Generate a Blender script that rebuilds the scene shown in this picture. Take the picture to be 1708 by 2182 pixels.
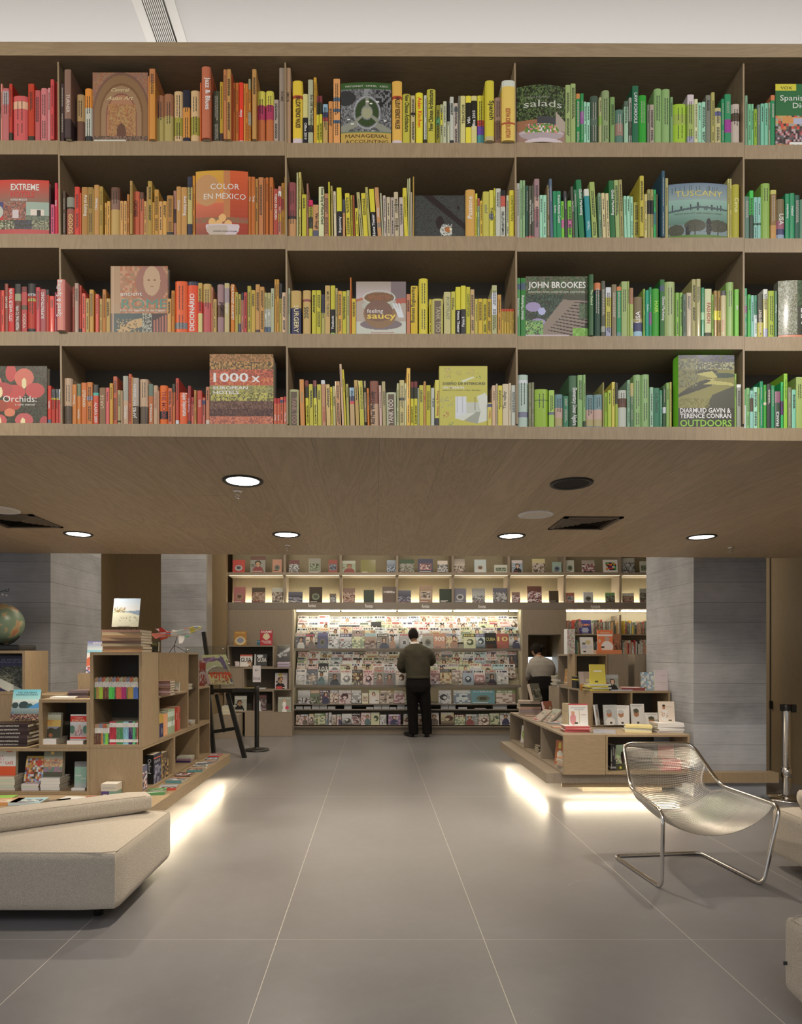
import bpy, math, random
import numpy as np
from mathutils import Vector, Matrix
PI = math.pi
F, VX, HY, CH = 1308.0, 798.0, 1396.0, 1.375          # focal length in px, vanishing point, camera height

for o in list(bpy.data.objects): bpy.data.objects.remove(o)
SC = bpy.context.scene
COL = SC.collection

# ------------------------------------------------------------------ camera
cam = bpy.data.objects.new('camera', bpy.data.cameras.new('camera'))
COL.objects.link(cam)
cam.data.sensor_fit = 'HORIZONTAL'; cam.data.sensor_width = 36
cam.data.lens = 36 * F / 1708
cam.data.shift_x = (854 - VX) / 1708; cam.data.shift_y = (HY - 1091) / 1708
cam.location = (0, 0, CH); cam.rotation_euler = (PI / 2, 0, 0)
cam.data.clip_start = 0.05
SC.camera = cam
SC.view_settings.view_transform = 'Standard'; SC.view_settings.look = 'None'
SC.view_settings.exposure = 0.0; SC.view_settings.gamma = 1

# ------------------------------------------------------------------ world, room lights and added fill lamps
w = bpy.data.worlds.new('world'); SC.world = w; w.use_nodes = True
w.node_tree.nodes['Background'].inputs[0].default_value = (0.95, 0.97, 1.0, 1)
w.node_tree.nodes["Background"].inputs[1].default_value = .46

def light(name, kind, loc, power, color=(1, .88, .72), size=.3, sizey=None, target=None, rot=None, spot=None, blend=.6):
    l = bpy.data.lights.new(name, kind); l.energy = power; l.color = color
    if kind == 'AREA':
        l.size = size
        if sizey: l.shape = 'RECTANGLE'; l.size_y = sizey
    else: l.shadow_soft_size = size
    if spot: l.spot_size = math.radians(spot); l.spot_blend = blend
    o = bpy.data.objects.new(name, l); COL.objects.link(o); o.location = loc
    if target is not None: o.rotation_euler = (Vector(target) - Vector(loc)).to_track_quat('-Z', 'Y').to_euler()
    if rot is not None: o.rotation_euler = rot
    return o
WARM = (1, .85, .66); NEUT = (1, .93, .84)
# track spots for the bookcase, behind and above the camera, then added fill lamps
light('track_spot_a', 'SPOT', (-2.9, -.3, 4.3), 200, WARM, .07, target=(-1.3, 2.68, 3.7), spot=64, blend=.8)
light('track_spot_b', 'SPOT', (3.0, -.2, 4.3), 200, NEUT, .07, target=(1.5, 2.68, 3.6), spot=64, blend=.8)
light('track_spot_c', 'SPOT', (.3, -1.4, 4.3), 25, WARM, .07, target=(.1, 2.68, 3.0), spot=80, blend=.9)
light('added_front_fill', 'AREA', (0, -1.2, 4.4), 108, (1, .98, .97), 5, 2.6, rot=(0, 0, 0))  # broad overhead panel added out of view to fill the foreground
light('added_island_spot_left', 'SPOT', (-1.6, -1.3, 4.2), 290, WARM, .05, target=(-2.6, 5.0, .8), spot=26, blend=.7)  # added unseen spot, aimed under the soffit to brighten the left island fronts
light('added_island_spot_right', 'SPOT', (1.6, -1.3, 4.2), 260, NEUT, .05, target=(2.75, 5.9, .9), spot=26, blend=.7)  # added unseen counterpart that brightens the right island fronts
light('added_poster_spot', 'SPOT', (-.6, 6.1, 4.2), 270, WARM, .05, target=(-2.1, 8.4, 1.2), spot=42, blend=.8)  # unseen spot added to brighten the easel poster
light('added_island_spot_rear', 'SPOT', (.9, 6.0, 4.2), 130, WARM, .05, target=(2.5, 7.0, .8), spot=48, blend=.8)  # unseen spot added to lift the right island
light('added_niche_spot', 'SPOT', (0, 7.4, 4.3), 85, NEUT, .06, target=(.2, 10.4, 1.2), spot=60, blend=.9)  # unseen spot added to brighten the magazine niche and the man
light('added_ceiling_wash', 'AREA', (.2, 3.4, 4.1), 20, (1, .96, .90), 7, .5, rot=(PI, 0, 0))  # soft upward area light added, without a fitting, to brighten the white ceiling
light('added_hall_fill', 'AREA', (0, 8.2, 4.3), 150, WARM, 6, 3, rot=(0, 0, 0))  # wide fill added above the hall, out of view, to lift the islands

# ------------------------------------------------------------------ helpers
def P(px, py, Y): return Vector(((px - VX) * Y / F, Y, CH + (HY - py) * Y / F))
def X_(px, Y): return (px - VX) * Y / F
def Z_(py, Y): return CH + (HY - py) * Y / F
def FY(py, z=0.0): return (CH - z) * F / (py - HY)
BOOST, SAT = 1.12, .06
def lin(v):
    return v / 12.92 if v <= .04045 else ((v + .055) / 1.055) ** 2.4
def hx(s, k=None):
    if not isinstance(s, str): return s
    if len(s) == 3: s = s[0]*2 + s[1]*2 + s[2]*2
    k = BOOST if k is None else k
    c = [int(s[i:i+2], 16) / 255 for i in (0, 2, 4)]
    if abs(c[0] - c[1]) < .04 and c[2] < .65 * c[0]: c[1] *= .945
    c = [lin(c[0]) * k, lin(c[1]) * k * 1.06, lin(c[2]) * k * 1.15]; g = .3*c[0] + .6*c[1] + .1*c[2]
    return tuple(min(.8, max(.008, v*(1-SAT) + g*SAT)) for v in c)

_tmp = bpy.data.scenes.new('tmp')
def evaluated(o):
    _tmp.collection.objects.link(o)
    vl = _tmp.view_layers[0]; vl.update(); dg = vl.depsgraph
    me = bpy.data.meshes.new_from_object(o.evaluated_get(dg), depsgraph=dg)
    _tmp.collection.objects.unlink(o)
    return me
_tc = {}
def text_geo(s, bold=False, shear=0.0):
    k = (s, bold, shear)
    if k in _tc: return _tc[k]
    cu = bpy.data.curves.new('t', 'FONT'); cu.body = s; cu.resolution_u = 2
    cu.offset = .018 if bold else 0.0; cu.shear = shear
    o = bpy.data.objects.new('t', cu)
    me = evaluated(o)
    n = len(me.vertices); v = np.zeros(n * 3); me.vertices.foreach_get('co', v); v = v.reshape(-1, 3)[:, :2]
    fs = [tuple(p.vertices) for p in me.polygons]
    if n == 0: v = np.zeros((3, 2)); fs = []
    lo = v.min(0); hi = v.max(0)
    bpy.data.objects.remove(o); bpy.data.meshes.remove(me); bpy.data.curves.remove(cu)
    _tc[k] = ((v - lo), fs, hi - lo)
    return _tc[k]

class MB:
    """mesh builder: vertices, faces, one colour and one material slot per face"""
    def __init__(s): s.v = []; s.f = []; s.c = []; s.m = []; s.sm = []; s.M = None
    def add(s, vs, fs, col=(.5, .5, .5), mi=0, smooth=False):
        b = len(s.v)
        if s.M is not None: vs = [s.M @ Vector(q) for q in vs]
        s.v.extend(tuple(q) for q in vs)
        for k, f in enumerate(fs):
            s.f.append(tuple(b + i for i in f)); s.c.append(col[k] if isinstance(col, list) else col)
            s.m.append(mi); s.sm.append(smooth)
        return s
    def quad(s, a, b, c, d, col=(.5, .5, .5), mi=0): return s.add([a, b, c, d], [(0, 1, 2, 3)], col, mi)
    def box(s, x0, x1, y0, y1, z0, z1, col=(.5, .5, .5), mi=0, skip=''):
        v = [(x0,y0,z0),(x1,y0,z0),(x1,y1,z0),(x0,y1,z0),(x0,y0,z1),(x1,y0,z1),(x1,y1,z1),(x0,y1,z1)]
        f = [(0,3,2,1),(4,5,6,7),(0,1,5,4),(2,3,7,6),(0,4,7,3),(1,2,6,5)]
        return s.add(v, f, col, mi)
    def rbox(s, x0, x1, y0, y1, z0, z1, r, col=(.5,.5,.5), mi=0, n=5, sag=0):
        """soft upholstered box: superellipsoid-like rounding of every edge"""
        vs = []; fs = []
        cx, cy, cz = (x0+x1)/2, (y0+y1)/2, (z0+z1)/2; hx_, hy_, hz_ = (x1-x0)/2, (y1-y0)/2, (z1-z0)/2
        def face(o, u, v, N=12):
            b = len(vs)
            for i in range(N+1):
                for j in range(N+1):
                    def g(t):
                        a = -1 + 2*t/N
                        return a
                    p = Vector(o) + Vector(u)*g(i) + Vector(v)*g(j)
                    q = Vector((p.x*hx_, p.y*hy_, p.z*hz_))
                    k = Vector((max(-hx_+r, min(hx_-r, q.x)), max(-hy_+r, min(hy_-r, q.y)), max(-hz_+r, min(hz_-r, q.z))))
                    d = q - k
                    if d.length > 1e-6: q = k + d.normalized()*r
                    vs.append((q.x+cx, q.y+cy, q.z+cz))
            for i in range(N):
                for j in range(N):
                    a = b + i*(N+1) + j; fs.append((a, a+N+1, a+N+2, a+1))
        for o_, u_, v_ in (((0,0,1),(1,0,0),(0,1,0)), ((0,0,-1),(0,1,0),(1,0,0)), ((1,0,0),(0,1,0),(0,0,1)), ((-1,0,0),(0,0,1),(0,1,0)), ((0,1,0),(0,0,1),(1,0,0)), ((0,-1,0),(1,0,0),(0,0,1))):
            face(o_, u_, v_)
        return s.add(vs, fs, col, mi, True)
    def tube(s, pts, r, col=(.5,.5,.5), mi=0, n=8, closed=False, caps=True):
        pts = [Vector(p) for p in pts]; L = len(pts); vs = []; fs = []
        up = Vector((0, 0, 1)); prev = None
        for i, p in enumerate(pts):
            a = pts[(i-1) % L] if (closed or i > 0) else p; b = pts[(i+1) % L] if (closed or i < L-1) else p
            t = (b - a); t = t.normalized() if t.length > 1e-9 else Vector((0, 0, 1))
            if prev is None:
                nrm = t.cross(up)
                if nrm.length < 1e-3: nrm = t.cross(Vector((1, 0, 0)))
            else: nrm = prev - t * prev.dot(t)
            nrm.normalize(); prev = nrm; bn = t.cross(nrm)
            rr = r[i] if isinstance(r, (list, tuple)) else r
            for k in range(n):
                an = 2*PI*k/n; vs.append(p + (nrm*math.cos(an) + bn*math.sin(an))*rr)
        for i in range(L if closed else L-1):
            for k in range(n):
                a = i*n + k; b = i*n + (k+1) % n; c = ((i+1) % L)*n + (k+1) % n; d = ((i+1) % L)*n + k
                fs.append((a, b, c, d))
        if caps and not closed: fs.append(tuple(range(n))[::-1]); fs.append(tuple((L-1)*n + k for k in range(n)))
        return s.add(vs, fs, col, mi, True)
    def lathe(s, cx, cy, prof, col=(.5,.5,.5), mi=0, n=24):
        vs = []; fs = []
        for r, z in prof:
            for k in range(n):
                a = 2*PI*k/n; vs.append((cx + r*math.cos(a), cy + r*math.sin(a), z))
        for i in range(len(prof)-1):
            for k in range(n):
                fs.append((i*n+k, i*n+(k+1) % n, (i+1)*n+(k+1) % n, (i+1)*n+k))
        return s.add(vs, fs, col, mi, True)
    def prism(s, a, depth, col=(.5,.5,.5), mi=0):
        """extrude polygon a (xz front points, world) back along +Y"""
        n = len(a); a = [Vector(p) for p in a]; vs = a + [p + Vector((0, depth, 0)) for p in a]
        fs = [tuple(range(n)), tuple(range(2*n-1, n-1, -1))] + [(i, n+i, n+(i+1) % n, (i+1) % n) for i in range(n)]
        return s.add(vs, fs, col, mi)
    def canvas(s, cv, o, u, v, mi=0, bend=None):
        """paint canvas cells onto the rectangle o + u*[0,1] + v*[0,1]; row 0 at the top"""
        H, W, _ = cv.shape; o = Vector(o); u = Vector(u); v = Vector(v); nn = u.cross(v).normalized()
        vs = []; fs = []; cs = []
        for j in range(H):
            i = 0
            while i < W:
                k = i + 1
                lim = 4 if bend else W
                while k < W and k - i < lim and abs(cv[j, k] - cv[j, i]).max() < .004: k += 1
                t0, t1 = 1 - (j+1)/H, 1 - j/H
                b = len(vs)
                def q(a, t):
                    p = o + u*a + v*t
                    if bend: p = p + nn*bend*math.sin(PI*a)
                    return p
                vs += [q(i/W, t0), q(k/W, t0), q(k/W, t1), q(i/W, t1)]
                fs.append((b, b+1, b+2, b+3)); cs.append(tuple(cv[j, i]))
                i = k
        return s.add(vs, fs, cs, mi)
    def text(s, t, o, u, v, size, col, mi=0, width=None, bold=False, shear=0, align='l', bend=None, W=None, x0=0):
        """lettering: u, v unit vectors; size = cap height"""
        g, fs, dim = text_geo(t, bold, shear)
        if not fs: return s
        k = size / .7; ky = k
        kx = k if width is None else width / max(dim[0], 1e-6)
        if t.islower() and False: pass
        sh = {'l': 0, 'c': -.5*dim[0]*kx, 'r': -dim[0]*kx}[align]
        o = Vector(o); u = Vector(u); v = Vector(v); nn = u.cross(v).normalized()
        vs = []
        for p in g:
            a = p[0]*kx + sh; q = o + u*a + v*(p[1]*ky) + nn*.0004
            if bend: q = q + nn*bend*math.sin(PI*min(1, max(0, (a + x0)/W)))
            vs.append(q)
        return s.add(vs, fs, col, mi)
    def build(s, name, mats, parent=None, loc=None, rot=None):
        me = bpy.data.meshes.new(name)
        me.from_pydata(s.v, [], s.f)
        if not isinstance(mats, (list, tuple)): mats = [mats]
        for m in mats: me.materials.append(m)
        if len(mats) > 1: me.polygons.foreach_set('material_index', s.m)
        me.polygons.foreach_set('use_smooth', s.sm)
        ca = me.color_attributes.new('Col', 'FLOAT_COLOR', 'CORNER')
        arr = np.ones((sum(len(f) for f in s.f), 4), dtype=np.float32); i = 0
        for f, c in zip(s.f, s.c):
            arr[i:i+len(f), :3] = c; i += len(f)
        if len(arr): ca.data.foreach_set('color', arr.ravel())
        me.update()
        o = bpy.data.objects.new(name, me); COL.objects.link(o)
        if parent is not None: o.parent = parent
        if loc is not None: o.location = loc
        if rot is not None: o.rotation_euler = rot
        return o

def tag(o, label=None, cat=None, group=None, kind=None):
    if label: o['label'] = label
    if cat: o['category'] = cat
    if group: o['group'] = group
    if kind: o['kind'] = kind
    return o
def empty(name, label, cat, loc=(0, 0, 0), rz=0, group=None):
    o = bpy.data.objects.new(name, None); COL.objects.link(o); o.location = loc; o.rotation_euler = (0, 0, rz)
    o.empty_display_size = .05
    return tag(o, label, cat, group)
def struct(name, mb, mats): return tag(mb.build(name, mats), kind='structure')

# ------------------------------------------------------------------ materials
def mat(name, col=(.5,.5,.5), rough=.5, metal=0, spec=.5, emit=None, es=1):
    m = bpy.data.materials.new(name); m.use_nodes = True; b = m.node_tree.nodes['Principled BSDF']
    b.inputs['Base Color'].default_value = (*col, 1); b.inputs['Roughness'].default_value = rough
    b.inputs['Metallic'].default_value = metal; b.inputs['Specular IOR Level'].default_value = spec
    if emit: b.inputs['Emission Color'].default_value = (*emit, 1); b.inputs['Emission Strength'].default_value = es
    return m
class NT:
    def __init__(s, m): s.m = m; s.t = m.node_tree; s.b = s.t.nodes['Principled BSDF']
    def n(s, ty, **kw):
        nd = s.t.nodes.new(ty)
        for k, v in kw.items():
            if k.startswith('i_'): nd.inputs[k[2:].replace('_', ' ')].default_value = v
            else: setattr(nd, k, v)
        return nd
    def l(s, a, b): s.t.links.new(a, b)
    def math(s, op, a, b=None, c=None):
        nd = s.n('ShaderNodeMath', operation=op)
        for i, x in enumerate((a, b, c)):
            if x is None: continue
            if isinstance(x, (int, float)): nd.inputs[i].default_value = x
            else: s.l(x, nd.inputs[i])
        return nd.outputs[0]
    def ramp(s, fac, stops):
        r = s.n('ShaderNodeValToRGB'); e = r.color_ramp.elements
        while len(e) < len(stops): e.new(.5)
        for el, (p, c) in zip(e, stops): el.position = p; el.color = (*c, 1)
        s.l(fac, r.inputs[0]); return r.outputs[0]
    def mix(s, f, a, b, bt='MIX'):
        nd = s.n('ShaderNodeMix', data_type='RGBA', blend_type=bt)
        for i, x in ((0, f), (6, a), (7, b)):
            if isinstance(x, (int, float)): nd.inputs[i].default_value = x
            elif isinstance(x, tuple): nd.inputs[i].default_value = (*x, 1)
            else: s.l(x, nd.inputs[i])
        return nd.outputs[2]
    def coord(s, scale=(1,1,1), loc=(0,0,0), rot=(0,0,0), kind='Object'):
        tc = s.n('ShaderNodeTexCoord'); mp = s.n('ShaderNodeMapping')
        mp.inputs['Scale'].default_value = scale; mp.inputs['Location'].default_value = loc; mp.inputs['Rotation'].default_value = rot
        s.l(tc.outputs[kind], mp.inputs[0]); return mp.outputs[0]
    def noise(s, vec, sc=5, det=4, ro=.5, dist=0):
        nd = s.n('ShaderNodeTexNoise'); nd.inputs['Scale'].default_value = sc; nd.inputs['Detail'].default_value = det
        nd.inputs['Roughness'].default_value = ro; nd.inputs['Distortion'].default_value = dist
        s.l(vec, nd.inputs['Vector']); return nd.outputs[0]
    def bump(s, h, st=.3, d=.01):
        nd = s.n('ShaderNodeBump'); nd.inputs['Strength'].default_value = st; nd.inputs['Distance'].default_value = d
        s.l(h, nd.inputs['Height']); s.l(nd.outputs[0], s.b.inputs['Normal'])
def geo_pos(t):
    g = t.n('ShaderNodeNewGeometry'); sp = t.n('ShaderNodeSeparateXYZ'); t.l(g.outputs['Position'], sp.inputs[0])
    return g.outputs['Position'], sp.outputs
def print_mat(name, rough, coat=0):
    m = mat(name, rough=rough, spec=.4); t = NT(m); a = t.n('ShaderNodeAttribute', attribute_name='Col')
    t.l(a.outputs['Color'], t.b.inputs['Base Color']); t.b.inputs['Coat Weight'].default_value = coat; t.b.inputs['Coat Roughness'].default_value = .12
    return m
PRN = print_mat('printed_paper', .5); GLS = print_mat('glossy_print', .42, .08); CLO = print_mat('cloth', .9)
PAGES = mat('page_edges', (.62, .56, .44), .85)
if True:
    t = NT(PAGES); v = t.coord((1, 1, 400)); n = t.noise(v, 3, 2); t.l(t.ramp(n, [(.3, (.42, .37, .28)), (.7, (.66, .60, .48))]), t.b.inputs['Base Color'])
def wood(name, c1, c2, grain, rough=.45, seam=None, gs=1.0):
    """grain: 'x','y','z' direction of the fibres"""
    m = mat(name, c1, rough, spec=.35); t = NT(m); pos, xyz = geo_pos(t)
    sc = {'x': (.9, 9, 9), 'y': (9, .9, 9), 'z': (9, 9, .9)}[grain]
    mp = t.n('ShaderNodeMapping'); mp.inputs['Scale'].default_value = tuple(q*gs for q in sc); t.l(pos, mp.inputs[0])
    n1 = t.noise(mp.outputs[0], 1.2, 3, .55, 1.6)
    wv = t.math('FRACT', t.math('MULTIPLY', n1, 11.0)); wv = t.math('ABSOLUTE', t.math('SUBTRACT', wv, .5))
    mp2 = t.n('ShaderNodeMapping'); mp2.inputs['Scale'].default_value = tuple(q*14 for q in sc); t.l(pos, mp2.inputs[0])
    n2 = t.noise(mp2.outputs[0], 1.0, 2, .6)
    f = t.math('ADD', t.math('MULTIPLY', wv, .55), t.math('MULTIPLY', n2, .55))
    col = t.ramp(f, [(.15, c2), (.55, c1), (.9, tuple(q*1.06 for q in c1))])
    if seam:
        ax, per, off = seam
        sx = t.math('ADD', xyz[ax], off); idx = t.math('FLOOR', t.math('DIVIDE', sx, per)); fr = t.math('FRACT', t.math('DIVIDE', sx, per))
        ln = t.math('LESS_THAN', fr, .006)
        wn = t.n('ShaderNodeTexWhiteNoise', noise_dimensions='1D'); t.l(idx, wn.inputs['W'])
        ys = t.math('ADD', xyz[1], t.math('MULTIPLY', wn.outputs[0], 2.2)); ln2 = t.math('LESS_THAN', t.math('FRACT', t.math('DIVIDE', ys, 2.2)), .0012)
        # every board is its own piece of veneer
        off3 = t.n('ShaderNodeCombineXYZ'); t.l(t.math('MULTIPLY', wn.outputs[0], 37.), off3.inputs[1]); t.l(t.math('MULTIPLY', wn.outputs[0], 19.), off3.inputs[2])
        va = t.n('ShaderNodeVectorMath', operation='ADD'); t.l(mp.outputs[0], va.inputs[0]); t.l(off3.outputs[0], va.inputs[1])
        for lk in list(t.t.links):
            if lk.to_node.type == 'TEX_NOISE' and lk.from_node == mp: t.t.links.remove(lk)
        for nd in t.t.nodes:
            if nd.type == 'TEX_NOISE' and not nd.inputs['Vector'].is_linked: t.l(va.outputs[0], nd.inputs['Vector'])
        tint = t.math('ADD', t.math('MULTIPLY', wn.outputs[0], .14), .93)
        cm = t.n('ShaderNodeVectorMath', operation='SCALE'); t.l(col, cm.inputs[0]); t.l(tint, cm.inputs['Scale']); col = cm.outputs[0]
        col = t.mix(t.math('MULTIPLY', t.math('MAXIMUM', ln, ln2), .6), col, (.05, .035, .02))
    t.l(col, t.b.inputs['Base Color']); t.bump(f, .06, .002)
    return m
W1, W2 = (.37, .28, .175), (.30, .225, .138)
WD_Z = wood('ash_veneer_vertical', W1, W2, 'z'); WD_X = wood('ash_veneer_horizontal', W1, W2, 'x')
WD_Y = wood('ash_veneer_depth', W1, W2, 'y')
SOF = wood('soffit_boards', (.56, .445, .305), (.42, .33, .215), 'y', .5, seam=(0, .30, 30 - .02), gs=.38)
WG_Z = wood('grey_ash_veneer', (.33, .275, .215), (.28, .235, .18), 'z')
WB_Z = wood('brown_veneer_wall', (.34, .255, .15), (.29, .215, .125), 'z')
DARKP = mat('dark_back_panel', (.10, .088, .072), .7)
LINEN = mat('linen', (.5,.5,.5), .9)
if True:
    t = NT(LINEN); v = t.coord((1,1,1)); n = t.noise(v, 3, 2); ch = t.n('ShaderNodeTexVoronoi'); ch.inputs['Scale'].default_value = 260; t.l(v, ch.inputs['Vector'])
    n2 = t.noise(v, 190, 2)
    f = t.math('ADD', t.math('MULTIPLY', n2, .7), t.math('MULTIPLY', ch.outputs['Distance'], .45))
    t.l(t.ramp(f, [(.25, (.32, .275, .215)), (.75, (.53, .475, .395))]), t.b.inputs['Base Color']); t.bump(f, .6, .003)
    t.b.inputs['Sheen Weight'].default_value = .25
CHROME = mat('chrome', (.72, .70, .67), .14, 1); STEEL = mat('steel_mesh', (.72, .69, .64), .36, .9)
BLACK = mat('black_lacquer', (.012, .012, .012), .3); BLKM = mat('black_metal', (.02, .019, .018), .45)
WHITE = mat('white_plastic', (.86, .85, .83), .5); CEILW = mat('ceiling_paint', (.72, .72, .73), .9)
GREYH = mat('grey_brown_laminate', (.235, .205, .175), .5)
GLASS = bpy.data.materials.new('clear_acrylic'); GLASS.use_nodes = True
_n = GLASS.node_tree; _n.nodes.remove(_n.nodes['Principled BSDF']); _t = _n.nodes.new('ShaderNodeBsdfTransparent'); _g = _n.nodes.new('ShaderNodeBsdfGlossy'); _g.inputs['Roughness'].default_value = .05
_m = _n.nodes.new('ShaderNodeMixShader'); _t.inputs[0].default_value = (.96, .97, .96, 1)
_m.inputs[0].default_value = .06; _n.links.new(_t.outputs[0], _m.inputs[1]); _n.links.new(_g.outputs[0], _m.inputs[2]); _n.links.new(_m.outputs[0], _n.nodes['Material Output'].inputs[0])
LAMP = mat('lamp_glow', (1,1,1), .5, emit=(1, .95, .86), es=14)
LED = mat('led_strip', (1,1,1), .5, emit=(1, .87, .62), es=75)
LED2 = mat('led_tube', (1,1,1), .5, emit=(1, .92, .74), es=26)
SCRN = mat('screen_glow', (.5,.6,.7), .4, emit=(.75, .88, 1), es=1.6)
CONC = mat('board_marked_concrete', (.4,.4,.4), .8)
if True:
    t = NT(CONC); pos, xyz = geo_pos(t)
    fz = t.math('FRACT', t.math('DIVIDE', t.math('ADD', xyz[2], .085), .197)); idx = t.math('FLOOR', t.math('DIVIDE', t.math('ADD', xyz[2], .085), .197))
    mp = t.n('ShaderNodeMapping'); mp.inputs['Scale'].default_value = (1.6, 1.6, 26); t.l(pos, mp.inputs[0]); n1 = t.noise(mp.outputs[0], 2, 5, .65, .5)
    n2 = t.noise(pos, 2.2, 5, .6, .3); wn = t.n('ShaderNodeTexWhiteNoise', noise_dimensions='1D'); t.l(idx, wn.inputs['W'])
    f = t.math('ADD', t.math('ADD', t.math('MULTIPLY', n1, .34), t.math('MULTIPLY', n2, .6)), t.math('MULTIPLY', wn.outputs[0], .14))
    c = t.ramp(f, [(.3, (.24, .25, .275)), (.55, (.40, .415, .45)), (.8, (.54, .555, .595))])
    ln = t.math('LESS_THAN', fz, .022); c = t.mix(t.math('MULTIPLY', ln, .55), c, (.12, .115, .11))
    t.l(c, t.b.inputs['Base Color']); h = t.math('SUBTRACT', f, t.math('MULTIPLY', ln, .6)); t.bump(h, .45, .01)
TILE = mat('porcelain_floor', (.3,.3,.3), .34, spec=.45)
if True:
    t = NT(TILE); pos, xyz = geo_pos(t)
    lx = t.math('ABSOLUTE', t.math('SUBTRACT', t.math('FRACT', t.math('ADD', xyz[0], 20.472 + .5)), .5)); ly = t.math('ABSOLUTE', t.math('SUBTRACT', t.math('FRACT', t.math('ADD', t.math('DIVIDE', t.math('SUBTRACT', xyz[1], 2.968), 3.0), 20.5)), .5))
    gx = t.math('LESS_THAN', lx, .0016); gy = t.math('LESS_THAN', ly, .0005); g = t.math('MAXIMUM', gx, t.math('MULTIPLY', gy, .6))
    n1 = t.noise(pos, .9, 5, .6, .4); n2 = t.noise(pos, 14, 4, .7)
    c = t.ramp(t.math('ADD', t.math('MULTIPLY', n1, .8), t.math('MULTIPLY', n2, .2)), [(.3, (.158, .15, .15)), (.55, (.190, .185, .190)), (.75, (.215, .218, .232))])
    # fine scuff marks
    mp = t.n('ShaderNodeMapping'); mp.inputs['Scale'].default_value = (1, 2.2, 1); mp.inputs['Rotation'].default_value = (0, 0, .7); t.l(pos, mp.inputs[0])
    vo = t.n('ShaderNodeTexVoronoi', feature='DISTANCE_TO_EDGE'); vo.inputs['Scale'].default_value = 1.6; t.l(mp.outputs[0], vo.inputs['Vector'])
    sc = t.math('MULTIPLY', t.math('LESS_THAN', vo.outputs['Distance'], .0012), t.math('GREATER_THAN', n2, .6))
    c = t.mix(t.math('MULTIPLY', sc, .3), c, (.5, .48, .45)); c = t.mix(g, c, (.52, .49, .44))
    t.l(c, t.b.inputs['Base Color']); t.l(t.math('ADD', t.math('MULTIPLY', n1, .08), .285), t.b.inputs['Roughness'])
# ================================================================== the room
ZC = 4.62
mb = MB(); mb.quad((-9, -3, 0), (9, -3, 0), (9, 12, 0), (-9, 12, 0)); struct('floor', mb, TILE)
mb = MB(); mb.box(-9, 9, -3, 12, ZC, ZC + .1); struct('ceiling', mb, CEILW)
def SZ(x): return 2.3215 - .0066 * (x - .115)          # underside of the hanging book wall
mb = MB()
a, b = -7.5, 7.5; y0, y1 = 2.682, 5.83
def slab_(y0, y1, th, d=0):
    mb.add([(a, y0, SZ(a)+d), (b, y0, SZ(b)+d), (b, y1, SZ(b)+d), (a, y1, SZ(a)+d), (a, y0, SZ(a)+th), (b, y0, SZ(b)+th), (b, y1, SZ(b)+th), (a, y1, SZ(a)+th)],
       [(0,3,2,1),(4,5,6,7),(0,1,5,4),(2,3,7,6),(0,4,7,3),(1,2,6,5)])
slab_(y0, y1, .012); slab_(2.95, y1, .2, .0125)
struct('ceiling_wood_soffit', mb, SOF)
mb = MB(); mb.box(-4.62, -4.5, 5.9, 11.9, 0, ZC); struct('wall_left', mb, WB_Z)
mb = MB(); mb.box(4.49, 4.6, -3, 7.2, 0, ZC); mb.box(4.6, 5.6, 7.1, 7.2, 0, ZC); mb.box(5.6, 5.7, 7.1, 11.9, 0, ZC); struct('wall_right', mb, WB_Z)
mb = MB(); mb.box(-4.7, 5.7, 11.85, 11.95, 0, ZC); struct('wall_back', mb, WB_Z)
mb = MB(); mb.box(-4.5, -2.66, 10.72, 10.9, 0, ZC); mb.box(-4.5, -2.66, 10.7, 10.72, 0, .1); struct('wall_back_left', mb, WB_Z)
mb = MB(); mb.box(-2.84, -2.54, 10.5, 10.62, 0, ZC); struct('wall_panel_beside_shelves', mb, WB_Z)
mb = MB(); mb.box(-3.9, -3.14, 5.95, 7.05, 0, ZC); struct('wall_concrete_pillar_left', mb, CONC)
mb = MB(); mb.box(3.095, 3.80, 5.96, 7.0, 0, ZC); struct('wall_concrete_pillar_right', mb, CONC)
mb = MB(); mb.box(-3.34, -2.64, 9.6, 9.86, 0, ZC); struct('wall_concrete_pillar_back', mb, CONC)
mb = MB(); mb.box(-2.66, -2.62, 9.62, 9.9, 0, ZC); struct('trim_1', mb, mat('metal_edge', (.42,.40,.36), .4, .6))
# thin joints in the right wall panelling and a dark door handle plate
mb = MB(); mb.box(4.482, 4.489, 6.96, 6.975, 0, 2.6); struct('trim_2', mb, DARKP)
mb = MB(); mb.box(4.46, 4.489, 6.93, 6.95, Z_(1510, 6.95), Z_(1493, 6.95)); tag(mb.build('pull_handle', BLKM), 'narrow black pull handle on the brown wall beside the right concrete pillar', 'handle')

# linear air slot in the white ceiling
t_ = empty('linear_air_slot', 'long black slotted air grille in the white ceiling above the bookcase', 'air vent', (0, 0, 0))
def CP(px, py): Y = (ZC - CH) * F / (HY - py); return (X_(px, Y), Y)
x0a, _ = CP(303, 0); x1a, _ = CP(345, 0); x0b, _ = CP(335, 88); x1b, _ = CP(383, 88)
ya, yb = CP(300, -60)[1], CP(300, 110)[1]
xs0 = CP(318, 44)[0]; xs1 = CP(364, 44)[0]
mb = MB(); mb.box(xs0 - .05, xs1 + .05, 2.2, 3.6, ZC - .006, ZC - .001); mb.build('frame', WHITE, t_)
mb = MB(); mb.box(xs0, xs1, 2.22, 3.58, ZC - .008, ZC - .0065); mb.build('slot', BLACK, t_)
for k in range(1, 11):
    xx = xs0 + (xs1 - xs0) * k / 11
    mb = MB(); mb.box(xx - .0025, xx + .0025, 2.22, 3.58, ZC - .014, ZC - .0085); mb.build('blade', WHITE, t_)

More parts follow.
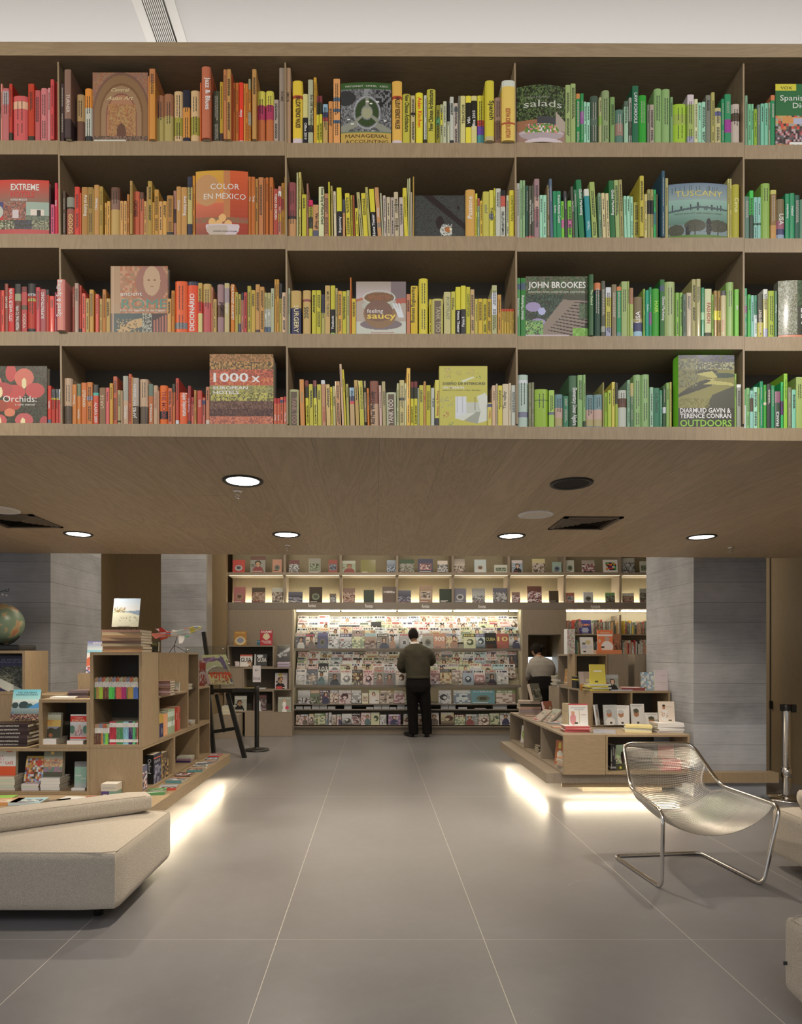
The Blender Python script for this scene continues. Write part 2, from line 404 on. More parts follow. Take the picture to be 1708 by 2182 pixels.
# ------------------------------------------------------------------ fittings in the wooden soffit
def SP(px, py):
    Y = (2.3237 - CH) * F / (HY - py)
    for _ in range(4): Y = (SZ(X_(px, Y)) - CH) * F / (HY - py)
    return X_(px, Y), Y
def downlight(px, py, r, lit, label):
    x, y = SP(px, py); z = SZ(x)
    t = empty('recessed_downlight', label, 'ceiling light', (x, y, z))
    mb = MB(); mb.lathe(0, 0, [(r*1.06, 0), (r*1.06, -.006), (r*1.0, -.010), (r*.86, -.006), (r*.84, -.001)], n=32); mb.build('rim', BLKM, t)
    mb = MB(); n = 32
    mb.add([(r*.85*math.cos(2*PI*k/n), r*.85*math.sin(2*PI*k/n), -.003) for k in range(n)], [tuple(range(n))[::-1]])
    mb.build('diffuser' if lit else 'grille', LAMP if lit else mat('speaker_mesh', (.02, .017, .013), .8), t)
    if lit:
        l = bpy.data.lights.new('downlight_lamp', 'AREA'); l.shape = 'DISK'; l.size = .09; l.energy = 17; l.color = WARM; l.spread = math.radians(130)
        o = bpy.data.objects.new('downlight_lamp', l); COL.objects.link(o); o.location = (x, y, z - .02)
    return t
downlight(517, 1024, .104, True, 'lit round downlight with black rim nearest the bookcase, above the small sprinkler')
downlight(167, 1137.5, .104, True, 'leftmost lit round downlight of the back row in the wooden soffit')
downlight(610, 1138.5, .104, True, 'lit round downlight of the back row, second from left')
downlight(1089, 1141.5, .104, True, 'lit round downlight of the back row, just below the white round speaker')
downlight(1494, 1143.5, .104, True, 'rightmost lit round downlight of the back row in the wooden soffit')
downlight(1217, 1029.5, .108, False, 'unlit dark round ceiling fitting with brown rim, right half of the soffit')
def speaker(px, py, label):
    x, y = SP(px, py); z = SZ(x); r = .115
    t = empty('ceiling_speaker', label, 'speaker', (x, y, z))
    mb = MB(); mb.lathe(0, 0, [(r, 0), (r, -.006), (r*.86, -.009), (r*.85, -.002)], n=32); mb.build('rim', WHITE, t)
    mb = MB(); mb.add([(r*.85*math.cos(2*PI*k/32), r*.85*math.sin(2*PI*k/32), -.005) for k in range(32)], [tuple(range(32))[::-1]]); mb.build('grille', mat('speaker_cloth', (.72,.69,.63), .8), t)
speaker(1141, 1096, 'white round ceiling speaker in the soffit beside the square air grille on the right')
speaker(2, 1086, 'white round ceiling speaker cut off by the left edge of the photo')
def diffuser(q, label):
    pts = [SP(*c) for c in q]; xs = [p[0] for p in pts]; ys = [p[1] for p in pts]
    cx, cy = sum(xs)/4, sum(ys)/4; hw = (max(xs)-min(xs))/2; hd = (max(ys)-min(ys))/2; s = (hw + hd)/2; z = SZ(cx)
    t = empty('square_air_grille', label, 'air vent', (cx, cy, z))
    BR = mat('dark_brown_metal', (.13, .10, .07), .5)
    mb = MB()
    for (a, b, c, d) in ((-s, s, -s, -s+.03), (-s, s, s-.03, s), (-s, -s+.03, -s, s), (s-.03, s, -s, s)): mb.box(a, b, c, d, -.01, 0)
    mb.build('frame', BR, t)
    mb = MB(); mb.box(-s+.03, s-.03, -s+.03, s-.03, -.002, 0); mb.build('duct', BLACK, t)
    for k in range(1, 6):
        r1 = (s - .03) * (1 - k/6.2); mb = MB()
        for sx, sy in ((1, 0), (-1, 0), (0, 1), (0, -1)):
            w0 = r1; zz0, zz1 = -.012, -.004
            if sx: mb.add([(sx*w0, -w0, zz0), (sx*w0, w0, zz0), (sx*(w0+.014), w0+.014, zz1), (sx*(w0+.014), -w0-.014, zz1)], [(0,1,2,3)])
            else: mb.add([(-w0, sy*w0, zz0), (w0, sy*w0, zz0), (w0+.014, sy*(w0+.014), zz1), (-w0-.014, sy*(w0+.014), zz1)], [(0,1,2,3)])
        mb.build('louvre', BR, t)
diffuser([(1200, 1101), (1328, 1101), (1284, 1126), (1168, 1126)], 'square dark louvred air grille in the soffit, right of the white speaker')
diffuser([(-62, 1096), (70, 1096), (131, 1122), (18, 1122)], 'square dark louvred air grille at the left edge of the soffit')
def sprinkler(px, py, label):
    x, y = SP(px, py); z = SZ(x)
    t = empty('fire_sprinkler', label, 'sprinkler', (x, y, z))
    mb = MB(); mb.lathe(0, 0, [(.03, 0), (.028, -.006), (.012, -.010), (.001, -.011)], n=20); mb.build('escutcheon', CHROME, t)
    mb = MB(); mb.tube([(0, 0, -.01), (0, 0, -.028)], .0045); mb.tube([(-.011, 0, -.012), (-.012, 0, -.03), (0, 0, -.042)], .0018, n=5); mb.tube([(.011, 0, -.012), (.012, 0, -.03), (0, 0, -.042)], .0018, n=5); mb.build('nozzle', CHROME, t)
    mb = MB(); mb.lathe(0, 0, [(.001, -.042), (.012, -.043), (.012, -.045), (.001, -.046)], n=14); mb.build('deflector', CHROME, t)
sprinkler(505, 1046, 'small chrome fire sprinkler just below the nearest lit downlight')
sprinkler(611, 1162, 'small chrome fire sprinkler below the second downlight of the back row')
sprinkler(1556, 1167, 'small chrome fire sprinkler below the rightmost downlight')

# ================================================================== the hanging bookcase
ZS, DP = 2.68, .23
BC = empty('hanging_bookcase', 'wide wooden bookcase of colour-sorted books hanging across the top of the photo', 'bookcase', (0, 0, 0))
DIV = [(123.5, 131), (607.3, 612), (1096.5, 1101.5), (1583.7, 1584)]
BX = [(-366, -358)] + DIV + [(2070, 2070)]
TOPS = [[299, 300.5, 304.5, 303.5, 309], [498, 500, 503, 506, 508], [706.5, 707.5, 711, 716, 717.5], [901.5, 903, 906.5, 909.5, 912]]
BOTS = [[329, 331.5, 336, 334.5, 339], [528, 530.5, 534, 536, 538], [736.5, 737.5, 741, 744.5, 747.5], [928, 930, 933.5, 937, 939.5]]
def bx(k, py):
    a, b = BX[k]; return a + (b - a) * (py - 130) / 775
for r in range(4):
    for k in range(5):
        t, bt = TOPS[r][k], BOTS[r][k]; m = (t + bt)/2
        xa, xb = bx(k, m) + 2.2, bx(k+1, m) - 2.0
        ta = tb = t; ba = bb = bt
        if r == 3:
            sl = .0066; ba = 928 + sl*xa; bb = 928 + sl*xb; xa -= 2.2; xb += 2
        mb = MB(); mb.prism([P(xa, ba, ZS), P(xb, bb, ZS), P(xb, tb, ZS), P(xa, ta, ZS)], DP); mb.build('shelf_board', WD_Z, BC)
for (a, b) in BX:
    mb = MB(); mb.prism([P(b-2, 903, ZS+.001), P(b+2, 903, ZS+.001), P(a+1.8, 120, ZS+.001), P(a-1.8, 120, ZS+.001)], DP - .01); mb.build('divider', WD_Z, BC)
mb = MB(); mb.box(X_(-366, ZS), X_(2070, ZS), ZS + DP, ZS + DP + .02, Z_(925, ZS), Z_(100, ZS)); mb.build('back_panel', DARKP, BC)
yt = ZS - .025
mb = MB(); mb.prism([P(-366, 117.3, yt), P(2070, 122.8, yt), P(2070, 94.3, yt), P(-366, 87.7, yt)], DP + .07); mb.build('top_board', WD_X, BC)
mb = MB(); mb.prism([P(-366, 128, ZS+.003), P(2070, 132, ZS+.003), P(2070, 121, ZS+.003), P(-366, 116, ZS+.003)], .02); mb.build('header_rail', WD_X, BC)
# ================================================================== books of the hanging bookcase
ROWS = {}
ROWS[0] = [(0, 80, 4.27, '''5 22 420 d87;22 80 462 b66 b.05-.3:a99;82 112 420 b32 b.84-1:332;115 247 530 c55 b.12-.28:da8;255 310 420 b31 b.9-1:332;312 365 480 b55;366 432 460 c77;434 458 458 c88;458 490 380 c44 f.015;510 524 405 a32;550 583 420 433;585 645 290 865 f.05 b.72-1:433 T#cba~TURNER;692 767 517 a85 b.55-1:643;768 840 463 d82 b.35-.86:bba b.86-1:333;1345 1357 350 c84;1357 1410 283 c83 f.03 b0-.2:b74'''),
 (300, 80, 4.27, '''132 210 525 a95 b0-.45:964;210 292 512 a95 b0-.45:964;300 380 488 ca7 b.5-.85:993;383 445 478 c83 b0-.33:223 b.9-1:223;450 533 482 ca7 b.5-.85:993;537 550 410 c62;550 632 262 b64 f.05 T#eed~Jazz & Blues;655 715 485 443;718 748 403 b92 b.85-1:433;750 780 290 b74 f.03;782 818 288 b84 f.03;820 834 330 a42;836 862 412 b62;863 888 410 b62;890 932 408 d31 b.95-1:eee T#edc~Dólar;934 952 418 c83;952 975 418 c72;978 1000 376 c83 b0-.16:997 b.52-.72:bba;1012 1050 288 b84 f.03;1058 1130 487 b63 b0-.27:cc4 b.27-.55:a35;1136 1207 485 b63 b0-.27:cc4 b.27-.55:a35;1210 1252 565 a98;1258 1305 275 987 T#654~ROME;1317 1362 275 a86 T#654~ROME;1380 1470 392 db2 b.23-.28:a42 b.91-1:cbb T#322~HALLIDAY RESNICK WALKER;1473 1518 513 222 b0-.47:cc7 T#eee~Office 2010;1520 1566 382 aa8 b.7-.81:333 T#554~Eric Gill The Sculptures;1570 1598 362 c92;1597 1622 530 cc2 b0-.13:733 b.13-.38:332 T#222~HIDDEN MICKEYS;1623 1650 530 cc2 b0-.13:733 b.13-.38:332 T#222~HIDDEN MICKEYS;1655 1700 605 b95 b0-.2:8ab b.2-.33:446 b.33-.42:b44'''),
 (600, 80, 4.27, '''425 465 580 c84;470 530 375 d95 b.28-.34:567 b.45-.5:567 b.62-.67:567;1003 1095 395 da4 b.23-.28:a42 b.92-1:cbb T#322~HALLIDAY RESNICK WALKER;1098 1172 512 bb3 T#332~New Chinese Architecture;1175 1212 527 ba7 b.35-.4:322;1217 1285 500 dc1 T#c42~Asian Kitchen;1293 1318 525 bba b.9-1:332;1320 1400 468 bb3 T#332~New Chinese Architecture;1404 1440 615 882 b.3-.5:585;1440 1468 608 aa7 b.2-.5:cc3;1468 1500 580 bb9'''),
 (900, 80, 4.27, '''225 247 590 bb9 b0-.45:222;248 283 538 bba b.9-1:333;284 322 597 ba9 b.1-.2:777;325 343 530 776;344 390 530 cc7 T#553~BOCKWELL;393 442 530 dc2 b.14-.64:221 T#ddc~VBA;443 494 530 cc7 b.1-.62:221 T#ddc~Office 2010;498 558 528 cc2 b.5-.62:b43 b.62-.8:649 b.8-1:488;570 652 390 cb2 f.04 b.93-1:ba7 T#332~Spanish;652 720 545 a87 b.5-1:865;722 842 388 db5 f.04 b0-.1:ccb b.7-.73:a42 T#a53~HALLIDAY RESNICK WALKER;1300 1345 430 9a6;1347 1392 418 9a6;1397 1433 510 284 b0-.1:c84;1436 1465 508 284 b.35-.6:959;1466 1490 583 9ca;1493 1523 588 9ca;1525 1600 530 454 b.45-.6:565'''),
 (1200, 80, 3.362, '''255 274 428 aa7 b.4-.6:8a4;276 331 378 896;335 368 425 795;372 430 515 576 b.4-.75:976;435 465 455 9b9 b0-.12:565;468 490 430 998 b.5-.8:554;493 537 345 264 T#dcc~LAW SCHOOLS;540 597 412 292;600 618 480 776;620 648 480 a98;650 705 365 8a6;707 765 368 8a6;766 785 425 796;788 884 475 9b2 b.25-.5:9a4;888 935 408 9a5 b0-.2:cbb b.85-1:99a;937 963 440 cc9;964 988 465 9ca;990 1018 460 9ca;1020 1055 412 776;1058 1084 392 aa5;1086 1128 503 bb7 b.1-.22:669;1130 1153 440 285;1155 1200 405 285 b.5-.76:938;1204 1266 475 ba9 b.22-.42:543;1300 1320 415 797;1322 1344 475 7b8;1345 1363 475 7b8;1365 1387 512 8a2;1388 1410 480 676;1412 1438 473 7b9;1440 1466 470 7b9;1467 1484 465 897;1485 1515 412 285 b0-.1:c74''')]
ROWS[1] = [(0, 320, 5.3375, '''561 575 400 433;576 617 617 c57;620 655 372 c24 T#dcc~ROMA;656 680 435 c33;712 745 462 432 b0-1:543;750 845 533 954 b0-.25:887 b.25-.3:332 T#da6~GODOS;847 905 415 c32;906 924 485 c53;927 997 418 a73 T#dcb~Avid Editing;998 1058 420 973;1060 1067 440 b95;1068 1126 393 b84 T#fec~Chicken;1128 1170 412 a83;1190 1213 600 c94;1215 1252 580 c94;1255 1360 420 b95 b0-.25:643 b.25-.45:865;1365 1400 578 c95;1405 1440 578 c95;1443 1470 500 b73;1475 1505 348 a84 f.01;1510 1587 470 b53 T#422~SERGIO;1590 1632 478 b64 b0-.15:643;1635 1665 580 c95'''),
 (300, 320, 5.3375, '''66 77 415 b96;78 126 350 a83;130 150 592 c94;152 202 447 b83;203 246 582 c95;248 293 580 c94;295 368 515 a73 b.9-1:333;370 402 460 a76 b.4-.7:433;403 456 413 b84 T#fec~Chicken;458 522 420 b84 T#eee~Avid Editing;528 584 300 ba6 b0-.18:334 b.8-1:334;586 615 290 b72 b0-.3:c82;1222 1252 300 b62 T#fcb~Tango;1254 1297 302 b62 T#fcb~Tango;1300 1333 325 a73;1335 1395 308 b74;1400 1415 320 a63;1417 1450 310 b62;1460 1503 308 b62;1507 1557 438 a43 T#edb~TODO EN ORDEN;1560 1595 410 b76 b.1-.2:eec b.2-.4:b44 b.55-.7:c93;1597 1631 372 a72 b.3-.5:943;1632 1644 305 b82'''),
 (600, 320, 5.3375, '''70 165 365 b85 b0-.6:844 b.6-.65:433;168 185 255 bb8;190 220 248 ba5;230 280 502 bb2;282 303 378 965;305 353 565 bb3 b0-.18:c25 b.45-.75:443;355 418 620 b85 b.78-1:556 T#322~Van Gogh;420 480 415 cc9 T#333~Sweet Sixty of Vicario Grand;485 534 493 a75;535 555 360 bb1 t-8;565 587 405 a95 t-10;595 625 468 cb9 t-10;632 688 425 222 b0-.47:cc1 t-10 T#eee~Accounting;692 722 560 b85 b0-.35:445;735 788 490 cb2 t-18;790 812 512 a92 t-10;814 833 512 a53 t-8;840 876 660 cb2 t-8;892 930 477 aa6 t-44;932 985 488 cb2 t-32;988 1018 418 aa5 t-40;1028 1085 440 222 b0-.47:cc1 t-38 T#eee~Home Theater;1092 1138 423 b85 b.7-.8:876 t-38 T#fed~Chicken;1140 1160 488 aa8 t-25;1162 1195 515 ba9 t-14;1198 1240 533 ba8 t-8;1241 1284 537 a98 t-6;1286 1334 475 ba8 b.27-.29:443 b.73-.75:443 t-12;1340 1386 537 ba9 t-6;1394 1438 430 cb2 t-20 T#662~CONSTITUTION;1440 1453 325 bb8 t-12;1455 1470 318 bb8 t-8;1472 1489 478 a98 t-6;1491 1506 300 a83'''),
 (860, 320, 5.3375, '''703 812 447 c94 T#ecb~Passione;813 837 492 cc2;839 862 545 9a8 b0-.2:b65;864 898 575 ca3;900 968 470 bb4 T#886~salad;970 1020 455 cc4 b.48-.6:888 T#333~THINNER;1022 1043 432 bb2;1045 1102 435 bba;1103 1155 455 bba b0-.12:222 b.12-.35:b54 T#222~COMPLAINT LETTERS;1165 1198 515 bb9;1200 1255 455 cb2 T#662~CONSTITUTION'''),
 (1090, 320, 5.3375, '''54 91 375 aa9;92 121 343 8a7;123 152 343 8a7;158 190 402 354 b.95-1:c66;192 226 405 554 b.95-1:c66 T#ccb~Digital Painting in Photoshop;228 254 405 554 b.95-1:c66 T#ccb~Digital Painting in Photoshop;256 314 325 977 b.3-.5:b98 b.5-.7:a77;316 354 510 9ca;356 396 510 9ca;398 438 395 764;440 472 325 567 t-16;474 514 465 285 t-8 T#dec~Quebec;516 566 465 285 t-10 T#dec~French Atlantic Coast;567 600 580 7b3 b.48-.7:b68 t-8;606 640 465 444 t-18;642 686 573 7b3 b.48-.7:b68 t-8;690 718 412 554 t-22 T#ccb~Digital Painting;722 756 450 475 t-18;770 830 335 274 t-42 T#dec~Global Marketing;850 906 440 288 b0-.14:ccb t-30 T#bdc~WALL;918 976 362 9a5 t-36;996 1026 485 797 t-16;1034 1075 487 cb8 t-18;1080 1117 490 cb8 t-16;1122 1180 345 263 t-22 T#dec~Global Marketing;1184 1232 340 9a6 t-22;1234 1275 335 995 t-22;1280 1312 520 9ca t-10;1315 1350 520 9ca t-8;1352 1384 527 9ca t-6;1388 1448 590 aa4;1455 1502 290 ba3 f.02;1506 1540 500 cb7;1542 1578 445 995 b.22-.5:222;1579 1612 445 995 b.22-.5:222;1614 1640 450 2a5 b.45-.7:377;1642 1662 500 664'''),
 (1388, 320, 5.3375, '''115 150 235 356 f.02;153 188 318 aa6;863 885 325 bb6;887 910 325 bb6;915 1003 388 aa2 T#dd8~Cirrus;1056 1110 525 576;1112 1158 458 3b4 b.5-1:343;1160 1200 535 8ba b.6-.65:354;1202 1242 535 8ba b.6-.65:354;1248 1350 375 8a4;1352 1418 452 863 b0-.08:bb5 b.7-1:b84;1420 1515 555 764 b.53-.73:956 b.73-.87:446 b.87-1:89a T#ccb~USA;1518 1567 495 185 T#cdc~Switzerland;1569 1625 488 185 T#cdc~Ireland;1627 1682 510 254;1683 1760 560 475''')]
ROWS[2] = [(0, 530, 5.3375, '''-12 8 470 a33;10 47 472 d54;50 92 398 832 T#fdb~DAY ONE;93 163 447 c22 T#fee~OTTO WHEELER TO WIN;168 236 400 732 b0-.2:333 b.2-.35:997 T#edc~PRESENTING TO WIN;240 306 430 b44 b0-.12:733 b.4-.5:654 T#cba~VODKA;308 403 395 b32 b0-.2:333 b.2-.25:aaa b.3-.36:ba5 b.92-1:333;404 456 438 b23;458 520 460 a55 T#fed~SUPERSTRONG;522 556 465 b43 b0-.12:444;558 618 537 d32;620 645 495 945;640 735 345 d87 f.05 T#fed~Speed & Spelling;822 845 430 943;846 893 390 976 b0-1:a87;896 925 415 b43 b.9-1:444;930 970 508 d65;973 1012 565 b95;1014 1065 465 b82;1083 1120 515 d65;1130 1162 570 b95;1163 1204 462 b73;1206 1252 565 b95'''),
 (300, 530, 5.3375, '''300 344 568 c95;346 385 475 b72;387 525 368 d51 r b.8-.92:777;527 648 373 d41 r b0-.07:334 T#fed~DICIONÁRIO;650 698 388 c32 b0-.37:b94 b.6-1:cb7;705 798 398 b55 b0-.38:b95 r;799 820 435 b75;822 860 573 b95;865 945 405 977 b.42-.67:643 T#322~JAMES;950 1005 390 ba7 b.1-.4:988 T#fed~Chicken;1017 1068 402 c72 r T#fdb~THE POCKET GOURMET;1070 1104 493 a94;1106 1138 515 a94 b.75-1:556;1140 1168 500 b76 b0-.18:333;1170 1205 495 b44;1210 1252 423 a93;1254 1300 470 b93;1303 1352 405 b84 b.93-1:433;1354 1402 432 b84;1404 1436 500 aa6 b.4-.85:bba b.85-1:567;1438 1475 500 aa6 b.4-.85:bba b.85-1:567;1477 1515 450 aa8;1518 1542 347 b83;1543 1570 347 b83;1572 1604 395 a94 b0-.3:333;1605 1652 497 ca8'''),
 (600, 530, 5.3375, '''70 95 448 aa8;100 220 475 335 b0-.39:b95 T#cb8~SURGERY;238 332 472 b95 b.2-.25:844 T#443~2005;342 391 472 bb2;393 445 472 bb2;450 490 520 aa5 b0-.45:334;492 550 418 b95 T#664~MUSIC THEORY;555 608 418 222 b0-.48:bb2 b.95-1:8b5 T#eee~Facebook;610 636 448 a96;638 684 480 c93;687 735 483 bb2;738 772 472 aa6;775 793 327 b62;795 843 567 ca2;1418 1462 515 b75'''),
 (860, 530, 5.3375, '''80 158 422 ca1 T#443~Business Engineering;172 274 338 cb2;287 320 575 ba2;322 448 568 bb5 b0-.02:bb5 T#a97~TANK TOO;456 533 490 bb7 T#886~PORTRAIT;538 586 487 bb3;590 647 433 222 b0-.48:cc1 T#eee~Home Theater;649 704 420 222 b0-.48:cc1 T#eee~Física II;706 755 433 bb2 T#563~CONSTITUTION;760 806 463 b96 t-4;808 842 570 ba4;845 896 568 ca2;898 946 568 ba2;948 998 572 b92;1003 1058 415 aa7 b.15-.6:ccc;1066 1108 522 b83;1110 1138 683 b93 b0-.1:b42;1140 1168 683 b93 b0-.1:b42;1170 1198 683 b93 b0-.1:b42;1200 1228 683 b93 b0-.1:b42;1230 1257 683 b93 b0-.1:b42'''),
 (1090, 530, 5.3375, '''56 98 332 484 b.1-.2:456 T#dec~Global Marketing;102 158 332 272 b.08-.2:456 T#dec~Global Marketing;880 930 290 252 f.02 T#bc9~The Oxford;934 1015 385 243 b0-.13:c74 b.13-.2:333;1018 1064 365 554 b.8-.9:998;1068 1130 438 bb4 b0-.2:ccc b.8-1:99a;1137 1192 405 764;1195 1245 430 185 b0-.08:c74 b.9-1:688;1248 1314 370 9a6;1316 1337 368 9a5;1340 1382 445 9a4 b0-.33:964 T#eec~One-pot;1388 1488 547 764 b.53-.63:a96 b.63-.85:446 b.85-1:9bc T#ddc~USA;1494 1518 455 8a4;1522 1560 470 197 T#bec~Quebec;1562 1592 438 285 b.5-.75:858;1596 1680 452 392 T#9c3~HAIR;1685 1740 350 262 b.1-.2:456 T#dec~Global Marketing'''),
 (1388, 530, 5.3375, '''152 268 375 9a6;272 313 498 7a3;315 355 500 7a3;357 394 515 aa8 b0-1:676;397 456 500 ba8;458 504 345 aa6;508 557 342 aa6;564 600 442 285 b.5-.65:9c9;603 682 455 cc9 b.9-1:443 T#a43~FASHION;684 706 520 8a4;708 746 475 973 b.43-.63:dc2;748 786 478 973 b.43-.63:dc2;788 848 478 ba7 b0-.1:333 T#b63~Recipes;850 938 380 8a5;945 992 460 7b4 T#dec~leaf;1050 1087 450 285 b.35-.5:636;1090 1128 520 4a4;1130 1163 530 8ba;1165 1202 530 cdc b0-.45:486;1205 1265 515 bb3 b0-.65:443 T#cba~MANAGEMENT;1268 1320 460 bb6 b0-.2:ccb b.8-1:99a;1325 1395 478 9a2;1398 1428 480 575 T#ccc~The Master''')]
ROWS[3] = [(0, 730, 5.3375, '''540 580 490 c32 b.88-1:567 T#eee~London;582 624 530 b32 b0-.25:555 b.25-.3:cb3;626 664 530 b43 b0-.25:666 b.25-.3:cb3;666 704 530 c55 b0-.3:ccc;722 820 405 b97 b.6-1:543;822 868 475 c72 T#fdb~Princess;870 918 468 c72 b0-.3:675 T#fdb~mexican;922 984 455 c61 T#fca~STEFANO;986 1050 450 c73 b.33-.42:99a;1055 1118 478 c42 b0-.2:222 b.2-.27:3a9 T#fed~ALASKA 2009;1128 1200 512 864 T#ca8~LARGE;1202 1240 512 d66;1244 1283 462 c93;1285 1332 385 b53;1335 1372 540 a96 b.88-.93:332;1374 1394 545 b97;1396 1458 380 b97 b0-.5:998 T#fed~Chicken;1460 1496 357 b53;1498 1506 390 c95;1510 1576 402 a98 b.6-1:543 T#eed~JAMES PATTERSON;1586 1682 415 b97 b.6-1:543'''),
 (300, 730, 5.3375, '''88 138 470 b63 b0-.3:676 T#ecb~EMPANADAS;142 190 487 b97 T#a65~COCKTAILS;192 208 545 b86;212 302 487 d61 b.65-.85:333 T#933~THE MOON;308 352 517 c64;355 390 470 b63 b0-.2:443;394 432 405 b43 b.9-1:ccc;434 527 567 d51 T#fed~Super Importante;533 568 492 933 b.9-1:444 T#daa~The Jungle Book;572 602 620 c65 b0-.25:a33;604 630 540 b84;640 693 545 b43 T#da9~SERIE;696 732 625 b65 b.1-.25:557;738 780 502 b75 b.88-1:cba;1510 1545 632 c64 b0-.2:b33 T#edc~Rua de;1548 1580 632 c64 b0-.2:b33 T#edc~Rua de;1582 1618 620 c64 b.1-.2:557;1622 1660 615 c64 b0-.2:b33 T#edc~Hora dos'''),
 (600, 730, 5.3375, '''80 195 533 aa7 b0-.02:bb7 T#976~TANK TOO;212 262 418 c84 t-12 T#997~the best;276 313 430 cc2 b0-.13:733 b.13-.38:332 t-12 T#222~HIDDEN MICKEYS;316 362 472 bb2 t-10;366 405 430 cc2 b0-.13:733 b.13-.38:332 t-12 T#222~HIDDEN MICKEYS;410 456 475 bb2 t-10;460 504 428 b86 b0-.08:ccc t-14 T#b54~LA GRANDE;510 556 475 ca6 t-12;560 582 503 dc2 t-10;586 616 495 bb7 t-10 T#443~MACHADO;622 676 440 b85 t-18;686 712 242 ca8 t-32;714 738 305 cb2 t-32;742 772 470 aa5 t-16;780 832 512 b96 b0-.22:8ab b.22-.35:446 b.35-.43:c44 t-10;842 885 427 b95 t-22;892 940 433 bb2 t-22 T#663~CONSTITUTION;944 967 435 a97 b.15-.25:332 b.9-1:222 t-12;975 1000 517 c72 t-10;1008 1107 435 b97 b0-.5:854 t-8 T#433~And Fear Who Lonely;1112 1142 487 ca9 t-10;1148 1188 442 a96 t-12 T#554~EDINBURGH;1192 1306 565 bb9 b0-.02:bb9 t-6 T#cba~TANK TOO;1308 1332 462 bb8;1338 1394 427 ba6 b.38-.44:333;1396 1418 462 cc9;1420 1462 290 da3;1466 1500 445 cc2 b0-.13:733 b.13-.38:332 T#222~HIDDEN MICKEYS;1504 1542 442 cc2 b0-.13:733 b.13-.38:332 T#222~HIDDEN MICKEYS;1545 1560 515 bba;1563 1611 485 bb2;1613 1640 440 b84 T#b43~THAI;1642 1692 485 bb2'''),
 (860, 730, 5.3375, '''308 348 515 bba T#555~Al ghazal;355 402 425 cc4 b.82-1:333 T#a43~Training for Climbing;955 1001 683 cb5 b.05-.18:557 T#b65~Nelson;1004 1046 487 ca8;1048 1069 468 ba8;1071 1121 488 cb3;1124 1192 470 cb9 T#665~The valley;1195 1220 460 cb9;1223 1272 485 bba'''),
 (1090, 730, 5.3375, '''68 186 365 aba r b.1-.16:ccc b.7-.8:778;192 222 455 775;224 255 452 775;260 412 530 8a1 b.27-.3:572;422 484 540 9b4 b.58-.65:667;492 582 588 688 b.4-.7:b98 b.7-.95:a96;586 644 607 375;652 742 375 353 b0-.3:464 T#ddd~Elementary Linear Algebra;748 810 368 8a6;812 840 365 8a6 b.88-1:343;843 933 595 688 b.45-.75:b98 b.75-.95:a96;936 1032 590 688 b.45-.75:b98 b.75-.95:a96;1034 1050 452 995;1052 1090 570 8a2;1092 1135 540 ab3;1137 1176 448 cb4;1178 1208 455 9a3 b0-.48:443;1212 1308 540 bba b.22-.46:643;1314 1345 425 8a8;1348 1384 460 575 b0-.3:ba6;1387 1474 365 8a6;1477 1566 362 8a6;1568 1611 508 9b9;1613 1680 515 375 T#354~Los Diarios'''),
 (1388, 730, 5.3375, '''90 125 540 486;128 163 500 353 b.5-.65:ccc;166 203 455 8a5;205 228 448 bb5;943 965 353 8a4;968 1018 475 887 b0-.07:ddd;1052 1072 530 cdc b0-.4:6a6;1074 1115 515 7a6;1118 1156 545 8ba b.2-.55:543;1158 1205 505 9ca;1207 1228 510 8a5;1230 1268 440 185;1272 1309 480 392 b.4-.45:dca;1312 1356 470 333;1359 1398 488 285;1402 1464 555 343 b0-.3:856 T#ddc~FRANCE;1468 1498 450 2a5 b.4-.7:536;1502 1545 352 8b2;1548 1590 510 775;1594 1640 535 7b9;1643 1720 390 9a5''')]
NAMES = [('dark red','822'),('red','c32'),('crimson','b24'),('coral pink','d87'),('dusty pink','b66'),('pale pink','c99'),('orange','d72'),('bright orange','e52'),('tan orange','b84'),('light tan','ca7'),('golden yellow','ca2'),('bright yellow','cc2'),('mustard yellow','b93'),('cream','cc9'),('beige','ba9'),('olive','992'),('lime green','9b2'),('pale green','9a6'),('mint green','9ca'),('bright green','4b3'),('green','285'),('dark green','253'),('teal','288'),('navy blue','335'),('slate blue','567'),('light blue','8ab'),('dark grey','444'),('grey','888'),('black','222'),('brown','643'),('grey brown','887'),('purple','849'),('white','ddd')]
def h2(s): return [int(c*2, 16) for c in s]
def cname(s):
    a = h2(s); return min(NAMES, key=lambda n: sum((p-q)**2 for p, q in zip(a, h2(n[1]))))[0]
def ordn(n): return '%d%s' % (n, 'th' if 10 <= n % 100 <= 20 else {1:'st',2:'nd',3:'rd'}.get(n % 10, 'th'))
SHELF = ['top shelf', 'second shelf down', 'third shelf down', 'bottom shelf']
LAND = {0: [(257, 'the brick arch art book'), (781, 'the roundabout photo book'), (1151, 'the salad bowl book'), (1683, 'the green dictionary')],
        1: [(52, 'the red hotel book'), (472, 'the bowl of apples book'), (938, 'the black feather book'), (1484, 'the misty hills book')],
        2: [(296, 'the ancient Rome book'), (811, 'the sauce jar book'), (1185, 'the garden steps book'), (1682, 'the mossy bark book')],
        3: [(50, 'the orchid book'), (515, 'the hotel mosaic book'), (986, 'the interior drawing book'), (1500, 'the grass maze book')]}
rnd = random.Random(5)
def bay_of(px):
    for k in range(4):
        if px < (DIV[k][0] + DIV[k][1])/2: return k
    return 4
def z_shelf(r, px): return Z_(TOPS[r][bay_of(px)], ZS)
ALLB = []
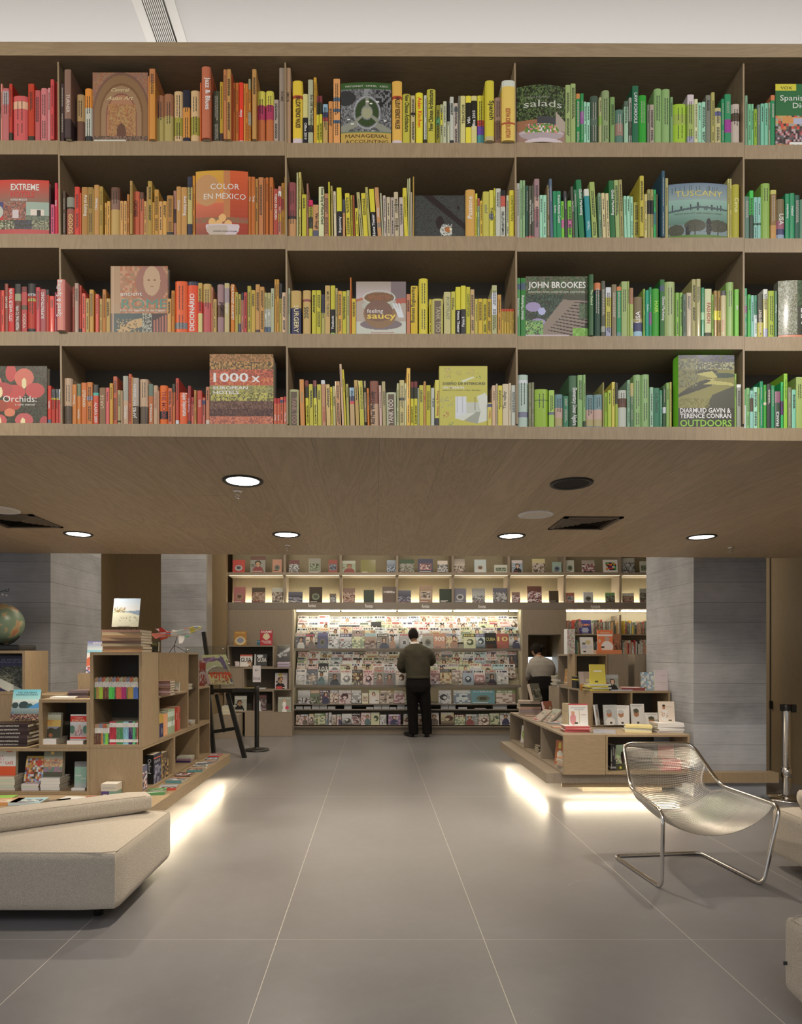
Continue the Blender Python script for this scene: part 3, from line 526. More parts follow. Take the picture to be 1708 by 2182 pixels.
for r in range(4):
    for ox, oy, sc, txt in ROWS[r]:
        for e in txt.split(';'):
            ti = None
            if ' T#' in e: e, ti = e.split(' T#'); ti = ti.split('~')
            p = e.split()
            b = dict(r=r, x0=ox + float(p[0])/sc, x1=ox + float(p[1])/sc, top=oy + float(p[2])/sc, col=p[3], bands=[], f=0, t=0, T=ti, rd=False)
            for q in p[4:]:
                if q[0] == 'b': fr, c = q[1:].split(':'); f0, f1 = fr.split('-'); b['bands'].append((float(f0), float(f1), c))
                elif q[0] == 'f': b['f'] = float(q[1:])
                elif q[0] == 't': b['t'] = float(q[1:])/sc
                elif q == 'r': b['rd'] = True
            b['cx'] = (b['x0'] + b['x1'])/2; b['area'] = (b['x1']-b['x0'])*(TOPS[r][bay_of(b['cx'])] - b['top'])
            ALLB.append(b)
def spine_mesh(mb, w, h, d, b, M=None):
    """upright book seen by its spine; origin at the bottom front centre, spine towards -Y"""
    mb.M = M
    base = hx(b['col']); cuts = sorted({0.0, 1.0} | {x for q in b['bands'] for x in q[:2]})
    def cat(f):
        c = base
        for f0, f1, cc in b['bands']:
            if f0 <= f < f1: c = hx(cc)
        return c
    rd = min(.006, w*.35) if (b['rd'] or w > .03) else min(.0015, w*.2)
    prof = [(-w/2, rd), (-w/2 + w*.16, rd*.25), (-w*.12, 0), (w*.12, 0), (w/2 - w*.16, rd*.25), (w/2, rd)]
    for f0, f1 in zip(cuts[:-1], cuts[1:]):
        zt, zb = h*(1-f0), h*(1-f1); c = cat((f0+f1)/2)
        for (xa, ya), (xb, yb) in zip(prof[:-1], prof[1:]): mb.quad((xa, ya, zb), (xb, yb, zb), (xb, yb, zt), (xa, ya, zt), c)
        mb.quad((-w/2, d, zb), (-w/2, rd, zb), (-w/2, rd, zt), (-w/2, d, zt), c); mb.quad((w/2, rd, zb), (w/2, d, zb), (w/2, d, zt), (w/2, rd, zt), c)
    pg = (.55, .50, .38)
    for z in (0.0, h):
        i = .002 if z else -.002
        pts = [(x, y, z) for x, y in prof] + [(w/2, d, z), (-w/2, d, z)]
        mb.add(pts, [tuple(range(8)) if z else tuple(range(7, -1, -1))], cat(0) if z else cat(.99))
        cw = min(.002, w*.15)
        mb.quad(*[(x, y, z + (.0004 if z else -.0004)) for x, y in ((-w/2+cw, rd+.003), (w/2-cw, rd+.003), (w/2-cw, d), (-w/2+cw, d))], pg)
    mb.quad((w/2, d, 0), (-w/2, d, 0), (-w/2, d, h), (w/2, d, h), pg)
    lum = sum(base); ink = (.03, .03, .03) if lum > .55 else (.5, .47, .4)
    if b['T'] and b['T'][1] == 'TANK TOO': mb.quad((-w*.3, -.0002, h*.0), (w*.3, -.0002, h*.0), (w*.3, -.0002, h*.94), (-w*.3, -.0002, h*.94), hx('654'))
    if b['T']:
        ch, t = b['T']; g, _, dim = text_geo(t, True); size = min(w*.52, .02)
        L = dim[0]*size/.7; mx = h*.72 if len(b['bands']) < 2 else h*.5
        wd = min(L, mx)
        zc = h*.62 if not b['bands'] else h*.26 if b['bands'][0][0] == 0 else h*.5
        zc = max(zc, wd/2 + .01); flip = (len(t) + int(b['x0'])) % 3 == 0
        if flip: mb.text(t, (size*.42, -.0003, zc - wd/2), (0, 0, 1), (-1, 0, 0), size, hx(ch, 1.2), width=wd, bold=True)
        else: mb.text(t, (-size*.42, -.0003, zc + wd/2), (0, 0, -1), (1, 0, 0), size, hx(ch, 1.2), width=wd, bold=True)
    elif w > .007:
        n = rnd.randint(1, 2); z = h*(.93 - .1*rnd.random()); lw = min(.0032, w*.2); lines = [0] if w < .016 else [-w*.14, w*.14]
        for _ in range(n):
            Ln = h*(.2 + .3*rnd.random()); 
            for x in lines:
                zz = z
                while zz > z - Ln and zz > .02:
                    s = .004 + .009*rnd.random(); mb.quad((x-lw/2, -.0005, zz-s), (x+lw/2, -.0005, zz-s), (x+lw/2, -.0005, zz), (x-lw/2, -.0005, zz), ink); zz -= s + .002
            z -= Ln + h*.12
            if z < .04: break
    mb.M = None
ALLB.sort(key=lambda b: (b['r'], b['cx']))
LIMIT = sorted([b['area'] for b in ALLB if b['x0'] < 1708], reverse=True)[min(290, len(ALLB)-1)]
rest = MB()
for b in ALLB:
    w = max(.004, (b['x1'] - b['x0'])*ZS/F - .0008); f = b['f']; y = ZS + (.006 + .008*rnd.random() if not f else -f*.35)
    w *= y/ZS; zb = z_shelf(b['r'], b['cx']); h = Z_(b['top'], y) - zb; d = min(.165, .11 + .05*rnd.random()) if not f else .19
    lm, side = min(LAND[b['r']], key=lambda q: abs(q[0] - b['cx'])), None
    sd = 'right' if b['cx'] > lm[0] else 'left'
    lo, hi = sorted((b['cx'], lm[0])); n = 1 + sum(1 for q in ALLB if q['r'] == b['r'] and lo < q['cx'] < hi and q is not b)
    cols = cname(b['col'])
    if b['bands']:
        c2 = cname(b['bands'][0][2])
        if c2 != cols: cols += ' and ' + c2
    tall = 'tall ' if h > .235 else 'short ' if h < .17 else ''
    lab = '%s book, %s %s of %s, %s' % (cols, ordn(n), sd, lm[1], SHELF[b['r']].replace(' down', ''))
    sh = b['t']*y/F
    M = Matrix.Translation((X_(b['cx'], y), y, zb))
    if sh:
        a = math.atan2(-sh, h); M = M @ Matrix.Rotation(-a, 4, 'Y') @ Matrix.Translation((0, 0, w/2*abs(math.sin(a))))
    b['w'], b['lab'] = w, lab
    if b['area'] >= LIMIT:
        mb = MB(); spine_mesh(mb, w, h, d, b); o = mb.build('book', GLS if rnd.random() < .5 else PRN); o.matrix_world = M
        tag(o, lab, 'book', 'colour-sorted books in the hanging bookcase')
    else: spine_mesh(rest, w, h, d, b, M)
if rest.v: tag(rest.build('slim_books', PRN), 'slim books filling the gaps between the thicker ones in the hanging bookcase', 'books', None, 'stuff')
# ================================================================== printed covers
class CV:
    def __init__(s, w, h, bg, seed=1): s.w, s.h = w, h; s.a = np.zeros((h, w, 3)); s.a[:] = hx(bg); s.R = np.random.RandomState(seed); s.yy, s.xx = np.mgrid[0:h, 0:w]; s.yy = (s.yy + .5)/h; s.xx = (s.xx + .5)/w
    def m(s, mask, c): s.a[mask] = hx(c); return s
    def r(s, x0, y0, x1, y1, c): return s.m((s.xx >= x0) & (s.xx < x1) & (s.yy >= y0) & (s.yy < y1), c)
    def e(s, cx, cy, rx, ry, c, y0=-1, y1=2): return s.m((((s.xx-cx)/rx)**2 + ((s.yy-cy)/ry)**2 < 1) & (s.yy >= y0) & (s.yy < y1), c)
    def ring(s, cx, cy, r0, r1, c, k=1): d = np.hypot(s.xx-cx, (s.yy-cy)*k); return s.m((d > r0) & (d < r1), c)
    def g(s, x0, y0, x1, y1, c0, c1, hor=False):
        m = (s.xx >= x0) & (s.xx < x1) & (s.yy >= y0) & (s.yy < y1); f = (s.xx-x0)/(x1-x0) if hor else (s.yy-y0)/(y1-y0); f = np.round(f*14)/14
        c = np.array(hx(c0))*(1-f[..., None]) + np.array(hx(c1))*f[..., None]; s.a[m] = c[m]; return s
    def n(s, x0, y0, x1, y1, cs, cell=1, p=1.0):
        m = (s.xx >= x0) & (s.xx < x1) & (s.yy >= y0) & (s.yy < y1)
        k = s.R.randint(0, len(cs), (s.h//cell + 1, s.w//cell + 1)); k = np.kron(k, np.ones((cell, cell), int))[:s.h, :s.w]
        if p < 1: m &= np.kron(s.R.rand(s.h//cell + 1, s.w//cell + 1) < p, np.ones((cell, cell), bool))[:s.h, :s.w]
        pal = np.array([hx(c) for c in cs]); s.a[m] = pal[k[m]]; return s
    def poly(s, pts, c):
        m = np.zeros((s.h, s.w), bool); n = len(pts); j = n - 1
        for i in range(n):
            xi, yi = pts[i]; xj, yj = pts[j]
            cond = ((yi > s.yy) != (yj > s.yy)) & (s.xx < (xj-xi)*(s.yy-yi)/(yj-yi+1e-9) + xi); m ^= cond; j = i
        return s.m(m, c)
def cover_book(w, h, t, cv, texts=(), spine='443', back='555', bend=0, mats=None, name='display_book', stuffy=False):
    """book standing with its front cover towards -Y, origin bottom front centre; returns cover object and page block"""
    mb = MB(); mb.canvas(cv.a, (-w/2, 0, 0), (w, 0, 0), (0, 0, h), 0, bend)
    for tx in texts:
        s, x, y, size, col = tx[:5]; kw = tx[5] if len(tx) > 5 else {}
        kw = dict(kw); wd = kw.pop('w', None)
        mb.text(s, (-w/2 + x*w, -.0002, h*(1-y)), (1, 0, 0), (0, 0, 1), size*h, hx(col), width=wd*w if wd else None, bend=bend, W=w, x0=x*w, **kw)
    sp = hx(spine); bk = hx(back); th = min(.0025, t*.3)
    mb.quad((-w/2, t, 0), (-w/2, 0, 0), (-w/2, 0, h), (-w/2, t, h), sp)
    mb.quad((w/2, t, 0), (-w/2, t, 0), (-w/2, t, h), (w/2, t, h), bk)
    if bend:
        n = 8
        for i in range(n):
            a, b = i/n, (i+1)/n
            mb.quad((-w/2+a*w, -bend*math.sin(PI*a), h), (-w/2+b*w, -bend*math.sin(PI*b), h), (-w/2+b*w, t, h), (-w/2+a*w, t, h), sp)
    for (ya, yb) in ((0, th), (t-th, t)):
        mb.quad((w/2, ya, 0), (w/2, yb, 0), (w/2, yb, h), (w/2, ya, h), sp); mb.quad((-w/2, ya, h), (w/2, ya, h), (w/2, yb, h), (-w/2, yb, h), sp); mb.quad((-w/2, ya, 0), (-w/2, yb, 0), (w/2, yb, 0), (w/2, ya, 0), sp)
    o = mb.build(name, mats or GLS)
    if t > .006:
        pg = MB(); i = min(.003, w*.02); pg.box(-w/2+.001, w/2-i, th, t-th, i, h-i); pg.build('page_block', PAGES, o)
    return o
def put(o, loc, rz=0, tilt=0, lab=None, cat='display book', group=None):
    """tilt > 0 leans the top backwards"""
    o.location = loc; o.rotation_euler = (-tilt, 0, rz); o.rotation_mode = 'XYZ'
    return tag(o, lab, cat, group)

# --- the large face-out books of the hanging bookcase: pixel box on the shelf front plane
def shelf_cover(r, x0, x1, top, cv, texts, lab, t=.03, y=.012, bend=.0, spine='543', tilt=0):
    Y = ZS + y; cx = (x0+x1)/2; w = (x1-x0)*Y/F; zb = z_shelf(r, cx); h = Z_(top, Y) - zb
    o = cover_book(w, h, t, cv, texts, spine, bend=bend); put(o, (X_(cx, Y), Y, zb), 0, tilt, lab + ', ' + SHELF[r], 'display book', 'face-out books in the hanging bookcase'); return o
N = 96
c = CV(N, N, '964', 3); c.n(0, 0, 1, 1, ['865', '964', '975', '965'], 2)
for k, (rr, cc) in enumerate(((.62, '754'), (.58, '864'), (.47, '753'), (.43, '975'), (.33, '854'), (.30, 'a75'))): c.e(.52, .62, rr*.85, rr, cc, y1=.62); c.r(.52-rr*.85, .62, .52+rr*.85, .97, cc)
c.n(.28, .45, .78, .9, ['a74', 'a85', '964'], 2); c.e(.52, .82, .08, .1, '643'); c.r(.44, .82, .6, .95, '643'); c.n(0, .9, 1, .97, ['543', '654', '865'], 2); c.r(.02, .95, .6, .98, 'ccb')
shelf_cover(0, 197.3, 314.8, 154.5, c, [('Central', .34, .27, .05, 'dc9', dict(shear=.4, w=.33)), ('Asian Art', .26, .39, .055, 'dc9', dict(shear=.4, w=.48))], 'large brown book with a brick arch on its cover')
c = CV(N, N, '777', 4); c.n(0, 0, 1, 1, ['666', '777', '555', '888', '444'], 2); c.e(.1, .25, .2, .12, '333'); c.n(.7, .13, 1, .4, ['333', '777', '222'], 3)
c.poly([(0, .7), (.5, .55), (1, .75), (1, .85), (.5, .66), (0, .82)], '887'); c.poly([(.46, .1), (.54, .1), (.54, .5), (.46, .5)], '888')
c.ring(.52, .49, .0, .27, '777'); c.ring(.52, .49, .12, .23, '342'); c.ring(.52, .49, 0, .1, '997'); c.ring(.52, .49, .25, .265, 'aaa'); c.r(.49, .25, .55, .42, '887'); c.poly([(.28, .6), (.42, .52), (.44, .56), (.3, .66)], '887'); c.poly([(.62, .52), (.76, .6), (.73, .66), (.6, .57)], '887')
for q in ((.5, .3), (.57, .33), (.2, .66), (.12, .58), (.7, .3), (.85, .6), (.6, .78)): c.r(q[0], q[1], q[0]+.06, q[1]+.02, 'ddd')
c.r(0, 0, 1, .105, '352'); c.r(0, .79, 1, .81, '675'); c.r(0, .81, 1, 1, 'b94')
shelf_cover(0, 726, 833, 178, c, [('WEYGANDT · KIMMEL · KIESO', .08, .075, .03, 'ccb', dict(w=.86)), ('MANAGERIAL', .09, .895, .055, '432', dict(w=.85)), ('ACCOUNTING', .09, .985, .055, '432', dict(w=.85))], 'book with a black and white aerial photo of a roundabout', bend=.006)
c = CV(N, N, '342', 5); c.n(0, 0, 1, .6, ['342', '453', '332', '563', '221'], 3); c.n(0, 0, 1, .6, ['674', '231'], 2, .3); c.r(0, .6, .4, .78, '964'); c.r(.4, .55, .8, .75, '444'); c.poly([(.78, .45), (1, .62), (1, .8), (.78, .8)], 'a98'); c.r(0, .78, 1, 1, '976')
c.e(.5, .82, .46, .06, 'baa'); c.e(.5, .8, .46, .18, 'a99', y0=.83); c.e(.5, .78, .35, .1, '683', y1=.83); c.n(.18, .68, .82, .83, ['683', 'ba6', '474', 'c77', 'dcc'], 3, .8); c.e(.55, .98, .4, .05, 'cbb')
shelf_cover(0, 1100.5, 1205, 187, c, [('salads', .13, .385, .12, 'bba', dict(w=.78)), ('simple but perfect', .2, .24, .035, '998', dict(w=.45))], 'book with a bowl of salad on its cover', bend=.016, spine='342')
c = CV(N, N, '263', 6); c.r(0, 0, .32, .1, 'cc2'); c.n(0, .5, 1, 1, ['c74', '654', '433', 'c43', '998', 'b95'], 4); c.r(.1, .52, .9, .62, 'c84'); c.r(.28, .54, .42, .64, 'aab'); c.r(.5, .55, .62, .66, '8a9'); c.n(0, .72, 1, .95, ['433', '322', '555', 'b99', '944'], 3); c.r(.22, .92, .45, .96, 'ddc')
shelf_cover(0, 1651.5, 1788, 179, c, [('VOX', .08, .085, .045, '442', dict(w=.18)), ('First', .45, .17, .085, 'ddc', dict(w=.35)), ('Spanish Picture', .07, .29, .085, 'ddc', dict(w=.9)), ('Dictionary', .27, .41, .085, 'ddc', dict(w=.6))], 'dark green picture dictionary cut off by the right edge')
c = CV(N, 90, 'b33', 7); c.g(0, 0, 1, .4, 'c32', '865'); c.r(0, .4, .24, .66, '447'); c.e(.1, .58, .14, .13, 'bba'); c.n(.24, .4, .62, .73, ['854', 'a54', '644', '976'], 2); c.r(.4, .55, .5, .7, 'cbb'); c.r(.62, .4, 1, .72, '9a9'); c.r(.7, .53, .92, .66, 'dcb'); c.n(.62, .65, 1, .73, ['565', '776'], 2); c.r(.8, .55, .86, .66, '333')
c.n(0, .73, .14, .9, ['668', '557'], 2); c.n(.14, .73, .43, .9, ['443', '665', 'aa8'], 2); c.n(.43, .73, .72, .9, ['445', '332'], 2); c.n(.72, .73, 1, .9, ['776', '997', '554'], 2); c.r(0, .9, 1, 1, 'b44')
shelf_cover(1, -22, 104.5, 385, c, [('EXTREME', .37, .19, .11, 'fee', dict(w=.47, bold=True)), ('HOTELS', .37, .32, .1, 'c33', dict(w=.39, bold=True)), ('HOTELES MAGICOS', .37, .385, .035, 'fee', dict(w=.27, bold=True))], 'red book with six photos of hotels, cut off by the left edge', bend=.006, spine='c44')
c = CV(N, N, 'c74', 8); c.g(0, 0, .55, .6, 'c92', 'c74'); c.g(0, .5, .55, 1, 'c64', '843'); c.e(.22, .3, .25, .24, 'b85'); c.r(.54, 0, .67, .75, 'b74'); c.g(.67, 0, 1, 1, 'c52', '932'); c.n(0, .72, 1, .8, ['954', '864'], 4)
for q in ((.32, .79), (.45, .82), (.52, .73), (.63, .82)): c.e(q[0], q[1], .07, .06, 'da6')
c.e(.52, .86, .32, .2, 'cbb', y0=.82); c.e(.42, .9, .2, .12, 'ba9', y0=.84)
shelf_cover(1, 417, 528, 366, c, [('COLOR', .29, .29, .085, 'edc', dict(w=.55)), ('EN MÉXICO', .16, .44, .085, 'edc', dict(w=.8)), ('AMANDA LUCILLA HOLMES', .34, .945, .02, '332', dict(w=.46))], 'orange book with a bowl of apples on its cover', bend=.008, spine='c93')
c = CV(N, 81, '333', 9); c.n(0, 0, 1, 1, ['333', '343', '322', '444'], 1); c.poly([(.15, 0), (.35, 0), (1, .65), (1, .8)], '211'); c.e(.5, .62, .08, .15, '211'); c.e(.86, .28, .03, .04, '211'); c.e(.62, .8, .12, .12, 'bba'); c.n(.52, .66, .74, .92, ['bba', 'ccc', '443'], 1, .5); c.e(.66, .78, .07, .06, 'a63'); c.e(.71, .77, .025, .03, 'eda')
shelf_cover(1, 883, 991, 416.5, c, [('A YEAR', .1, 1.0, .055, 'ccb', dict(w=.22))], 'black book with a white feathery flower on its cover', y=.02, spine='322')
c = CV(N, N, '788', 10); c.g(0, 0, 1, .5, '678', '9a9'); c.g(0, .3, 1, .75, '8a9', '576')
for q in (.05, .1, .18, .25, .33, .36, .45, .5, .62, .66, .72, .75, .8): c.r(q, .03 + .05*((q*37) % 1), q+.012, .13 + .05*((q*17) % 1), '455')
for q in (.05, .19, .34, .46, .58, .61, .7, .8, .86): c.r(q, .33 + .1*((q*31) % 1), q+.025, .5, '344')
c.poly([(0, .5), (.5, .42), (1, .46), (1, .49), (.5, .46), (0, .53)], '455')
for q in ((.12, .86, .13), (.43, .78, .18), (.82, .78, .2)): c.e(q[0], q[1], q[2], .11, '443'); c.r(q[0]-.01, q[1], q[0]+.01, .97, '332')
c.e(.31, .88, .04, .12, '222'); c.e(.66, .8, .05, .16, '222'); c.r(0, .95, 1, 1, '572'); c.n(.02, .75, .98, .9, ['554'], 1, .12)
shelf_cover(1, 1423.6, 1549.5, 394, c, [('TUSCANY', .1, .24, .1, 'cb5', dict(w=.8)), ('SONJA BULLATY AND ANGELO LOMEO', .1, .575, .025, '564', dict(w=.8))], 'book with misty green hills and round trees on its cover', bend=.012, spine='8a8')
c = CV(N, 111, 'a75', 11); c.n(.15, 0, 1, .75, ['a75', 'a64', '975', 'b86'], 4); c.e(.72, .25, .28, .3, '965'); c.e(.72, .22, .15, .22, 'b97'); c.r(.65, .2, .69, .22, '743'); c.r(.75, .2, .79, .22, '743'); c.r(.7, .3, .75, .31, '854'); c.r(0, 0, .17, .7, 'a86'); c.r(0, .7, .17, 1, '655'); c.r(.03, 0, .05, 1, 'b97')
c.r(.05, .7, .55, 1, '455'); c.ring(.55, 1.25, .38, .52, 'b96', 1.1); c.n(.1, .78, .5, 1, ['b96', '654'], 2, .4); c.n(.55, .7, .72, 1, ['aa9', '776', '333', '887'], 2); c.r(.72, .7, 1, 1, '433')
for k in range(5): c.r(.75 + k*.05, .8 - k*.02, .78 + k*.05, 1, 'a65')
shelf_cover(2, 235.7, 357.3, 567, c, [('ancient', .17, .44, .06, 'edc', dict(w=.38)), ('ROME', .19, .63, .14, '587', dict(w=.8)), ('From the Republic to the Empire', .17, .68, .03, 'edc', dict(w=.78))], 'brown book with a Roman face and arena on its cover', spine='976')
c = CV(N, 99, 'a98', 12); c.g(0, 0, 1, .35, '987', 'baa'); c.r(.7, 0, 1, .35, '766'); c.poly([(0, .33), (.2, .28), (.2, .33), (0, .38)], 'a64'); c.poly([(.8, .32), (1, .3), (1, .4), (.8, .42)], 'a54'); c.r(0, .75, 1, 1, 'bba'); c.e(.5, .8, .42, .1, '766')
c.e(.48, .6, .33, .27, '864'); c.e(.46, .45, .35, .1, 'aa9', y0=.2); c.e(.46, .3, .29, .1, '753'); c.ring(.46, .3, .3, .33, 'bba', 2.4); c.n(.25, .25, .68, .33, ['854', 'a63', '743'], 1, .6); c.e(.45, .55, .28, .2, '754')
for q in (.0, .06, .12): c.poly([(.72+q, .4), (.75+q, .4), (.9+q*.5, .66), (.86+q*.5, .68)], 'ccc')
shelf_cover(2, 758.5, 864.5, 600, c, [('feeling', .22, .61, .075, 'edc', dict(w=.32)), ('saucy', .22, .73, .11, 'db4', dict(w=.58, bold=True)), ('Sensational homemade', .3, .965, .03, 'b55', dict(w=.46))], 'book with a clip-top jar of red sauce on its cover', spine='b76')
c = CV(N, 90, '443', 13); c.n(0, 0, 1, .3, ['453', '564', '654', '342'], 2); c.n(0, .3, .6, .75, ['343', '454', '232', '332'], 2); c.e(.12, .5, .12, .08, '98a'); c.e(.26, .57, .06, .06, 'aac'); c.e(.48, .7, .1, .07, 'aaa'); c.e(.2, .75, .12, .06, '98a')
c.poly([(.6, .38), (1, .4), (1, .75), (.75, 1), (.15, 1), (.35, .7)], '876')
for k in range(11): y = .42 + k*.045; c.poly([(.78 - k*.042, y), (1, y+.01+k*.012), (1, y+.025+k*.013), (.78 - k*.042, y+.014)], '322')
c.n(0, .72, .28, 1, ['695', '8a5', '453'], 2); c.n(.86, .45, 1, .7, ['453', '564'], 2); c.n(.76, .85, 1, 1, ['7a3', '692', '8b5'], 3); c.r(0, .955, .7, 1, 'baa')
shelf_cover(2, 1119.6, 1251.5, 589, c, [('JOHN BROOKES', .04, .225, .1, 'ddc', dict(w=.93, bold=True)), ('GARDEN AND LANDSCAPE DESIGNER', .04, .27, .025, 'bba', dict(w=.92, bold=True))], 'book with wide garden steps on its cover', spine='343')
c = CV(N, 111, '443', 14); c.n(0, 0, .55, .95, ['775', '887', '664', '998', '553'], 2); c.n(.55, 0, 1, .45, ['342', '453', '231'], 3); c.r(.55, .45, 1, .95, '332'); c.r(0, .955, 1, 1, 'c75')
shelf_cover(2, 1657, 1728, 599, c, [('EN', .66, .56, .07, 'ddc', dict(bold=True)), ('LIV', .66, .66, .07, 'ddc', dict(bold=True)), ('AI', .66, .76, .07, 'ddc', dict(bold=True))], 'thick book with mossy bark on its cover, at the right edge', bend=.006, spine='776')
c = CV(N, 96, '332', 15); c.n(0, 0, 1, 1, ['332', '322', '343', '443'], 2)
for q in ((.15, .32, .1, .17, 'c66'), (.4, .12, .09, .15, 'b44'), (.62, .2, .16, .16, 'c65'), (.46, .45, .18, .13, 'b44'), (.8, .42, .16, .13, 'b44'), (.26, .4, .17, .12, 'a44'), (.22, .68, .18, .1, '943'), (.45, .66, .12, .1, 'a43'), (.38, .8, .09, .07, 'c75'), (.2, .94, .13, .11, 'b55'), (.62, .93, .15, .12, 'b55'), (.96, .96, .08, .1, 'a44')): c.e(*q)
for q in ((.62, .3), (.22, .45), (.2, .96), (.6, .98)): c.e(q[0], q[1], .04, .09, 'dc9')
shelf_cover(3, -28, 100, 780, c, [('Orchids:', .27, .62, .11, 'eed', dict(w=.56)), ('a care manual', .47, .68, .035, 'edd', dict(w=.33))], 'dark book with red orchids, cut off by the left edge', spine='443')
c = CV(N, 105, '863', 16)
for j in range(9):
    for i in range(10): cc = [['963','a74','752'],['863','b84','542'],['c64','b53','843'],['b53','a43','c74'],['aa4','773','995'],['bb5','aa4','663'],['643','532','754'],['532','422','643'],['b64','c75','954']][j]; c.n(i/10, j/9, (i+1)/10, (j+1)/9, cc if (i*7+j*3) % 3 else cc[::-1][:2], 2)
shelf_cover(3, 446.5, 582, 754.5, c, [('1000', .06, .4, .125, 'eed', dict(w=.55, bold=True)), ('x', .66, .4, .12, 'eed', dict(w=.13, bold=True)), ('EUROPEAN', .06, .505, .045, 'eed', dict(w=.54, bold=True)), ('HOTELS', .06, .57, .045, 'eed', dict(w=.4, bold=True))], 'thick book with a mosaic of orange hotel photos', t=.085, bend=.0, spine='b94', y=.006)
c = CV(N, 114, 'bb4', 17)
for q in ((.1, .03, .25, .2), (.33, .05, .47, .15), (.55, .04, .73, .17)): c.n(*q, ['bb4', 'a95', 'b96', 'aa4'], 2, .5)
c.poly([(.45, .24), (.7, .17), (.74, .19), (.5, .27)], 'cca'); c.n(.77, .11, .88, .2, ['474', 'bb4'], 2, .7); c.r(.33, .5, .56, .87, 'ccc')
for k in range(6): c.r(.33 + k*.038, .5, .334 + k*.038, .76, '999')
c.r(.56, .6, .95, .78, 'bba'); c.poly([(.52, .9), (.75, .76), (.95, .74), (.8, .95)], '998'); c.poly([(.78, .5), (.95, .44), (1, .5), (1, .9), (.8, .94), (.86, .75)], 'ccb'); c.r(.74, .51, .755, .73, '443'); c.poly([(.33, .86), (.56, .78), (.75, .77), (.5, .9)], 'ccb'); c.n(.08, .75, .2, .85, ['a54', 'bb4'], 2, .5); c.n(.2, .92, .3, 1, ['585', 'bb4'], 2, .6); c.n(.02, .5, .3, .68, ['996', 'bb4', 'bb4'], 2, .5)
shelf_cover(3, 935.5, 1038, 780, c, [('DISEÑO DE INTERIORES', .075, .31, .04, '443', dict(w=.88, bold=True)), ('UN MANUAL', .075, .375, .04, 'eee', dict(w=.46, bold=True)), ('FRANCIS D. K. CHING · CORKY BINGGELI', .075, .41, .02, '553', dict(w=.78))], 'pale yellow book with white room drawings on its cover', y=.016, spine='bb5')
c = CV(N, 114, '664', 18); c.n(0, 0, 1, .16, ['445', '556', '554'], 3); c.n(0, .04, .35, .5, ['664', '885', '554', '775'], 3); c.n(.3, .1, 1, .22, ['885', '554', '997', '443'], 2); c.g(0, .2, 1, .75, '773', '884'); c.e(.5, .23, .2, .03, '332'); c.e(.8, .28, .22, .035, '343'); c.poly([(.3, .38), (.65, .3), (.55, .36), (.6, .42), (0, .58), (0, .54)], '332'); c.poly([(.3, .26), (.6, .22), (.7, .3), (.5, .34), (.95, .38), (1, .42), (.45, .4), (.66, .33)], 'aa5'); c.poly([(.6, .55), (1, .42), (1, .78), (.45, .78)], '443'); c.n(0, .2, .35, .45, ['775', '664', '553'], 2, .6); c.n(0, .6, .55, .78, ['773', '884', '662'], 2, .6); c.r(0, .73, 1, 1, '332')
o = shelf_cover(3, 1444.5, 1564, 757, c, [('DIARMUID GAVIN &', .03, .795, .062, 'ddd', dict(w=.9, bold=True)), ('TERENCE CONRAN', .03, .87, .062, 'ddd', dict(w=.91, bold=True)), ('OUTDOORS', .03, .985, .09, '8b3', dict(w=.92, bold=True))], 'large book with a winding grass maze on its cover', t=.05, spine='7c2', bend=.002)
mb = MB(); Y = ZS + .012; mb.quad((X_(1432, Y+.04), Y+.03, o.location.z), (X_(1444.5, Y), Y, o.location.z), (X_(1444.5, Y), Y, Z_(758, Y)), (X_(1432, Y+.04), Y+.03, Z_(758, Y)), hx('7c2'))
for v in range(len(mb.v)): mb.v[v] = tuple(Vector(mb.v[v]) - o.location)
mb.build('bright_green_spine', GLS, o)
# ================================================================== display furniture
def crate(label, x0, x1, y0, y1, z0, z1, face='front', cat='display box', th=.018, vdiv=(), shelf=(), m=None, backm=None, inset=0):
    """veneered box; face = the side that is open ('front' to the camera, 'right', 'left') or 'closed'"""
    m = m or WD_Z; cx, cy = (x0+x1)/2, (y0+y1)/2
    t = empty('display_box', label, cat, (cx, cy, z0))
    a, b, c, d, h = x0-cx, x1-cx, y0-cy, y1-cy, z1-z0
    def part(n, *q, mm=None): mb = MB(); mb.box(*q); return mb.build(n, mm or m, t)
    part('top_panel', a, b, c, d, h-th, h); part('bottom_panel', a, b, c, d, 0, th)
    if face in ('front', 'closed'):
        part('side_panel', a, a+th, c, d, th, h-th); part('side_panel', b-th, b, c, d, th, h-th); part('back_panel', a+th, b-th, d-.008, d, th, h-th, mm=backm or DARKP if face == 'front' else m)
        if face == 'closed': part('front_panel', a+th, b-th, c, c+th, th, h-th)
    else:
        part('side_panel', a, b, c, c+th, th, h-th); part('side_panel', a, b, d-th, d, th, h-th)
        if face == 'right': part('back_panel', a, a+.008, c+th, d-th, th, h-th, mm=backm or m)
        else: part('back_panel', b-.008, b, c+th, d-th, th, h-th, mm=backm or m)
    for v in vdiv:
        if face == 'front': part('divider', v-cx-th/2, v-cx+th/2, c, d-.01, th, h-th)
        else: part('divider', a, b, v-cy-th/2, v-cy+th/2, th, h-th)
    for v in shelf: part('shelf', a+th, b-th, c+.01, d-.01, v-z0-.002, v-z0+.002, mm=BLKM)
    return t
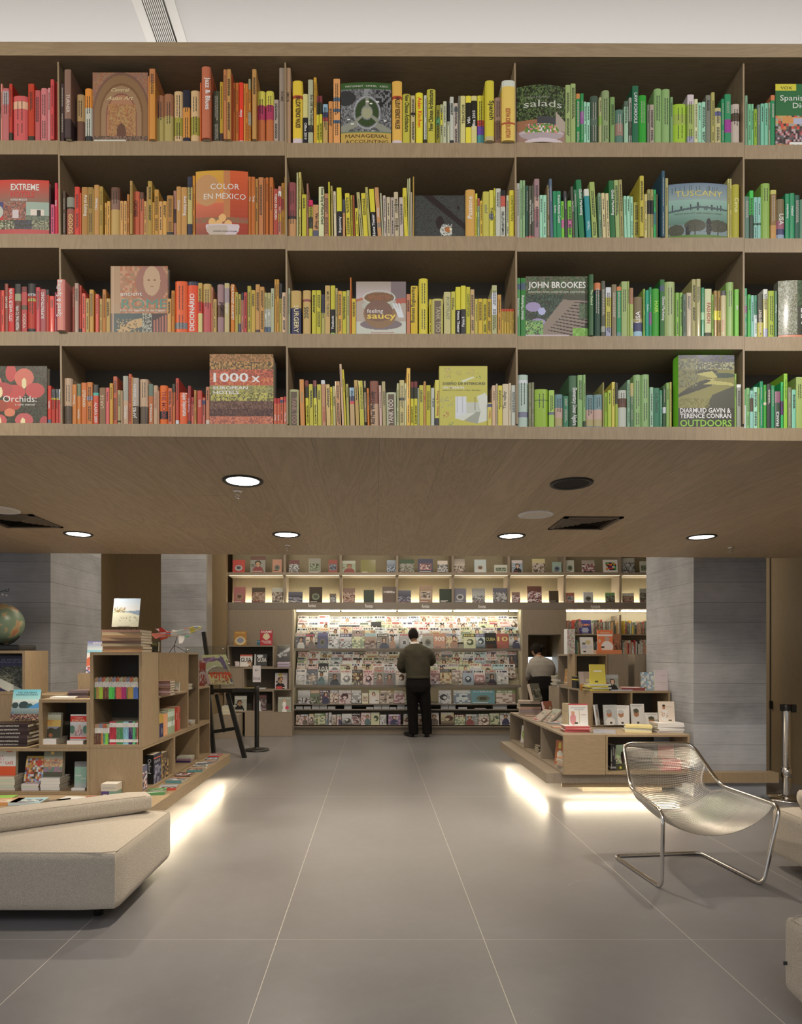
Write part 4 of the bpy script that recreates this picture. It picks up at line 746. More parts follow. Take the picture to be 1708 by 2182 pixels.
# ---- left island
ZP, ZPB = .251, .155
def slab(name, label, cat, boxes, m): mb = MB(); [mb.box(*q) for q in boxes]; return tag(mb.build(name, m), label, cat)
slab('display_platform', 'low wooden floor platform under the left display boxes, lit from below', 'platform', [(-3.9, -1.645, 4.47, 5.94, ZPB, ZP), (-3.12, -1.645, 5.94, 7.0, ZPB, ZP), (-3.1, -2.15, 4.9, 6.9, 0, ZPB)], WD_Y)
crate('tall wooden display box holding two rows of colourful pocket guides', -2.285, -1.868, 4.93, 5.306, .629, 1.40, 'front', th=.025, shelf=(1.02,))
crate('wooden box with closed front below the tall box of pocket guides', -2.285, -1.868, 4.93, 5.73, ZP+.002, .627, 'right')
crate('middle open box of the lowest tier along the aisle on the left', -2.285, -1.868, 5.735, 6.52, ZP+.002, .627, 'right')
crate('last open box of the lowest tier, beside the easel', -2.285, -1.868, 6.525, 6.97, ZP+.002, .627, 'right')
crate('open box with green and red art books, second tier along the left aisle', -2.285, -1.868, 5.31, 6.142, .629, 1.02, 'right')
crate('tall narrow open box below the nose of the model aeroplane', -2.16, -1.868, 6.146, 6.518, .629, 1.40, 'right', shelf=(1.02,))
crate('narrow open box at the far end of the left island, second tier', -2.285, -1.868, 6.522, 6.97, .629, 1.03, 'right')
crate('open box with two travel guides, left of the tall pocket guide box', -2.695, -2.287, 4.93, 5.31, .629, 1.02, 'front', th=.026)
crate('wide low open box with cafe and travel books at the left edge', -3.9, -2.287, 4.93, 5.40, ZP+.002, .627, 'front', th=.024)
crate('closed wooden box behind the stack of black travel books', -3.9, -2.70, 5.32, 5.75, .629, 1.03, 'closed')
crate('open box with a dark travel poster book below the globe', -3.9, -3.04, 5.34, 5.72, 1.032, 1.415, 'front', th=.024)
crate('wooden box behind the tall pocket guide box, beside the left concrete pillar', -2.69, -2.40, 5.80, 5.93, ZP+.002, 1.40, 'closed')
crate('low box behind the tall pocket guide box, carrying the desert book', -2.66, -2.38, 5.50, 5.78, ZP+.002, 1.212, 'closed')
# ---- right island
slab('display_platform', 'low wooden floor platform under the right display boxes, lit from below', 'platform', [(1.635, 3.05, 5.85, 8.0, ZPB, ZP), (2.1, 2.9, 6.2, 7.8, 0, ZPB)], WG_Z)
slab('plinth_board', 'thin lit board under the front edge of the right display island', 'board', [(1.80, 2.95, 5.90, 5.92, .106, .148)], WD_X)
slab('pillar_ledge', 'wooden ledge wrapped around the foot of the right concrete pillar', 'ledge', [(3.052, 3.857, 5.862, 5.955, ZPB, ZP), (3.805, 3.857, 5.955, 7.0, ZPB, ZP)], WD_Z)
crate('low display box with a closed golden front and three side cubbies, right of the aisle', 1.772, 2.165, 5.77, 8.05, ZP+.002, .627, 'left', vdiv=(6.55, 7.30), m=WG_Z)
mb = MB(); mb.box(1.772, 2.165, 5.762, 5.769, ZP+.002, .627); tag(mb.build('golden_end_panel', WD_X), 'plain golden wooden end panel of the low box right of the aisle', 'panel')
crate('low open box with a leaning nature book behind the mesh chair', 2.17, 2.96, 5.77, 6.22, ZP+.002, .627, 'front', th=.02)
slab('display_plinth', 'closed low plinth under the stepped boxes of the right island', 'plinth', [(2.17, 3.05, 6.23, 8.05, ZP+.002, .627)], WG_Z)
crate('open box in two halves showing white biographies, second tier on the right', 2.254, 3.08, 6.40, 6.78, .629, 1.0, 'front', th=.02, vdiv=(2.676,))
crate('side cubby of the second tier, opening to the aisle on the right', 2.254, 2.63, 6.785, 7.14, .629, 1.0, 'left', m=WG_Z)
crate('narrow side cubby of the second tier next to the closed grey box', 2.254, 2.63, 7.145, 7.52, .629, 1.0, 'left', m=WG_Z)
crate('closed grey box with a small stack of white books, beside the person in grey', 2.254, 2.63, 7.525, 7.95, .629, .98, 'closed', m=WG_Z)
crate('open box with a yellow book, topmost tier on the right', 2.282, 2.655, 7.0, 7.25, 1.002, 1.385, 'front', th=.02)
crate('open side cubby of the topmost tier on the right', 2.282, 2.655, 7.255, 7.65, 1.002, 1.385, 'left', m=WG_Z)
crate('closed grey panel box right of the box with the yellow book', 2.66, 2.89, 7.0, 7.3, 1.002, 1.385, 'closed', m=WG_Z)
crate('closed grey box end half hidden behind the right concrete pillar', 2.975, 3.3, 7.02, 7.3, 1.002, 1.385, 'closed', m=WG_Z)
# base for the third tier, behind the second
slab('display_plinth', 'upper plinth behind the white biographies, carrying the topmost tier on the right', 'plinth', [(2.635, 3.08, 6.785, 7.9, .629, 1.0)], WG_Z)
# ---- light strips under the islands
def strip(x0, x1, y0, y1, z, label, m=LED, h=.012):
    mb = MB(); mb.box(x0, x1, y0, y1, z, z+h); return tag(mb.build('led_strip', m), label, 'light strip')
strip(-1.70, -1.68, 4.62, 5.66, .135, 'near warm light strip under the left platform')
strip(-1.70, -1.68, 5.80, 6.80, .135, 'far warm light strip under the left platform')
strip(1.67, 1.69, 6.0, 7.75, .135, 'warm light strip under the aisle side of the right platform')
strip(1.84, 2.94, 5.945, 5.965, .102, 'warm light strip under the front of the right platform')
# ---- back wall shelving
YB = 10.7
UB = empty('magazine_wall_unit', 'long back wall unit with two lit book shelves above a bright magazine niche', 'shelving unit', (0, YB, 0))
def ub(n, m, *boxes):
    mb = MB()
    for q in boxes: x0, x1, y0, y1, z0, z1 = q; mb.box(x0, x1, y0-YB, y1-YB, z0, z1)
    return mb.build(n, m, UB)
XL, XR, X0, X1 = X_(484, YB), 5.56, X_(626.5, YB), X_(1109, YB)
zH0, zH1 = 2.175, 2.295; z1s = Z_(1225.5, YB-.03)
ub('header_band', GREYH, (XL, XR, YB, YB+.02, zH0, zH1)); ub('header_top', GREYH, (XL, XR, YB+.02, 11.1, zH1-.02, zH1))
ub('upper_back_panel', wood('olive_veneer', (.33, .285, .19), (.29, .25, .165), 'z'), (XL, XR, 11.1, 11.13, 2.2, ZC))
ub('shelf_board', WG_Z, (XL, XR, YB-.02, 11.1, z1s, z1s+.05))
for px in (605.7, 725.5, 845.9, 964.8, 1084.5, 1204, 1323, 1442):
    x = X_(px, YB); ub('upright', WG_Z, (x-.02, x+.02, YB+.03, 11.1, zH1, z1s)); ub('upright', WG_Z, (x-.02, x+.02, YB+.03, 11.1, z1s+.05, 3.3))
NICH = mat('niche_laminate', (.50, .45, .33), .55)
ub('left_panel', WG_Z, (XL, X0, YB+.004, YB+.02, 0, zH0)); ub('niche_side', NICH, (X0-.03, X0, YB, 11.15, 0, zH0)); ub('niche_side', NICH, (X1, X1+.03, YB, 11.15, 0, zH0))
ub('niche_back', NICH, (X0, X1, 11.15, 11.17, 0, zH0)); ub('niche_top', NICH, (X0, X1, YB+.02, 11.15, zH0-.01, zH0))
xa0, xa1, za = X_(1125, YB), X_(1195, YB), Z_(1352, YB); xr = X_(1206, YB)
ub('right_panel', WG_Z, (X1+.03, xa0, YB+.004, YB+.02, 0, zH0), (xa1, xr, YB+.004, YB+.02, 0, zH0), (xa0, xa1, YB+.004, YB+.02, za, zH0))
ub('alcove', WB_Z, (xa0-.02, xa0, YB+.02, 11.6, 0, za), (xa1, xa1+.02, YB+.02, 11.6, 0, za), (xa0, xa1, 11.6, 11.62, 0, za), (xa0, xa1, YB+.02, 11.6, za, za+.02), (xa0, xa1, 11.0, 11.6, .98, 1.0))
ub('right_niche_back', NICH, (xr, XR, 11.1, 11.12, 0, zH0)); ub('right_niche_side', NICH, (xr-.02, xr, YB+.02, 11.1, 0, zH0))
xd = X_(1322, YB)
ub('divider', WG_Z, (xd-.012, xd+.02, YB+.03, 11.1, 0, zH0-.1))
for z in (1.742, 1.395, 1.05, .7, .35): ub('shelf', WG_Z, (xr, XR, YB+.06, 11.1, z-.02, z))
LIPS = [(1382.5, .07), (1460.5, .05), (1500.5, .05), (1512, .04), (1546, .08)]
ZL = [Z_(q[0], YB-.03) for q in LIPS]
for z, (q, th) in zip(ZL, LIPS): ub('magazine_shelf', GREYH, (X0+.003, X1-.003, YB-.03, 11.14, z-.012, z+.006))
ub('kick_board', WG_Z, (X0, X1, YB+.02, YB+.05, 0, ZL[4]-.01)); ub('bottom_lip', WG_Z, (X0, X1, YB-.03, YB-.01, ZL[4]-.03, ZL[4]+.01))
for z0, nst, dz, dy in ((ZL[0], 4, .107, .075), (ZL[1], 4, .107, .075)):
    for k in range(1, nst): ub('rack_step', NICH, (X0+.004, X1-.004, YB+.0+k*dy+.01, YB+k*dy+.022, z0, z0+k*dz-.012))
strips = [X0+.02, X_(725.5, YB), X_(845.9, YB), X_(964.8, YB), X_(1084.5, YB), X1-.02]
for k in range(5): strip(strips[k]+.02, strips[k+1]-.02, YB+.03, YB+.06, zH0-.035, 'warm light tube above the magazines, %s from left' % ordn(k+1), LED2, .02)
strip(xr+.01, xd-.03, YB+.03, YB+.06, zH0-.035, 'warm light tube above the self-help shelf, left part', LED2, .02); strip(xd+.03, XR-.02, YB+.03, YB+.06, zH0-.035, 'warm light tube above the self-help shelf, right part', LED2, .02)
ub('shelf_lip', GREYH, (X0+.003, X1-.003, YB-.03, YB-.018, ZL[0]-.034, ZL[0]-.01)); ub('shelf_lip', GREYH, (X0+.003, X1-.003, YB-.03, YB-.018, ZL[1]-.034, ZL[1]-.01))
LEDM = mat('led_shelf', (1,1,1), .5, emit=(1, .9, .7), es=7)
strip(X0+.03, X1-.03, YB+.06, YB+.08, ZL[0]-.022, 'light strip under the upper magazine shelf', LEDM, .008)
strip(X0+.03, X1-.03, YB+.06, YB+.08, ZL[1]-.022, 'light strip under the lower magazine shelf', LEDM, .008)
upx = [XL+.01] + [X_(p, YB) for p in (605.7, 725.5, 845.9, 964.8, 1084.5, 1204, 1323, 1442)] + [XR-.02]
LEDW = mat('led_wash', (1,1,1), .5, emit=(1, .9, .7), es=60)
LEDL = mat('led_line', (1,1,1), .5, emit=(1, .88, .62), es=1.1)
for k in range(9):
    strip(upx[k]+.03, upx[k+1]-.03, 11.02, 11.045, zH1+.003, 'warm light strip behind the lower row of display books, bay %s from left' % ordn(k+1), LEDW, .01)
    strip(upx[k]+.03, upx[k+1]-.03, YB-.018, YB-.006, z1s-.0075, 'thin light line under the upper display shelf, bay %s from left' % ordn(k+1), LEDL, .006)
def sign(txt, px, py):
    Y = YB - .004; t = MB(); hh = .068; t.text(txt, (X_(px, Y), 0, Z_(py+2.6, Y)), (1,0,0), (0,0,1), hh*.8, (.8,.74,.55), align='c', bold=True, width=None)
    return t, Y
for k, (tx, px, py) in enumerate((('Revistas', 664.5, 1291), ('Revistas', 786, 1292), ('Revistas', 906.5, 1292.5), ('Revistas', 1027, 1293), ('Autoajuda', 1268, 1295))):
    g, _, dim = text_geo(tx, True); mb = MB(); Y = YB - .004; wd = (16 if k < 4 else 20)*Y/F
    mb.text(tx, (X_(px, Y), 0, Z_(py+3, Y)), (1,0,0), (0,0,1), .058, (.8,.74,.55), align='c', bold=True, width=wd)
    for i, v in enumerate(list(mb.v)): mb.v[i] = (v[0], v[1]+Y, v[2])
    n0 = len(mb.v)
    tag(mb.build('shelf_sign', WHITE), 'cream lettering %s on the grey header band, %s from left' % (tx, ordn(k+1)), 'sign', 'header lettering')
# ---- stepped boxes left of the magazines
yf = 10.38
def bxp(label, pa, pb, ya, yb_, face='front', m=WG_Z, d=.29, back=None): return crate(label, X_(pa, yf), X_(pb, yf), yf, yf+d, Z_(yb_, yf)+.001, Z_(ya, yf)-.001, face, m=m, backm=back)
bxp('open wooden box with two guide books, top of the stepped boxes left of the magazines', 484.5, 583, 1375.6, 1422.6)
bxp('open wooden box with a fashion magazine, second of the stepped boxes left of the magazines', 517, 617, 1422.6, 1471)
bxp('open wooden box with two magazines, lowest of the stepped boxes left of the magazines', 478, 582.7, 1471, 1518)
bxp('closed wooden base box under the stepped boxes left of the magazines', 521.5, 622, 1518, 1569, 'closed')
crate('closed pale box with a pile of books beside the easel', X_(458, 10.2), X_(512, 10.2), 10.1, 10.37, 0, Z_(1522, 10.15), 'closed', m=WG_Z)
bxp('narrow closed wooden box left of the fashion magazine box', 470, 516.5, 1423, 1470.6, 'closed')
# ================================================================== loose books and magazines
def gen(seed, base, style='photo', pal=None, w=14, h=18):
    R = random.Random(seed); c = CV(w, h, base, seed)
    pal = pal or R.choice([['776', '998', '554'], ['a86', 'b98', '743'], ['678', '9ab', '445'], ['a66', 'dcc', '644'], ['786', '9a8', '554'], ['cba', '987', '654'], ['445', '667', '99a'], ['bbb', '888', '555']])
    if style == 'photo': c.n(0, .3, 1, .95, pal, 2); c.n(.1, .4, .9, .85, pal[:2], 3, .5)
    elif style == 'land': c.g(0, 0, 1, .5, pal[1], pal[0]); c.n(0, .5, 1, 1, pal, 2)
    elif style == 'face':
        c.r(0, .25, 1, 1, pal[1]); x = R.uniform(.4, .62); hair = R.choice(['322', '532', '853', '211']); sk = R.choice(['c96', 'b85', 'da8', 'a74']); cl = R.choice(['335', '933', 'ddd', '222', '366', 'a64'])
        c.e(x, .42, .2, .17, hair); c.e(x, .46, .13, .13, sk); c.e(x, .95, .38, .36, cl); c.r(x-.06, .55, x+.06, .64, sk)
        c.r(.05, .5, .25, .53, R.choice(['c33', '333', 'eee'])); c.r(.05, .58, .3, .6, '444')
    elif style == 'block': c.r(.08, .35, .92, .8, pal[0]); c.n(.15, .4, .85, .75, pal, 2)
    elif style == 'obj': c.e(.5, .62, .3, .22, pal[0]); c.e(.5, .6, .18, .12, pal[2])
    for k in range(R.randint(1, 3)): y = R.uniform(.82, .94); c.r(.1, y, R.uniform(.4, .9), y+.03, R.choice(['222', 'ddd', '944']))
    g_ = c.a.mean(2, keepdims=True); c.a = (c.a*.78 + g_*.22)*.85
    return c
def mast(c, col, seed):
    R = random.Random(seed); x = .08
    while x < .85: wd = R.uniform(.06, .12); c.r(x, .05, x+wd*.75, .16, col); x += wd
    return c
def face_book(x, y, z, w, h, t, cv, lab, rz=0, tilt=.12, texts=(), spine='665', cat='display book', group=None, name='display_book', bend=0):
    o = cover_book(w, h, t, cv, texts, spine, spine, bend=bend, name=name); return put(o, (x, y, z), rz, tilt, lab, cat, group)
def px_face(px0, px1, py0, py1, Y, cv, lab, tilt=.15, t=.012, **k):
    """front cover filling the pixel box, its foot at depth Y"""
    h = (py1-py0)*Y/F/math.cos(tilt); return face_book(X_((px0+px1)/2, Y), Y, Z_(py1, Y), (px1-px0)*Y/F, h, t, cv, lab, tilt=tilt, **k)
def flat_book(x, y, z, w, d, t, rz, col, lab, cv=None, group=None, spine=None, cat='display book', texts=(), side=None):
    """book lying flat, cover up, spine towards -Y; origin bottom centre"""
    mb = MB(); sp = hx(spine or col)
    if cv is not None: mb.canvas(cv.a, (-w/2, -d/2, t), (w, 0, 0), (0, d, 0))
    else: mb.quad((-w/2, -d/2, t), (w/2, -d/2, t), (w/2, d/2, t), (-w/2, d/2, t), hx(col))
    mb.quad((w/2, -d/2, 0), (-w/2, -d/2, 0), (-w/2, d/2, 0), (w/2, d/2, 0), sp)
    th = min(.002, t*.2)
    mb.quad((-w/2, -d/2, 0), (w/2, -d/2, 0), (w/2, -d/2, t), (-w/2, -d/2, t), sp)
    for z0, z1 in ((0, th), (t-th, t)):
        mb.quad((w/2, -d/2, z0), (w/2, d/2, z0), (w/2, d/2, z1), (w/2, -d/2, z1), sp); mb.quad((-w/2, d/2, z0), (-w/2, -d/2, z0), (-w/2, -d/2, z1), (-w/2, d/2, z1), sp); mb.quad((w/2, d/2, z0), (-w/2, d/2, z0), (-w/2, d/2, z1), (w/2, d/2, z1), sp)
    for tx in texts:
        s, u0, v0, size, col2 = tx[:5]; kw = dict(tx[5]) if len(tx) > 5 else {}
        if kw.pop('spine', None): wd = kw.pop('w', .6); mb.text(s, (-w/2+u0*w, -d/2-.0003, t*v0), (1,0,0), (0,0,1), size, hx(col2), width=wd*w, **kw)
        else: wd = kw.pop('w', None); mb.text(s, (-w/2+u0*w, -d/2+v0*d, t+.0003), (1,0,0), (0,1,0), size, hx(col2), width=wd*w if wd else None, **kw)
    o = mb.build('booklet' if cat == 'booklet' else 'display_book' , GLS)
    if t > .006: pg = MB(); pg.box(-w/2+.003, w/2-.003, -d/2+.0008, d/2-.003, th, t-th); pg.build('page_block', PAGES, o)
    o.location = (x, y, z); o.rotation_euler = (0, 0, rz); return tag(o, lab, cat, group)
def stack(x, y, z, w, d, t, n, cols, what, where, rz=0, spread=.03, cv=None, group=None, seed=1, texts=(), side='spine', spine=None):
    R = random.Random(seed)
    for k in range(n):
        pos = 'topmost' if k == n-1 else 'bottom one' if k == 0 else '%s from bottom' % ordn(k+1)
        flat_book(x + R.uniform(-1, 1)*spread*.3, y + R.uniform(-1, 1)*spread*.3, z + k*(t+.0006), w, d, t, rz + R.uniform(-1, 1)*spread*2, cols[k % len(cols)], '%s, %s, %s' % (what, pos, where), cv=cv if k == n-1 else None, group=group or ('stack ' + where), texts=texts, spine=spine)
    return z + n*(t+.0006)
# ---------------- magazines in the lit niche
MAGC = ['ddd', 'eed', 'ccb', 'cdd', 'edc', 'bbb', 'eec', 'dcd', 'dba', 'c99', 'acd', 'ec9', 'dda']
MAGD = ['334', '443', '567', '899', 'a99', '755', '9ab', '665', '788', 'baa']
SP1 = {0: [(628.4, 649.7, 'bba', 'c44', 'face', 'Carta'), (650.5, 670.3, '567', 'c33', 'face', None), (675.6, 697.5, '558', '779', 'obj', 'ÉPOCA'), (698.4, 722.7, '333', '554', 'photo', None), (723.5, 748.6, '446', 'aab', 'land', None), (749.4, 776, '877', 'a88', 'photo', None), (776.8, 801.1, '9bb', '79a', 'land', 'TOCO'), (802.7, 827.7, '443', 'ddc', 'face', 'EXAME'), (828.5, 849.8, '999', '333', 'face', None), (850.6, 872, 'aaa', 'c33', 'obj', 'PME'), (900, 923.2, 'aa9', 'b44', 'obj', 'PORTFOLIO'), (923.6, 949, 'd85', 'eed', 'plain', '900'), (950, 975, 'aab', '777', 'face', None), (987.8, 1013, '343', 'cb4', 'obj', None), (1013.4, 1033.5, '557', '99b', 'obj', None), (1033.5, 1058, '222', 'bb4', 'plain', 'CUBA'), (1058.2, 1084.5, 'c42', 'dc5', 'plain', '10'), (1085, 1109, '998', '445', 'face', None)]}
SPT = {(0, 1, 2): ('ec9', 'LOLA'), (0, 2, 7): ('222', 'Forbes'), (0, 1, 5): ('fff', 'GQ'), (0, 2, 4): ('adc', 'GALILEU'), (0, 2, 5): ('eed', 'info'), (1, 0, 3): ('bbb', 'Mundo'), (1, 0, 7): ('a98', 'Viagem'), (1, 1, 2): ('333', '103'), (1, 2, 17): ('eee', 'VIP'), (1, 3, 18): ('eee', 'SAÚDE'), (1, 3, 19): ('cbb', 'gula'), (1, 0, 17): ('aa9', 'UP'), (1, 3, 13): ('ccc', 'CASA LEGAL'), (1, 0, 8): ('bbb', 'ELLE')}
def mag_art(seed, base, tcol, style):
    R = random.Random(seed); c = CV(18, 24, base, seed)
    tones = R.choice([['cba', '987', '543'], ['bcc', '789', '345'], ['dcb', 'a87', '643'], ['ccc', '999', '444'], ['cc9', '897', '453'], ['dbb', 'a77', '533'], ['ddd', 'bbb', '777'], ['cb8', 'a74', '532']])
    if style in ('face', 'photo', 'obj', 'block', 'land') and R.random() < .75: c.r(0, .0 if R.random() < .5 else .2, 1, 1, tones[0])
    if R.random() < .6: c.n(0, .22, 1, 1, [tones[1], tones[0], tones[1]], 2, .45)
    if R.random() < .35: c.g(0, .3, 1, 1, tones[0], tones[2])
    if style == 'face': x = R.uniform(.3, .7); c.e(x, .3, .17, .17, R.choice(['322', '532', '864', '211'])); c.e(x, .34, .11, .13, R.choice(['c96', 'b85', 'da8', 'a74'])); c.e(x, .85, .32, .40, R.choice(['446', '944', 'ddd', '333', '577', 'a75', '765']))
    elif style == 'land': c.g(0, .2, 1, .6, tones[0], tones[1]); c.n(0, .6, 1, 1, tones, 2)
    elif style == 'obj': c.e(R.uniform(.35, .65), R.uniform(.45, .65), .3, .22, tones[2]); c.e(.5, .55, .15, .1, tones[0])
    elif style == 'photo': c.n(0, .2, 1, .95, [tones[0], tones[1], tones[1], tones[0]], 3); c.n(.15, .4, .85, .9, tones, 3, .3)
    elif style == 'block': c.r(.1, .35, .9, .8, tones[1]); c.n(.2, .42, .8, .7, tones[:2], 2)
    x = .06
    while x < .82: wd = R.uniform(.10, .17); c.r(x, .045, x+wd*.8, .17, tcol); x += wd
    for k in range(R.randint(1, 4)): y = R.uniform(.25, .92); x = R.choice([.06, .6]); c.r(x, y, x+R.uniform(.15, .32), y+.035, R.choice(['222', 'eee', 'a44', tcol]))
    return c
def magazine(px0, px1, Yf, z, h, base, tcol, style, title, lab, group, seed, tilt=.22, dim=.84):
    w = (px1-px0)*Yf/F; R = random.Random(seed)
    c = mag_art(seed, base, tcol, style) if style != 'plain' and not title else gen(seed, base, style if style != 'plain' else 'x')
    tx = []
    if title:
        if style == 'plain': tx = [(title, .5, .52, .3 if len(title) < 4 else .2, tcol, dict(w=.84, align='c', bold=True))]
        else: c.r(0, 0, 1, .2, base); tx = [(title, .5, .17, .12, tcol, dict(w=.84, align='c', bold=True))]
    mb = MB(); mb.canvas(c.a, (-w/2, 0, 0), (w, 0, 0), (0, 0, h))
    for s, x, y, size, col, kw in tx: kw = dict(kw); wd = kw.pop('w'); mb.text(s, (-w/2+x*w, -.0004, h*(1-y)), (1,0,0), (0,0,1), size*h, hx(col), width=wd*w, **kw)
    for q in range(len(mb.c)):
        v = mb.c[q]; g_ = (v[0]+v[1]+v[2])/3; mb.c[q] = tuple((e*.74 + g_*.26)*dim for e in v)
    t = .006; sp = hx(base); mb.quad((-w/2, t, 0), (-w/2, 0, 0), (-w/2, 0, h), (-w/2, t, h), sp); mb.quad((w/2, 0, 0), (w/2, t, 0), (w/2, t, h), (w/2, 0, h), (.6,.58,.52)); mb.quad((-w/2, 0, h), (w/2, 0, h), (w/2, t, h), (-w/2, t, h), (.6,.58,.52)); mb.quad((w/2, t, 0), (-w/2, t, 0), (-w/2, t, h), (w/2, t, h), sp); mb.quad((-w/2, t, 0), (w/2, t, 0), (w/2, 0, 0), (-w/2, 0, 0), sp)
    o = mb.build('magazine', GLS); return put(o, (X_((px0+px1)/2, Yf), Yf, z), R.uniform(-.02, .02), tilt, lab, 'magazine', group)
TIER = ['front row', 'second row', 'third row', 'back row']
for s, zb in enumerate((ZL[0], ZL[1])):
    for k in range(4):
        Yf = YB - .022 + k*.075; z = zb + .008 + k*.107
        if s == 0 and k == 0: items = SP1[0]
        else:
            R = random.Random(40 + s*7 + k); items = []; x = 630 + k*1.5; i = 0
            while x < 1088 + k*0:
                wd = R.uniform(21, 26); 
                if x + wd > 1107: break
                base = R.choice(MAGC if k >= 1 else MAGC[:6] + MAGD); items.append((x, x+wd-.6, base, R.choice(['a44', '446', '333', '222', '755', 'b76', '565', '977', '777']), R.choice(['face', 'face', 'photo', 'block', 'obj']), None)); x += wd; i += 1
            for (a, b, i), v in SPT.items():
                if a == s and b == k and i < len(items): q = items[i]; items[i] = (q[0], q[1], v[0], 'c33' if v[0] not in ('222', '333', '933') else 'eee', 'face' if v[0] not in ('222', '333') else 'plain', v[1])
        for i, q in enumerate(items):
            R2 = random.Random(s*1000 + k*100 + i)
            magazine(q[0], q[1], Yf, z, R2.uniform(.255, .28), q[2], q[3], q[4], q[5], '%s magazine, %s from left in the %s of the %s rack' % (cname(q[2]), ordn(i+1), TIER[k], 'upper' if s == 0 else 'middle'), 'magazines in the lit niche', s*1000+k*100+i, dim=.9 if s == 0 and k > 1 else .84)
row3 = [(634, 660, '9ba', 'land'), (661, 680, 'da7', 'land'), (681, 702, '646', 'face'), (703, 720, 'aaa', 'photo'), (721, 747.5, 'cbb', 'obj'), (748.5, 769, '889', 'photo'), (771, 784, 'dda', 'block'), (786, 808, 'cd8', 'face'), (809, 838, 'b95', 'photo'), (839, 862, 'ba7', 'photo'), (863, 886, 'a96', 'photo'), (934, 961, 'db8', 'obj'), (966, 1002, 'c85', 'photo'), (1004, 1054, '4ab', 'obj'), (1057, 1098, '8a5', 'photo')]
for i, q in enumerate(row3): magazine(q[0], q[1], YB-.015, ZL[2]+.008, (28 if i != 6 else 22)*YB/F*1.03, q[2], 'eee', q[3], 'SVERRE' if i == 13 else 'VIAGEM' if i == 1 else None, '%s magazine, %s from left on the shelf above the paper stacks' % (cname(q[2]), ordn(i+1)), 'magazines below the racks', 5000+i, .12)
row4 = [(630, 640, '964'), (640, 657, '568'), (658, 668, 'b93'), (669, 692, '683'), (693, 699, 'aaa'), (700, 706, '99a'), (707, 716, '457'), (717, 727, '687'), (728, 749, 'a99'), (749, 768, '433'), (769, 789, 'a97'), (790, 808, '9aa'), (809, 823, 'bbb'), (827, 853, '96a'), (859, 885, '467'), (886, 905, '443'), (906, 935, 'baa'), (939, 967, '567'), (968, 991, '832'), (992, 1018, '899'), (1019, 1042, '786'), (1043, 1064, '998'), (1065, 1090, '675')]
for i, q in enumerate(row4): magazine(q[0], q[1], YB-.015, ZL[4]+.008, (22 + (i*7) % 6)*YB/F, q[2], 'ddd', ['photo', 'face', 'obj'][i % 3], 'MÉXICO' if i == 9 else None, '%s magazine, %s from left on the lowest rack shelf' % (cname(q[2]), ordn(i+1)), 'magazines on the lowest shelf', 6000+i, .14)
for i, (a, b, n) in enumerate([(630, 645, 3), (647, 662, 3), (664, 680, 4), (681, 696, 4), (698, 714, 3), (733, 749, 4), (780, 795, 2), (796, 812, 4), (813, 829, 4), (830, 844, 2), (846, 862, 4), (863, 880, 3), (886, 900, 3), (939, 955, 5), (956, 970, 4), (976, 995, 2), (1011, 1035, 1), (1050, 1080, 4)]):
    w = (b-a)*YB/F; c = ['ccc', 'bbb', 'cbc'][i % 3] if i < 16 else ['c85', '452'][i-16]
    for k in range(n): flat_book(X_((a+b)/2, YB), YB + .09, ZL[3]+.007+k*.0165, w, .17, .016, 0, c, '%s booklet lying flat, %s in pile %s from left below the magazine shelves' % (cname(c), ordn(k+1), ordn(i+1)), group='booklet piles under the magazines', spine='bbb', cat='booklet')
# clear acrylic guards in front of the racks
for z, nm in ((ZL[0], 'upper'), (ZL[1], 'middle')):
    mb = MB(); mb.box(X0+.01, X1-.01, YB-.032, YB-.029, z, z+.085); tag(mb.build('acrylic_guard', GLASS), 'clear acrylic strip holding the front magazines of the %s rack' % nm, 'shelf guard')
# ---------------- display books on the two shelves above the niche
up1 = [(495, 521, 1194, 'd32', 'obj'), (533, 565, 1186, '743', 'face'), (580, 600, 1193, 'c86', 'obj'), (615.5, 637, 1195, '733', 'photo'), (657, 683, 1191, '998', 'block'), (699.5, 718.5, 1194, 'a43', 'block'), (726, 757, 1196, 'bba', 'face'), (768, 800, 1194, '882', 'x'), (824, 843, 1195, 'aa9', 'land'), (851, 882, 1193, '353', 'photo'), (890.5, 922, 1192, '446', 'block'), (932, 953.5, 1196, 'dcb', 'photo'), (965, 990, 1192, '568', 'land'), (1010.5, 1035.5, 1193.5, 'bcc', 'obj'), (1053, 1081, 1205, 'ccb', 'block'), (1090, 1113, 1195, 'dcc', 'face'), (1134, 1161, 1192, 'dc8', 'photo'), (1177, 1196, 1199, '9ba', 'obj'), (1205.5, 1223, 1195, 'ccb', 'obj'), (1240, 1266.5, 1195, 'ba9', 'photo'), (1285.5, 1316, 1194, 'dcd', 'photo'), (1325.5, 1352, 1190, 'bba', 'photo'), (1364, 1380, 1197, 'ccb', 'block')]
